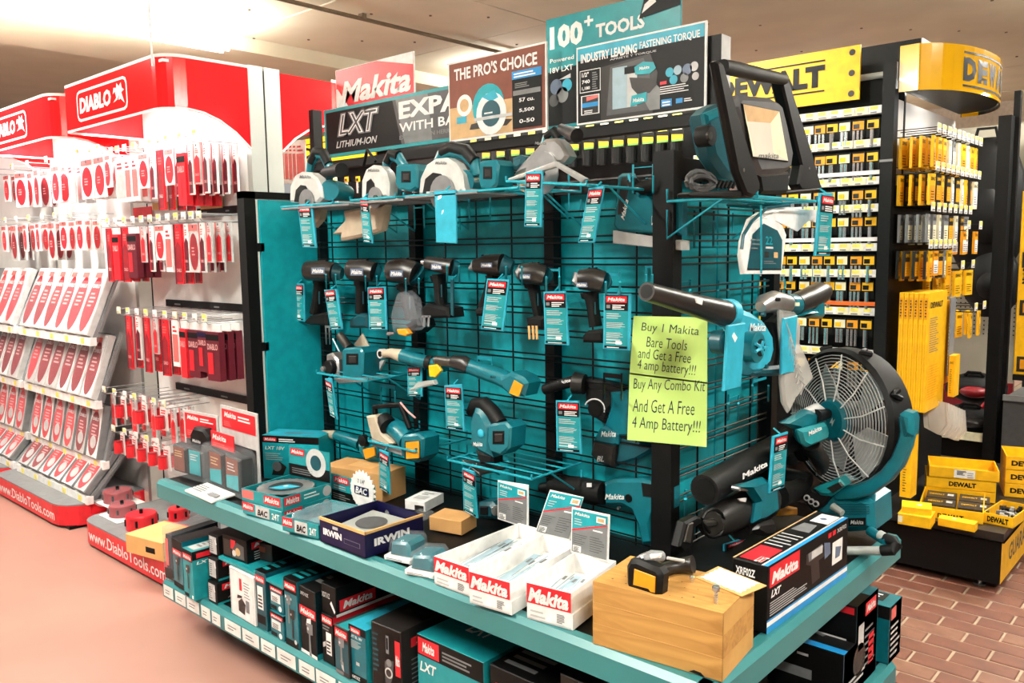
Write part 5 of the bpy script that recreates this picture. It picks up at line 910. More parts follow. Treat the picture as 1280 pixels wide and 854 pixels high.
t.pr([(340, 515), (420, 490), (475, 470), (535, 510), (545, 640), (470, 690), (425, 700), (440, 600), (400, 540)], .235, .03, 'teal_tool', .012); bd = t.end('body'); t.pr([(335, 512), (385, 498), (420, 520), (400, 540), (350, 535)], .225, .02, 'beige', .003); t.end('lever', bd); t.disc(340, 525, 9, .235, .02, 'steel', 8); t.end('pin', bd); t.sw([(520, 560, .18), (600, 540, .18), (640, 520, .18)], [60, 50, 46], 'rubber', 12); t.end('grip')
t.pr([(415, 735), (440, 690), (520, 680), (530, 760), (470, 765)], .21, .04, 'charcoal', .01); t.end('battery_base'); t.sw([(540, 480, .1), (600, 500, .12), (650, 560, .12)], [30, 34, 30], 'rubber', 10); t.end('tail'); t.pr([(535, 620), (628, 618), (628, 655), (540, 660)], .16, .05, 'amber', .003); t.end('sticker')
# --- flood lamp
t = CT('flood_lamp', 'square flood lamp in a black carrying frame on top of the end face', 'lamp', cK, (700, 600), 'X')
t.pr([(436, 168), (452, 160), (482, 175), (592, 560), (690, 860), (690, 905), (655, 945), (610, 930), (560, 800)], .31, .02, 'black', .006); fr = t.end('frame_leg'); t.pr([(800, 240), (835, 235), (862, 300), (990, 700), (1045, 905), (925, 905), (905, 870), (925, 760)], .11, .035, 'black', .006); t.end('frame_leg')
for (x, y, d) in ((595, 788, .311), (968, 778, .111)): t.disc(x, y, 9, d, .004, 'chrome', 8); t.end('bolt')
t.sw([(470, 195, .29), (560, 215, .26), (690, 245, .2), (820, 270, .11)], [26, 30, 30, 28], 'rubber', 12, .8); t.end('carry_handle'); t.pr([(280, 925), (300, 915), (600, 900), (660, 920), (640, 950), (290, 945)], .3, .03, 'black', .004); t.end('frame_foot'); t.pr([(560, 935), (1040, 890), (1045, 905), (570, 952)], .13, .03, 'black', .004); t.end('frame_foot')
t.pr([(545, 420), (580, 357), (760, 372), (822, 408), (850, 520), (886, 690), (872, 785), (835, 805), (690, 815), (640, 700)], .235, .05, 'dark_grey', .012); hd = t.end('lamp_head')
L4 = [(582, 405), (800, 450), (852, 742), (640, 716)]; I4 = [(605, 510), (745, 520), (762, 692), (655, 690)]
t.pr(L4, .239, .006, 'black', .003); t.end('lens_gasket', hd)
e = [t.q(582+.03*(716-582)+4, 412, .2405), t.q(796, 454, .2405), t.q(846, 736, .2405), t.q(646, 711, .2405)]; i_ = [t.q(*p, .2395) for p in I4]
t.b.quad([e[0], e[1], i_[1], i_[0]], 'tan_photo'); t.b.quad([e[1], e[2], i_[2], i_[1]], 'cream'); t.b.quad([e[2], e[3], i_[3], i_[2]], 'lens'); t.b.quad([e[3], e[0], i_[0], i_[3]], 'cream'); t.b.quad(i_, 'lens'); t.end('reflector', hd, False)
f = t.ql(675, 690, 790, 722, .2415); f.t('makita', 0, 0, 1, 1, 'dark_grey', 1, .2, 0); t.end('logo', hd)
t.pr([(375, 470), (415, 430), (470, 405), (520, 420), (580, 640), (640, 790), (590, 850), (500, 830), (425, 720)], .21, .05, 'teal_dark', .014); t.end('rear_housing'); t.pr([(380, 465), (470, 425), (480, 480), (390, 530)], .213, .02, 'teal_tool', .006); t.end('housing_rib'); t.disc(412, 592, 42, .26, .03, 'rubber', 38); kn = t.end('pivot_knob'); t.disc(404, 592, 18, .264, .006, 'charcoal', 16); t.end('knob_cap', kn)
t.pr([(680, 810), (860, 795), (850, 920), (700, 925)], .17, .06, 'black', .008); t.end('pivot_bracket')
t = CT('power_cord', 'coiled grey power cord behind the leg of the flood lamp', 'cord', cL, (340, 220), 'X')
for k_, (cx, cy, rx, ry) in enumerate(((345, 200, 75, 42), (350, 215, 80, 48), (335, 210, 70, 50), (360, 225, 70, 40))): t.b.sweep([t.q(cx+rx*math.cos(a*.45), cy+ry*math.sin(a*.45)+6*math.sin(a*.9+k_), .17+.02*k_) for a in range(14)], .005, 'dark_grey', 6, loop=True)
t.b.wire([t.q(420, 215, .2), t.q(470, 235, .2), t.q(540, 240, .2), t.q(600, 200, .2)], .005, 'dark_grey', 6); t.end('coil')
for i in range(5): t.b.wire([t.q(440+22*i, 250, .21), t.q(455+22*i, 215, .21)], .004, 'black', 5)
t.sw([(530, 250, .2), (585, 225, .2)], [22, 34], 'steel', 10); t.end('plug')
# leaflets
t = CT('leaflet_holder', 'wire pocket of curled teal leaflets hanging below the flood lamp', 'leaflets', cL, (700, 600), 'X')
t.b.wire([t.q(720, 370, .18), t.q(640, 440, .2), t.q(590, 520, .21), t.q(580, 600, .21)], .004, 'teal_dark', 6); t.b.wire([t.q(500, 350, .01), t.q(720, 365, .18), t.q(850, 350, .19)], .004, 'teal_dark', 6); t.b.wire([t.q(690, 350, .21), t.q(692, 740, .215)], .0025, 'wire_teal', 5); t.end('wire_pocket')
for i in range(4):
    t.pr([(603-8*i, 742+i), (585-7*i, 640), (596-8*i, 555), (640-8*i, 460-10*i), (690-4*i, 425-12*i), (760, 430-12*i), (815, 470), (835, 520), (806, 742)], .20-.008*i, .004, 'card_white' if i else 'white', 0); pg = t.end('leaflet')
    if i == 0:
        f = t.ql(612, 475, 812, 720, .2012); f.p([(0, 0), (.97, 0), (1, .75), (.85, .98), (.45, 1.12), (.15, .85)], 'teal_dark', 0); f.lines(.1, .5, .4, .8, 3, 'grey', 1, .3); f.r(.5, .52, .72, .57, 'light_grey', 1); f.t('22', .5, .62, .7, .82, 'teal', 1); f.r(.47, .3, .6, .45, 'charcoal', 1); f.r(.74, .3, .86, .44, 'tan_photo', 1); f.lines(.45, .15, .9, .25, 2, 'grey', 1, .4); f.r(.0, .0, .97, .03, 'black', 1); t.end('cover_print', pg, False)
    t.pr([(700-4*i, 420-14*i), (800, 385-10*i), (905, 370-i*2), (1010, 378+18*i), (1010, 395+18*i), (900, 500-26*i), (780, 440-14*i)], .196-.008*i, .003, 'white', 0); t.end('leaflet_page')
# green handwritten notes
t = Tool('paper_note', 'pale green handwritten sale notes taped to the corner post', 'note', 833, 470, Y=PY-.03); Q = lambda x, y: t.q(x, y, .008)
for nm, c4, lines in (('upper_sheet', ((792, 395), (884, 397), (884, 480), (787, 468)), [('Buy 1 Makita', .12, .72, .85, .9), ('Bare Tools', .2, .5, .72, .67), ('and Get a Free', .1, .3, .78, .47), ('4 amp battery!!!', .1, .06, .85, .28)]), ('lower_sheet', ((787, 466), (884, 478), (883, 559), (784, 550)), [('Buy Any Combo Kit', .06, .72, .95, .92), ('And Get A Free', .06, .43, .84, .62), ('4 Amp Battery!!!', .06, .14, .92, .36)])):
    a, b_, c_, d_ = (Q(*c4[i]) for i in (3, 2, 1, 0)); t.b.prism([a, b_, c_, d_], NY, .0012, 'note_green', 0); sh = t.end(nm, None, False)
    f = Face(t.b, a, b_-a, d_-a)
    for tx, u0, v0, u1, v1 in lines: f.t(tx, u0, v0, u1, v1, 'ink', 1, .08, -.006)
    t.end('handwriting', sh)
# ---------------------------------------------------------------- jobsite fan on the deck
FYY = 2.27; FC = P(1048, 524, Y=FYY); fk = depth(FC)/FPX; FR = 91*fk
t = CT('jobsite_fan', 'round teal and black floor fan with a wire grille at the back of the deck', 'fan', cJ, ((1057-840)*3.99, (524-480)*3.99), 'Y', None, FYY)
fn = Vector((-.46, -.887, .03)).normalized(); fu = NZ.cross(fn).normalized(); fv = fn.cross(fu)
fpt = lambda r, a, h: fn*h + fu*(r*math.cos(a)) + fv*(r*math.sin(a))
t.b.lathe((0, 0, 0), fn, [(-.045, FR*.86), (-.045, FR*.95), (-.01, FR*.985), (.025, FR*.98), (.035, FR*.93), (.025, FR*.88), (-.01, FR*.85), (-.045, FR*.86)], 'rubber', 40, False); sh = t.end('shroud')
for a in (.5, 1.25, 2.0, -.8): t.b.sweep([fpt(FR*1.005, a+.02*k, .02-.05*abs(k)/6) for k in range(-3, 4)], .008, 'black', 6); t.end('shroud_clamp', sh)
dome = lambda r: .03+.022*(1-(r/FR)**2)
for i in range(15):
    r = FR*(.27+.61*i/14); t.b.sweep([fpt(r, 2*math.pi*a/40, dome(r)) for a in range(40)], .0014, 'light_grey', 4, loop=True); t.end('grille_ring')
for i in range(11):
    a = 2*math.pi*i/11+.25; t.b.wire([fpt(FR*.2, a+.0, dome(FR*.2)+.003), fpt(FR*.55, a+.02, dome(FR*.55)+.002), fpt(FR*.9, a+.12, dome(FR*.9)+.001)], .002, 'white', 5); t.end('grille_spoke')
t.b.lathe(fn*.03, fn, [(0, FR*.29), (.02, FR*.29), (.028, FR*.25), (.029, FR*.01)], 'teal_tool', 28); hb = t.end('hub_cap')
f = Face(t.b, fpt(FR*.08, -1.2, .0595), fu*FR*.1, fv*FR*.13); f.p([(0, .3), (.5, 1), (.6, .6), (1, .9), (.5, 0), (.4, .4)], 'light_grey', 1); t.end('hub_mark', hb)
for i in range(4):
    a = i*math.pi/2+.9; t.b.rings([[fpt(FR*.25, a-.3, .0), fpt(FR*.25, a+.35, -.03), fpt(FR*.25, a+.35, -.034), fpt(FR*.25, a-.3, -.004)], [fpt(FR*.55, a-.45, .005), fpt(FR*.55, a+.45, -.035), fpt(FR*.55, a+.45, -.039), fpt(FR*.55, a-.45, .001)], [fpt(FR*.82, a-.38, .008), fpt(FR*.82, a+.42, -.04), fpt(FR*.82, a+.42, -.044), fpt(FR*.82, a-.38, .004)]], 'light_grey'); t.end('blade')
t.b.cyl(fn*-.05, fn*.02, FR*.24, 'dark_grey', n=20); t.end('motor')
for i in range(10): r = FR*(.3+.06*i); t.b.sweep([fpt(r, 2*math.pi*a/30, -.05) for a in range(30)], .0014, 'dark_grey', 4, loop=True); t.end('rear_grille_ring')
# yoke and base
t.sw([(1172, 165, .12), (1178, 240, .12), (1165, 300, .12), (1130, 385, .12), (1075, 455, .12), (1000, 510, .11), (920, 538, .10), (830, 545, .09)], [(34, 28), (34, 30), (34, 32), (34, 34), (34, 36), (34, 38), (34, 38), (34, 38)], 'teal_tool', 10, .7); yk = t.end('yoke'); t.pr([(1128, 155), (1150, 138), (1195, 150), (1205, 180), (1200, 265), (1150, 268)], .15, .06, 'teal_tool', .012); t.end('pivot_cover', yk)
t.pr([(690, 530), (770, 500), (850, 545), (915, 565), (945, 558), (1000, 595), (1006, 735), (870, 745), (800, 690), (680, 640), (640, 570)], .10, .16, 'teal_tool', .016); bs = t.end('base_body')
for i in range(5): t.sw([(790, 600+12*i, .101), (985, 600+12*i, .101)], [2.5, 2.5], 'teal_dark', 4); t.end('base_vent', bs, False)
t.b = MB(); t.pr([(880, 672), (966, 668), (966, 706), (880, 710)], .102, .003, 'black', 0); pl = t.end('rating_plate', bs); t.logo(890, 680, 955, 700, .1025, 'light_grey', pl)
t.pr([(700, 525), (830, 474), (862, 512), (790, 565), (735, 560)], .14, .06, 'teal_deck', .01); t.end('top_handle'); t.pr([(765, 520), (835, 490), (855, 512), (800, 548)], .142, .01, 'charcoal', .003); t.end('handle_pad'); t.pr([(640, 575), (690, 520), (790, 560), (750, 615), (700, 640)], .13, .05, 'rubber', .008); cp = t.end('control_panel')
for x, y in ((670, 570), (692, 588), (715, 600)): t.disc(x, y, 15, .136, .006, 'light_grey', 14); t.disc(x, y, 9, .138, .004, 'rubber', 8); t.end('knob', cp)
t.sw([(990, 735, .1), (1035, 765, .13), (1075, 790, .16)], [24, 22, 22], 'teal_tool', 12); t.end('leg'); t.sw([(1035, 752, .14), (1075, 775, .15)], [22, 22], 'alum', 12); t.end('leg_tube'); t.sw([(1065, 770, .15), (1105, 785, .16), (1118, 808, .17), (1100, 828, .18), (1045, 832, .18)], [24, 26, 26, 26, 24], 'rubber', 12); t.end('corner_bumper'); t.sw([(1050, 832, .18), (860, 832, .18)], [20, 20], 'alum', 14); t.end('cross_tube'); t.sw([(800, 610, .15), (850, 645, .16)], [18, 16], 'alum', 10); t.end('leg_tube')
# ---------------------------------------------------------------- goods on the upper deck
DZ = DK + .001
mN = lambda x, y: (180+x/3.99, 490+y/3.99)
mO = lambda x, y: (480+x/3.99, 600+y/3.99)
mQ = lambda x, y: (780+x/3.99, 640+y/3.99)
m4 = lambda x, y: (180+x/3.99, 640+y/3.99)
mE = lambda x, y: (380+x/S, 470+y/S)
def blister(label, fl, fr, top, kind):
    a, b_ = P(*fl, Z=DZ), P(*fr, Z=DZ); w = (b_-a).length; h = P(fl[0], top, Y=a.y+.05).z-DZ; rz = math.atan2(b_.y-a.y, b_.x-a.x)
    t = thing('battery_pack', label, 'battery pack', a, rz, 'battery blister packs'); d = .09
    b = MB(); b.box((0, d, 0), (w, d+.004, h), 'light_grey'); f = Face(b, (0, d-.001, 0), (w, 0, 0), (0, 0, h)); f.r(.06, .06, .94, .54, 'charcoal', 1); f.r(.05, .55 if kind == 0 else .72, .95, .96, 'red', 1); f.t('Makita', .12, .86, .45, .93, 'white', 2, .25, .03); f.lines(.5, .85, .9, .93, 2, 'white', 2); f.lines(.1, .6 if kind == 0 else .75, .35, .7 if kind == 0 else .82, 3, 'salmon', 2); b.build('card', t, False)
    for i in range(2):
        b = MB(); x0 = w*(.06+.46*i); b.prism([(x0, .03, .01), (x0+w*.42, .03, .01), (x0+w*.42, .03, h*.46), (x0, .03, h*.49)], NY, .05, 'black', .008); f = Face(b, (x0+w*.05, .029, .02), (w*.32, 0, 0), (0, 0, h*.38)); f.r(0, 0, 1, 1, ['brown_photo', 'teal'][i] if kind == 0 else 'brown_photo', 1); f.p([(0, 0), (1, 0), (1, .5), (0, .4)], 'teal' if i or kind else 'brown_photo', 2); f.lines(.15, .6, .85, .9, 3, 'light_grey' if i else 'tan_photo', 3, .4); b.build('battery', t)
    if kind == 0:
        b = MB(); b.prism([(w*.45, .05, h*.52), (w*.98, .05, h*.5), (w*.98, .05, h*.7), (w*.85, .05, h*.8), (w*.55, .05, h*.8), (w*.45, .05, h*.68)], NY, .04, 'black', .008); f = Face(b, (w*.5, .049, h*.54), (w*.4, 0, 0), (0, 0, h*.1)); f.t('Makita', .1, .3, .7, .8, 'light_grey', 1, .25); b.build('battery', t)
    else:
        f = Face(MB(), (w*.05, .045, h*.5), (w*.62, 0, 0), (0, 0, h*.2)); f.b.box((w*.05, .046, h*.5), (w*.67, .05, h*.7), 'red'); f.t('Makita', .08, .5, .7, .85, 'white', 1, .25); f.lines(.1, .1, .8, .4, 2, 'salmon', 1); f.b.build('insert_card', t, False)
        b = MB(); b.prism([(.01, -.055, .001), (w*.8, -.055, .001), (w*.85, .02, .012), (.02, .02, .012)], NZ, .006, 'card_white'); f = Face(b, (.0, -.052, .004), (w*.8, 0, 0), (0, .07, .009)); f.lines(.1, .2, .6, .8, 4, 'grey', 3, .4); f.r(.65, .2, .95, .5, 'grey', 3); b.build('foot_label', t, False)
    b = MB(); b.prism([(-.004, .012, .0), (w+.004, .012, .0), (w+.004, .012, h*.5), (w*.95, .012, h*.56), (w*.05, .012, h*.56), (-.004, .012, h*.53)], NY, .07, 'clear', .01); b.build('clear_shell', t)
    return t
blister('red-carded battery blister pack at the far left end of the deck', mN(98, 414), mN(268, 464), 511, 0); blister('taller battery blister pack with a white foot label', mN(275, 470), mN(455, 545), 505, 1)
LG = ('r', 0, .88, 1, 1, 'black', 1)
carton('kit_box', 'teal tool kit box with a black top band standing behind the saw blade box', 'box', mN(598, 432), mN(880, 450), mN(0, 218)[1], .11, DZ, 'teal', front=[('r', 0, .84, 1, 1, 'black', 1), ('r', .03, .87, .26, .96, 'red', 2), ('t', 'Makita', .05, .885, .24, .945, 'white', 3, .25), ('lines', .3, .87, .6, .96, 2, 'white', 2), ('t', 'LXT 18V', .05, .68, .4, .76, 'white', 2, .2), ('lines', .05, .45, .4, .63, 4, 'light_grey', 2, .3), ('p', [(.15, .1), (.35, .1), (.42, .3), (.3, .42), (.2, .3)], 'charcoal', 2), ('disc', .25, .3, .08, 'grey', 3), ('r', .6, .7, .72, .76, 'salmon', 2)], top=[('r', .05, .1, .95, .9, 'teal_light', 1), ('lines', .3, .3, .8, .6, 2, 'grey', 2)])
def bladebox(nm, lab, fl, fr, topy, dep, z=DZ, blade=True, flap=False, open_=True):
    t = carton(nm, lab, 'box', fl, fr, topy, dep, z, 'teal_deck', front=[('r', .0, .35, .3, 1, 'red', 1), ('t', 'Makita', .03, .5, .28, .85, 'white', 2, .25, .02), ('r', .35, .1, .7, .95, 'light_grey', 1), ('t', 'BAC', .4, .2, .66, .7, 'black', 2, .2, .04), ('t', '24T', .76, .2, .95, .7, 'white', 2)],
        right=[('r', .05, .35, .4, .95, 'red', 1), ('t', 'Makita', .08, .45, .37, .85, 'white', 2, .25, .02), ('lines', .45, .4, .8, .9, 2, 'white', 1, .4), ('disc', .88, .5, .08, 'light_grey', 1)], open_=open_)
    w, d, h = t['dims']; r = min(w, d)*.44
    if blade:
        for k in range(3):
            b = MB(); b.lathe((0, 0, 0), NZ, [(0, r*.995), (.0018, r*.995)], 'steel', 28)
            for a in range(24): an = a*math.pi/12; b.box((r*.96, -.004, 0), (r*1.02, .004, .002), 'steel', rotz(an))
            f = Face(b, (-r, -r, .0015), (2*r, 0, 0), (0, 2*r, 0)); f.disc(.5, .5, .3, 'black', 1, 20, .3); f.p([(.25, .4), (.75, .4), (.75, .6), (.25, .6)], 'teal_light', 2); f.t('BAC', .36, .44, .64, .56, 'white', 3); f.disc(.5, .5, .05, 'dark_grey', 4, 10, .05)
            o = b.build('saw_blade', None, False, Vector(t.location)+rotz(t.rotation_euler.z) @ Vector((w*.5+.004*k, d*.5, h-.012+k*.004))); o.rotation_euler = (0, 0, t.rotation_euler.z+k); tag(o, f'round steel saw blade, {["lowest", "middle", "top"][k]} in the {lab.split(" with")[0].split(" under")[0]}', 'saw blade', 'blades in the ' + lab.split(' ')[0] + ' tray')
    if flap:
        b = MB(); b.box((0, d, 0), (w, d+.004, h+.13), 'teal_deck'); f = Face(b, (0, d-.001, h), (w, 0, 0), (0, 0, .13)); f.r(0, 0, 1, .4, 'black', 1); f.r(.05, .75, .4, .95, 'red', 1); f.t('Makita', .08, .79, .37, .91, 'white', 2, .25); f.disc(.68, .6, .22, 'light_grey', 2, 24); f.disc(.68, .6, .12, 'teal_dark', 3, 20); f.lines(.08, .1, .6, .32, 3, 'grey', 2, .35); b.build('display_flap', t, False)
    return t
lo = bladebox('blade_box', 'closed teal saw blade box under the open blade tray', mN(492, 604), mN(688, 662), mN(0, 545)[1], .19, blade=False, open_=False)
w, d, h = lo['dims']; up = None
t = carton_m('blade_tray', 'open teal blade tray with a raised flap stacked on a closed box', 'box', Vector(lo.location)+NZ*h, lo.rotation_euler.z+.03, w, d, .04, 'teal_deck', front=[('r', .02, .3, .3, .95, 'salmon', 1), ('r', .55, .25, .95, .9, 'red', 1), ('t', 'Makita', .58, .4, .92, .8, 'white', 2, .25, .02)], right=[('r', .03, .3, .35, .95, 'red', 1), ('t', 'Makita', .06, .4, .32, .85, 'white', 2, .25, .02), ('lines', .42, .4, .8, .9, 2, 'white', 1, .4), ('disc', .9, .5, .09, 'light_grey', 1)], open_=True)
b = MB(); b.box((.0, d-.004, 0), (w, d, .135), 'teal_deck'); f = Face(b, (0, d-.005, .04), (w, 0, 0), (0, 0, .095)); f.r(0, 0, 1, .4, 'black', 1); f.r(.05, .72, .4, .94, 'red', 1); f.t('Makita', .08, .77, .37, .9, 'white', 2, .25); f.disc(.68, .58, .24, 'light_grey', 2, 24); f.disc(.68, .58, .13, 'teal_dark', 3, 20); f.lines(.08, .1, .6, .32, 3, 'grey', 2, .35); b.build('display_flap', t, False)
r = min(w, d)*.46
for k in range(3):
    b = MB(); b.lathe((0, 0, 0), NZ, [(0, r*.97), (.0018, r*.97)], 'steel', 28)
    for a in range(24): b.box((r*.94, -.005, 0), (r*1.0, .004, .002), 'steel', rotz(a*math.pi/12))
    f = Face(b, (-r, -r, .0018), (2*r, 0, 0), (0, 2*r, 0)); f.disc(.5, .5, .3, 'charcoal', 1, 20, .3); f.p([(.22, .35), (.5, .62), (.78, .5), (.5, .3)], 'teal_light', 2); f.disc(.5, .5, .05, 'light_grey', 3, 10, .05)
    o = b.build('saw_blade', None, False, Vector(t.location)+rotz(t.rotation_euler.z) @ Vector((w*.5, d*.48, .012+k*.012))); o.rotation_euler = (0, 0, .3*k); tag(o, f'{["lowest", "middle", "top"][k]} round steel saw blade in the open teal blade tray', 'saw blade', 'saw blades in the open tray')
t = bladebox('blade_tray', 'low teal blade tray under a clear bag left of the navy box', mN(692, 690), mN(872, 738), mN(0, 622)[1], .19, blade=False)
w, d, h = t['dims']; b = MB(); b.prism([(.01, .01, h*.6), (w-.01, .02, h*.6), (w-.005, .02, h*1.15), (w*.6, .01, h*1.35), (.02, .01, h*1.2)], NY, d*.85, 'blister', .012); o = b.build('plastic_bag', None, True, t.location); o.rotation_euler = t.rotation_euler; tag(o, 'clear plastic bag lying in the low teal blade tray', 'bag')
t = carton('carton', 'navy blue open box with white lettering beside the clear blade packs', 'box', mN(880, 745), mN(1104, 832), mN(0, 626)[1], .20, DZ, 'navy', front=[('t', 'IRWIN', .08, .35, .5, .62, 'white', 1, 0, .05), ('r', .3, .7, .42, .82, 'light_grey', 1), ('r', .55, .3, .9, .5, 'grey', 1), ('r', .56, .32, .89, .48, 'navy', 2)], right=[('t', 'IRWIN', .15, .35, .75, .65, 'white', 1, 0, .05)], open_=True)
w, d, h = t['dims']; f = Face(MB(), (0, d-.005, 0), (w, 0, 0), (0, 0, h)); f.disc(.25, .6, .05, 'grey', 1, 7); f.disc(.8, .6, .05, 'grey', 1, 7); f.b.build('inner_print', t, False)
b = MB(); b.box((-.001, -.001, h-.006), (w+.001, .005, h+.001), 'kraft'); b.box((w-.004, 0, h-.006), (w+.001, d, h+.001), 'kraft'); b.build('cut_edge', t, False)
for k in range(4):
    b = MB(); b.prism([(0, 0, 0), (w*.75, 0, 0), (w*.8, 0, .006), (0, 0, .006)], NY, d*.75, 'alum', .002); f = Face(b, (0, 0, .0065), (w*.75, 0, 0), (0, d*.75, 0)); f.disc(.45, .5, .3, 'dark_grey' if k == 3 else 'light_grey', 2, 20, .3)
    o = b.build('blade_pack', None, False, Vector(t.location)+rotz(t.rotation_euler.z) @ Vector((w*.14, d*.14, .008+k*.009))); o.rotation_euler = (.015*k, .03, t.rotation_euler.z+.12*(k % 2)); tag(o, f'silver blade pack, {ORD[k]} from the bottom in the navy box', 'blade pack', 'blade packs in the navy box')
carton('carton', 'plain brown cardboard box behind the white disc card', 'box', mN(897, 500), mN(1190, 555), mN(0, 366)[1], .12, DZ, 'cardboard', front=[('r', .05, .45, .25, .75, 'deep_red', 1)], top=[('r', .3, .3, .7, .8, 'kraft', 1), ('lines', .35, .4, .65, .7, 3, 'tan_photo', 2)])
A = P(*mN(930, 520), Y=1.52); t = thing('display_card', 'teal card with a white saw disc leaning on the brown box', 'card', (A.x, 1.52, DZ)); B = P(*mN(1150, 560), Y=1.52); w = B.x-A.x; hh = P(*mN(955, 412), Y=1.52).z-DZ
b = MB(); b.box((0, 0, 0), (w, .004, hh), 'teal_deck'); f = Face(b, (0, -.0005, 0), (w, 0, 0), (0, 0, hh)); f.r(0, 0, 1, .48, 'black', 1); f.r(.1, .74, .45, .96, 'red', 1); f.t('Makita', .13, .79, .42, .92, 'white', 2, .25); f.lines(.1, .55, .4, .7, 2, 'light_grey', 2, .4); f.lines(.08, .2, .5, .42, 3, 'grey', 2, .35); b.build('card', t, False)
b = MB(); c = Vector((w*.76, -.002, hh*.74)); r = w*.26; b.lathe(c, NY, [(0, r*.95), (.003, r*.95)], 'white', 32)
for a in range(22): an = a*math.pi/11; p_ = c+Vector((r*.95*math.cos(an), 0, r*.95*math.sin(an))); q_ = c+Vector((r*1.08*math.cos(an+.1), 0, r*1.08*math.sin(an+.1))); s_ = c+Vector((r*.95*math.cos(an+.2), 0, r*.95*math.sin(an+.2))); b.prism([p_, q_, s_], NY, .003, 'white')
f = Face(b, c+Vector((-r, -.004, -r)), (2*r, 0, 0), (0, 0, 2*r)); f.r(.2, .38, .8, .6, 'navy', 1); f.t('BAC', .25, .4, .75, .58, 'white', 2, .2, .03); f.t('7 1/4"', .35, .68, .65, .8, 'grey', 1); b.build('disc', t, False)
carton('small_box', 'small white box with a grey label behind the brown box', 'box', mE(576, 760), mE(690, 778), mE(0, 706)[1], .11, DZ, 'white', front=[('r', .5, .05, .95, .6, 'charcoal', 1)], top=[('r', .2, .2, .8, .5, 'light_grey', 1), ('lines', .25, .6, .75, .85, 2, 'grey', 1)])
carton('small_box', 'small clear and red pack in front of the small white box', 'box', mE(610, 815), mE(690, 828), mE(0, 785)[1], .05, DZ, 'clear', front=[('r', .1, .3, .6, .7, 'red', 1)]); carton('small_box', 'small plain brown box left of the white card trays', 'box', mO(226, 250), mO(386, 278), mO(0, 182)[1], .085, DZ, 'cardboard')
for lab, fl, fr, top in (('farther', (0, 398), (130, 425), 290), ('nearer', (102, 470), (245, 498), 350)):
    t = carton('blade_pack', f'{lab} of two teal blade packs on white cards in front of the navy box', 'blade pack', mO(*fl), mO(*fr), mO(0, fl[1]-22)[1], .10, DZ, 'white', front=[('lines', .1, .2, .9, .8, 2, 'grey', 1, .4)], group='teal blade packs'); w, d, h = t['dims']
    b = MB(); b.prism([(w*.12, .01, h), (w*.9, .01, h), (w*.9, .01, h+.03), (w*.78, .01, h+.04), (w*.2, .01, h+.034)], NY, d*.75, 'teal_tool', .006); b.build('insert', t); b = MB(); b.prism([(w*.06, .004, h), (w*.95, .004, h), (w*.93, .004, h+.036), (w*.8, .004, h+.048), (w*.15, .004, h+.042)], NY, d*.9, 'clear', .008); b.build('clear_shell', t)
# three white counter trays
def wtray(lab, fl, fr, tl, bl, card):
    a, b_ = P(*mO(*fl), Z=DZ), P(*mO(*fr), Z=DZ); h = P(*mO(*tl), Y=a.y).z-DZ; bk = P(*mO(*bl), Z=DZ+h*.95); rz = math.atan2(b_.y-a.y, b_.x-a.x); dep = min(.36, (bk-a).xy.length); w = (b_-a).length
    t = carton_m('counter_tray', lab, 'tray', a, rz, w, dep, h, 'white', front=[('r', 0, .46, 1, 1, 'red', 1), ('t', 'Makita', .03, .5, .95, .9, 'white', 2, .25, .045), ('lines', .08, .1, .45, .36, 2, 'light_grey', 1, .4), ('lines', .68, .1, .88, .36, 6, 'grey', 1, .6)], group='white counter trays', open_=True)
    b = MB(); b.box((w-.001, .0, .0), (w+.004, dep*.8, h*.42), 'white'); b.box((.004, .006, h*.4), (w-.004, dep-.006, h*.42), 'card_white'); b.build('inner_floor', t, False)
    R_ = rotz(-rz); c4 = [R_ @ (P(*mO(*p), Y=a.y+dep*math.cos(rz)+.004)-Vector(a)) for p in card]; b = MB(); b.prism(c4, NY, .004, 'white', .001); cd_ = b.build('header_card', t)
    f = Face(MB(), c4[3]-Vector((0, .0012, 0)), c4[2]-c4[3], c4[0]-c4[3]); f.p([(.04, .54), (.96, .8), (.96, .97), (.04, .97)], 'teal', 1); f.p([(.04, .05), (.96, .05), (.96, .77), (.04, .5)], 'grey', 1); f.p([(.04, .5), (.96, .77), (.96, .8), (.04, .54)], 'red', 2); f.t('Makita', .1, .86, .5, .93, 'white', 2, .25, .02); f.lines(.1, .66, .35, .82, 3, 'light_grey', 2, .35); f.r(.68, .8, .92, .93, 'white', 3); f.r(.72, .83, .88, .9, 'tan_photo', 4)
    f.lines(.08, .25, .45, .48, 5, 'dark_grey', 2, .3); f.lines(.52, .15, .9, .5, 7, 'dark_grey', 2, .3); f.r(.08, .07, .3, .2, 'white', 3); f.lines(.1, .08, .28, .19, 5, 'black', 4, .5); f.r(.6, .6, .85, .63, 'white', 3); f.b.build('card_print', cd_, False)
    nm = lab.split(' of')[0]
    for k in range(8):
        b = MB(); b.box((-.009, 0, 0), (.009, dep*.62, .0012), ['white', 'card_white', 'sky_photo'][k % 3]); f = Face(b, (-.009, 0, .0014), (.018, 0, 0), (0, dep*.62, 0)); f.r(.1, .05, .3, .95, 'sky_photo', 1); f.r(.4, .7, .8, .85, 'grey', 1)
        o = b.build('paper_strip', None, False, Vector(a)+rotz(rz) @ Vector((w*(.16+.09*k), dep*random.uniform(.12, .25), h*.43+.002*k))); o.rotation_euler = (random.uniform(.0, .06), 0, rz+random.uniform(-.14, .12)); tag(o, f'long white blade sleeve, {ORD[k]} from the left in the {nm} white tray', 'sleeve', f'sleeves in the {nm} white tray')
wtray('left of three white counter trays with a red front band', (252, 518), (426, 582), (240, 378), (562, 198), ((566, 2), (719, 26), (719, 246), (566, 196)))
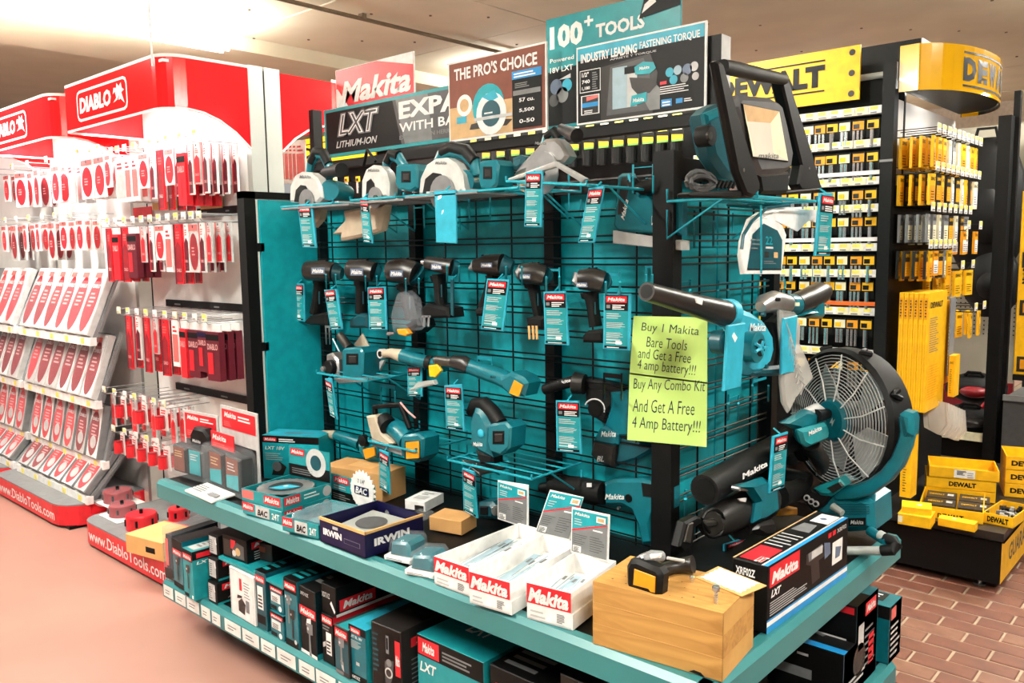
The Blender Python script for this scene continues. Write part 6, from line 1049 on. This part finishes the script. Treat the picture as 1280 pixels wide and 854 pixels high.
wtray('middle of three white counter trays with a red front band', (428, 612), (630, 674), (434, 460), (748, 268), ((826, 50), (994, 88), (925, 306), (752, 264)))
wtray('right of three white counter trays, beside the wood block', (714, 690), (934, 750), (712, 512), (932, 364), ((936, 136), (1126, 176), (1118, 413), (930, 362)))
# wood block, drill body, card and screw
a = P(741, 804.5, Z=DZ); b_ = P(902.6, 853, Z=DZ); bk = P(954, 812.5, Z=DZ); rz = math.atan2(b_.y-a.y, b_.x-a.x); w = (b_-a).length; d = (bk-b_).length; h = P(743.2, 727, Y=a.y).z-DZ
t = thing('wood_block', 'heavy laminated pine block near the corner of the deck', 'wood block', a, rz)
for i in range(3):
    b = MB(); b.prism([(0, .0003*i, 0), (w, .0003*i, 0), (w, .0003*i, h/3-.0001), (0, .0003*i, h/3-.0001)], NY, d, 'wood', .0004); o = b.build('lumber_layer', t, True, (0, 0, h/3*i))
    f = Face(MB(), (w+.0002, 0, 0), (0, d, 0), (0, 0, h/3)); f.r(.005, .02, .995, .98, 'wood' if i == 1 else 'endgrain', 1)
    f.b.build('end_grain', o, False)
f = Face(MB(), (0, 0, h), (w, 0, 0), (0, d, 0))
for k in range(26): u, v = random.uniform(.05, .9), random.uniform(.1, .9); f.disc(u, v, random.uniform(.004, .009), 'charcoal', 1, 6)
f.b.build('screw_holes', t, False); f = Face(MB(), (0, -.0002, 0), (w, 0, 0), (0, 0, h)); f.p([(.76, .02), (.8, .06), (.85, .05), (.88, .0)], 'rubber', 1); f.p([(.2, .66), (.3, .655), (.45, .648), (.3, .65)], 'brown_photo', 1); f.b.build('knot', t, False)
zt = DZ+h+.0005
t = CT('drill_body', 'black drill body with a yellow battery cover lying on the wood block', 'drill', cQ, (90, 360), 'Y', None, a.y+.075); t.b = MB()
t.pr([(5, 275), (25, 240), (60, 240), (165, 285), (188, 320), (180, 420), (160, 445), (25, 405), (8, 385)], .05, .035, 'black', .008); ft = t.end('battery_foot'); t.pr([(50, 285), (155, 325), (152, 405), (130, 400), (120, 385), (44, 365)], .052, .004, 'amber', .001); t.end('battery_cover', ft); t.pr([(15, 385), (150, 425), (155, 450), (20, 410)], .056, .01, 'black', .003); t.end('release_lip', ft)
t.sw([(100, 330, .02), (170, 300, -.03), (240, 275, -.06), (300, 265, -.075), (345, 262, -.08)], [(60, 50), (42, 40), (34, 36), (38, 40), (44, 48)], 'charcoal', 14); t.end('grip'); t.sw([(95, 240, .03), (140, 225, .015), (190, 220, -.01)], [26, 34, 26], 'grey', 10); t.end('motor_top'); t.pr([(125, 215), (178, 212), (175, 232), (130, 238)], .055, .01, 'white', .002); t.end('label'); t.sw([(215, 230, -.03), (300, 245, -.06)], [8, 8], 'light_grey', 6); t.end('trim_line')
t.sw([(60, 250, .03), (90, 225, .03), (120, 210, .02)], [18, 16, 14], 'steel', 8); t.end('contact_clip')
pts = [P(*mQ(*p), Z=zt) for p in ((358, 330), (470, 276), (712, 372), (588, 425))]; b = MB(); b.prism([p-pts[0] for p in pts], NZ, .0015, 'kraft'); t = thing('paper_card', 'brown card with a white scalloped sheet lying on the wood block', 'card', pts[0]+NZ*.002); b.build('card', t, False); f = Face(MB(), NZ*.0003, pts[3]-pts[0], pts[1]-pts[0]); n = 14
loop = [(x, .06+.03*(i % 2)) for i, x in enumerate(np.linspace(.06, .94, n))] + [(.94-.03*(i % 2), y) for i, y in enumerate(np.linspace(.1, .9, 9))] + [(x, .94-.03*(i % 2)) for i, x in enumerate(np.linspace(.94, .06, n))] + [(.06+.03*(i % 2), y) for i, y in enumerate(np.linspace(.9, .1, 9))]
f.p(loop, 'white', 1); f.b.build('sheet', t, False)
A = P(*mQ(458, 458), Z=zt); t = thing('lag_screw', 'steel screw standing upright in the wood block', 'screw', A); b = MB(); b.lathe((0, 0, -.01), NZ, [(0, .002), (.01, .003), (.034, .003), (.035, .007), (.042, .0075), (.045, .006)], 'chrome', 10); b.build('shank', t); b = MB(); b.sweep([(.0034*math.cos(k), .0034*math.sin(k), .0008*k) for k in range(36)], .0008, 'steel', 4); b.build('thread', t)
A = P(*mQ(340, 352), Z=zt); t = thing('lag_screw', 'small steel screw behind the drill body on the wood block', 'screw', A); b = MB(); b.lathe((0, 0, -.008), NZ, [(0, .0015), (.008, .0025), (.014, .0025), (.015, .006), (.02, .006)], 'chrome', 10); b.build('shank', t)
# long black box
A = P(957.9, 793.4, Z=DZ); B = P(1058.2, 720.2, Z=DZ); zt2 = P(958.4, 708.5, Y=A.y).z; Cc = P(916.6, 696.4, Z=zt2); w = (A-Cc).xy.length; d = (B-A).xy.length; rz = math.atan2(B.y-A.y, B.x-A.x)-math.pi/2
o = A - rotz(rz) @ Vector((w, 0, 0))
t = carton_m('tool_box', 'long black tool box with blue edges beside the wood block', 'box', o, rz, w, d, zt2-DZ, 'black', front=[('t', 'XRF02Z', .1, .78, .66, .9, 'white', 1, 0, .03)],
   right=[('r', 0, 0, 1, .1, 'blue', 1), ('r', 0, .1, 1, .17, 'white', 1), ('r', 0, .17, 1, .2, 'blue', 1), ('r', .02, .66, .36, .97, 'red', 1), ('t', 'Makita', .04, .7, .34, .88, 'white', 2, .25, .04), ('t', 'LXT', .04, .5, .15, .61, 'white', 1, .3, .04), ('lines', .03, .24, .46, .46, 6, 'light_grey', 1, .4),
          ('p', [(.44, .82), (.7, .8), (.74, .62), (.6, .6), (.62, .3), (.52, .28), (.5, .6), (.44, .66)], 'charcoal', 1), ('p', [(.46, .82), (.64, .84), (.64, .7), (.47, .68)], 'grey', 2), ('r', .5, .7, .64, .82, 'light_grey', 3), ('p', [(.66, .84), (.74, .78), (.75, .6), (.67, .56)], 'grey_blue', 3), ('r', .78, .36, .92, .74, 'card_white', 1), ('p', [(.82, .45), (.88, .45), (.9, .6), (.82, .65)], 'grey_blue', 2), ('r', .72, .86, .76, .94, 'red', 1), ('r', .78, .86, .82, .94, 'red', 1), ('t', 'XRF02', .84, .86, .97, .93, 'light_grey', 1)],
   top=[('p', [(.88, 0), (1, 0), (1, 1), (.88, 1)], 'blue', 1), ('r', .82, 0, .88, 1, 'light_grey', 1), ('r', .12, .03, .75, .26, 'red', 1), ('t', 'LXT', .55, .02, .8, .1, 'white', 3, .2), ('lines', .1, .3, .75, .55, 5, 'light_grey', 1, .3), ('p', [(.15, .6), (.7, .6), (.6, .75), (.2, .75)], 'grey', 1), ('r', .25, .8, .8, .97, 'white', 1), ('disc', .5, .88, .1, 'grey_blue', 2), ('r', 0, 0, .05, 1, 'tan_photo', 1)])
# ---------------------------------------------------------------- boxes on the lower shelf
LZ = LD+.001
RED = [('r', .05, .8, .95, .93, 'red', 2), ('t', 'Makita', .12, .83, .88, .9, 'white', 3, .25, .03)]
RB = lambda v0, v1, u0=.05, u1=.95: [('r', u0, v0, u1, v1, 'red', 2), ('t', 'Makita', u0+.07, v0+(v1-v0)*.2, u1-.07, v0+(v1-v0)*.8, 'white', 3, .25, .03)]
BAR = lambda u0, v0, u1, v1: [('r', u0, v0, u1, v1, 'white', 2), ('lines', u0+.1*(u1-u0), v0+.1*(v1-v0), u1-.1*(u1-u0), v1-.3*(v1-v0), 4, 'charcoal', 3, .5)]
DR = lambda u, v, s, m='charcoal': [('p', [(u-.2*s, v+.3*s), (u+.25*s, v+.32*s), (u+.25*s, v+.12*s), (u+.05*s, v+.1*s), (u+.1*s, v-.3*s), (u-.08*s, v-.3*s), (u-.06*s, v+.1*s), (u-.2*s, v+.12*s)], m, 3), ('disc', u-.1*s, v+.2*s, .07*s, 'light_grey', 4)]
side = lambda: [('r', .1, .72, .8, .85, 'red', 2), ('t', 'Makita', .15, .75, .75, .82, 'white', 3, .25, .03), ('lines', .1, .2, .8, .6, 6, 'grey', 2, .3)]
def lb_(lab, fl, fr, top, dep, body, front=(), right=(), topp=(), z=LZ, nm='tool_box', cv=m4):
    return carton(nm, lab, 'box', cv(*fl), cv(*fr), cv(0, top)[1], dep, z, body, front=list(front), right=list(right), top=list(topp))
t = lb_('tall clear pack at the left end of the lower shelf', (104, 338), (150, 356), 78, .2, 'blister', [('r', .3, .3, .6, .8, 'salmon', 1), ('r', .1, .05, .9, .25, 'charcoal', 1)], [('r', .1, .6, .9, .8, 'red', 1), ('r', .1, .1, .9, .55, 'charcoal', 1)], nm='clear_pack')
b = MB(); w, d, h = t['dims']; b.box((.008, .008, .01), (w-.008, d-.008, h*.85), 'black'); b.build('inner_card', t, False)
lb_('narrow teal box with black top beside the clear pack', (152, 362), (200, 392), 135, .16, 'teal_tool', [('r', 0, .8, 1, 1, 'black', 1), *RB(.68, .8), *DR(.5, .4, .8), ('r', 0, 0, 1, .1, 'black', 1)], [], [('r', 0, 0, 1, 1, 'black', 1)])
lb_('bright teal box overhanging the lower shelf lip at the left', (204, 418), (252, 446), 185, .14, 'teal_deck', [('r', 0, .78, 1, 1, 'black', 1), *RB(.8, .92), *DR(.5, .45, .8), ('r', .05, .03, .5, .1, 'black', 1), ('r', .8, .03, .95, .1, 'white', 1)], [('r', 0, .82, 1, 1, 'black', 1), ('r', .1, .85, .6, .95, 'red', 2), ('t', 'LXT', .1, .72, .5, .78, 'white', 1, .2), ('p', [(.4, .12), (.8, .2), (.8, .28), (.4, .22)], 'black', 1)], [('r', .1, .1, .8, .9, 'light_grey', 1), ('lines', .2, .3, .7, .7, 3, 'grey', 2)])
a = P(*m4(322, 442), Z=LZ); a2 = P(*m4(376, 464), Z=LZ); w = (a2-a).xy.length; h3 = P(*m4(322, 338), Y=a.y).z-LZ
for i in range(3):
    carton_m('tool_box', f'small black box with white label, {["bottom", "middle", "top"][i]} of a stack of three', 'box', a+Vector((-.012*i, .012*i, h3*i)), .02*i, w, .18, h3-.002, 'black', [('r', .1, .1, .8, .9, 'light_grey', 1), ('lines', .15, .2, .5, .8, 6, 'grey', 2), ('p', [(.65, .75), (.75, .85), (.85, .6), (.75, .55)], 'white', 2)], [], [('r', .1, .62, .7, .92, 'red', 1), ('t', 'Makita', .14, .68, .66, .86, 'white', 2, .25, .03), ('p', [(.2, .2), (.35, .45), (.7, .45), (.6, .3)], 'grey', 1), ('r', 0, 0, 1, .1, 'teal_deck', 1)], group='stack of three black boxes')
lb_('black photo box lying on the small middle shelf', (395, 218), (515, 262), 108, .18, 'black', [('r', .05, .1, .35, .8, 'charcoal', 1), ('r', .35, .45, .55, .85, 'red', 1), ('p', [(.4, .1), (.9, .12), (.9, .7), (.6, .8), (.4, .4)], 'dark_grey', 2), ('disc', .65, .4, .1, 'tan_photo', 3), ('disc', .5, .3, .08, 'light_grey', 3)], [('r', .1, .55, .8, .85, 'red', 1), ('t', 'Makita', .15, .62, .75, .8, 'white', 2, .25, .03), ('lines', .15, .1, .8, .5, 4, 'light_grey', 1, .4)], z=.344)
lb_('black box behind on the small middle shelf', (560, 235), (640, 255), 150, .12, 'charcoal', [('r', .1, .5, .6, .8, 'brown_photo', 1)], z=.344)
lb_('tall white printed box with line drawings on the lower shelf', (436, 502), (556, 574), 274, .2, 'white', [('r', .04, .03, .96, .97, 'black', 0), ('r', .06, .035, .95, .965, 'white', 1), ('r', .42, .6, .52, .85, 'red', 2), ('p', [(.35, .15), (.6, .12), (.65, .35), (.5, .45), (.35, .35)], 'charcoal', 2), ('lines', .6, .5, .85, .85, 6, 'grey', 2, .3), ('r', .66, .2, .8, .45, 'grey', 2), ('p', [(.3, .4), (.5, .45), (.52, .5), (.32, .48)], 'charcoal', 2)], [('r', .05, .1, .5, .9, 'light_grey', 1)])
lb_('narrow black box with a barcode right of the white printed box', (566, 574), (616, 600), 295, .22, 'teal_dark', [*RB(.82, .93), *BAR(.2, .35, .75, .75), ('r', .1, .1, .9, .25, 'black', 1)], side(), [('r', 0, 0, 1, 1, 'black', 1), ('lines', .1, .1, .9, .5, 3, 'teal_deck', 2)])
a = P(*m4(634, 612), Z=LZ); a2 = P(*m4(700, 650), Z=LZ); w = (a2-a).xy.length; h2 = P(*m4(634, 488), Y=a.y).z-LZ
for i in range(2): carton_m('tool_box', f'{["lower", "upper"][i]} of two stacked blue boxes with white labels on the lower shelf', 'box', a+Vector((-.006*i, .006*i, h2*i)), math.atan2(a2.y-a.y, a2.x-a.x), w, .22, h2-.002, 'teal_tool', [('r', 0, .75, 1, 1, 'black', 1), *RB(.77, .92), *BAR(.12, .35, .8, .7), ('r', .05, .05, .5, .2, 'black', 1), ('disc', .75, .15, .12, 'white', 1)], [], [('r', 0, .78, 1, 1, 'black', 1), ('r', .1, .8, .5, .95, 'red', 2)], group='two stacked blue boxes')
lb_('teal box with pictures of two drills on the lower shelf', (710, 656), (774, 692), 330, .24, 'teal_tool', [('r', 0, .8, 1, 1, 'black', 1), *RB(.85, .95), ('t', 'Makita', .1, .7, .6, .75, 'white', 2), *DR(.35, .55, .7, 'grey'), *DR(.6, .35, .7), ('r', 0, 0, 1, .1, 'black', 1), ('disc', .8, .1, .1, 'light_grey', 3)], [], [('r', 0, 0, 1, 1, 'black', 1), ('lines', .1, .1, .9, .4, 3, 'teal_deck', 2)])
lb_('black box with a broad red band beside the drill picture box', (786, 692), (866, 742), 370, .24, 'black', [('t', 'XFD10Z', .1, .88, .6, .93, 'light_grey', 2), *RB(.58, .72, .0, 1), ('p', [(.4, .45), (.7, .5), (.7, .58), (.45, .55)], 'white', 2), *DR(.6, .25, .8, 'grey'), ('r', 0, 0, 1, .05, 'white', 1)], [('r', 0, 0, .95, 1, 'teal_dark', 0), ('r', .3, .7, .7, .92, 'red', 1), ('lines', .3, .2, .7, .65, 8, 'white', 1, .4), ('r', 0, 0, 1, .08, 'teal_deck', 1)], [('lines', .1, .2, .8, .5, 2, 'grey', 1)])
t = lb_('black box with white label under a flat black box', (893, 742), (950, 774), 505, .24, 'black', [*RB(.82, .97), *BAR(.4, .2, .85, .65), ('lines', .1, .68, .8, .8, 2, 'grey', 1), ('p', [(.1, .3), (.35, .35), (.35, .45), (.1, .4)], 'light_grey', 2)], [('r', 0, .85, 1, 1, 'red', 1)], [])
w, d, h = t['dims']; carton_m('tool_box', 'flat black box stacked on the box with white label', 'box', Vector(t.location)+Vector((-.004, .006, h)), t.rotation_euler.z, w*1.25, d*.95, .085, 'black', [('t', 'XDT11Z', .05, .55, .6, .72, 'light_grey', 1), ('p', [(.6, .4), (.9, .1), (.95, .2), (.7, .5)], 'white', 1)], [], [('r', .05, .15, .6, .55, 'red', 1), ('t', 'Makita', .1, .22, .55, .48, 'white', 2, .25, .03), ('r', 0, 0, 1, .1, 'white', 1)])
lb_('dark green and black box left of the blue box', (957, 797), (1026, 838), 562, .24, 'charcoal', [('r', .02, .1, .98, .7, 'teal_dark', 1), *RB(.78, .95), *DR(.5, .5, .9, 'grey'), ('p', [(.4, .3), (.6, .3), (.65, .1), (.5, .15)], 'light_grey', 2), ('r', .05, .02, .6, .09, 'grey', 2)], side(), [('r', .2, 0, 1, 1, 'teal_deck', 1)])
lb_('blue box with a black top band left of the chain saw box', (1030, 826), (1114, 872), 560, .28, 'teal_tool', [('r', 0, .86, 1, 1, 'black', 1), *RB(.87, .97, .1, .7), ('t', 'LXT BL 18V', .1, .78, .8, .83, 'white', 2), ('lines', .08, .6, .8, .75, 5, 'light_grey', 2, .4), ('r', .4, .3, .6, .36, 'light_grey', 2), ('r', 0, 0, 1, .12, 'black', 1), ('t', 'XMT03Z', .1, .03, .6, .09, 'white', 2)], [('r', 0, 0, 1, 1, 'teal_deck', 1)], [('r', 0, 0, 1, 1, 'teal_light', 1), ('r', .5, .1, .9, .7, 'teal_deck', 2)])
lb_('large black box with a chain saw picture on the lower shelf', (1142, 884), (1290, 955), 548, .34, 'charcoal', [('r', .02, .02, .98, .98, 'black', 0), ('lines', .04, .3, .25, .9, 8, 'teal_dark', 1, .4), ('r', .5, .62, .6, .88, 'grey', 1), ('r', .52, .68, .57, .85, 'black', 2), ('disc', .58, .35, .13, 'light_grey', 2), ('disc', .58, .35, .09, 'charcoal', 3), ('disc', .6, .5, .09, 'grey', 3), ('p', [(.45, .5), (.75, .55), (.7, .3), (.55, .1), (.45, .2)], 'dark_grey', 1), ('r', .8, .35, .97, .85, 'red', 1), ('t', 'Makita', .82, .5, .95, .65, 'white', 2, .2, .03)], side(), [('disc', .3, .3, .12, 'dark_grey', 1), ('disc', .7, .3, .1, 'charcoal', 1)])
def top_box(lab, tl, tr, dep, body, front, right, topp, z=LZ, X=None, Y=FY+.05, nm='tool_box'):
    a, c = P(*tl, Y=Y), P(*tr, Y=Y); return carton_m(nm, lab, 'box', (a.x, Y, z), 0, c.x-a.x, dep, a.z-z, body, front, topp, right)
top_box('black box with a teal printed lid right of the chain saw box', (521, 792), (604, 822), .3, 'teal_deck', [('r', 0, .72, 1, 1, 'black', 1), *RB(.74, .97, .02, .35), ('lines', .4, .78, .9, .93, 3, 'grey', 2), ('t', 'LXT', .04, .5, .3, .64, 'white', 1, .2, .03)], [], [('p', [(.3, .02), (1, .02), (1, .75), (.1, .6)], 'teal_deck', 1), ('t', 'LXT', .35, .3, .7, .5, 'white', 2, .2), ('r', .0, .62, .6, .95, 'red', 1), ('t', 'Makita', .1, .7, .5, .88, 'white', 2, .25, .03)])
top_box('black box with a red lid label under the white trays', (612, 830), (690, 858), .3, 'black', [('r', .1, .5, .6, .8, 'red', 1)], [], [('r', .1, .5, .8, .8, 'red', 1), ('t', 'Makita', .2, .56, .7, .74, 'white', 2, .25), ('lines', .1, .1, .8, .4, 3, 'grey', 1)])
top_box('black box nearest the corner of the lower shelf front', (700, 842), (800, 875), .3, 'charcoal', [('r', .1, .5, .6, .8, 'red', 1)], [], [('lines', .1, .2, .8, .6, 3, 'grey', 1)])
mR = lambda x, y: (930+x/4.4, 660+y/4.4)
def edge_box(lab, top, X, w, dep, body, front, right, topp, back=None):
    a = P(*top, X=X); return carton_m('tool_box', lab, 'box', (X-w, a.y, LZ), 0, w, dep, a.z-LZ, body, front, topp, right)
edge_box('tall teal box at the right end of the lower shelf under the fan', mR(805, 440), RX-.012, .15, .10, 'teal_tool', [('r', 0, .78, 1, 1, 'black', 1), *BAR(.1, .55, .6, .75), ('lines', .1, .8, .4, .95, 2, 'white', 2, .4), ('r', .15, .05, .7, .4, 'light_grey', 1), ('lines', .2, .1, .65, .35, 5, 'grey', 2)], [('r', 0, 0, 1, 1, 'grey', 0), ('r', .1, .75, .5, .95, 'salmon', 1), ('lines', .1, .1, .9, .7, 6, 'light_grey', 1, .4)], [('r', .5, .3, .8, .9, 'black', 1), ('lines', .55, .35, .75, .85, 3, 'white', 2, .5), ('r', .3, .1, .5, .2, 'light_grey', 1)])
edge_box('black and teal box with a label left of the tall teal box', mR(622, 438), RX-.03, .12, .16, 'black', [*BAR(.05, .35, .8, .6), ('r', .6, .9, .95, .98, 'red', 1)], [('r', 0, 0, 1, 1, 'teal_dark', 0), ('r', .4, .8, .9, .95, 'red', 1), ('t', 'Makita', .45, .83, .85, .92, 'white', 2, .25, .03), ('r', .1, .45, .35, .75, 'light_grey', 1), ('lines', .4, .2, .9, .7, 6, 'grey', 1, .3)], [('r', .1, .1, .6, .6, 'red', 1), ('r', .0, .6, 1, 1, 'teal_tool', 1)])
edge_box('large black box with a picture lid at the front right of the lower shelf', mR(550, 702), RX-.03, .2, .22, 'black', [('r', .4, .75, .55, .8, 'light_grey', 1), ('r', .1, .3, .6, .5, 'grey', 1)], [('r', 0, 0, 1, 1, 'grey_blue', 0), ('disc', .5, .6, .2, 'charcoal', 1), ('r', .8, .3, .98, .95, 'red', 1), ('lines', .1, .1, .7, .4, 3, 'light_grey', 1)], [('r', 0, 0, 1, .12, 'blue', 1), ('p', [(.2, .4), (.6, .3), (.8, .7), (.4, .8)], 'grey', 1), ('p', [(.45, .5), (.7, .45), (.75, .6), (.5, .65)], 'sky_photo', 2)])
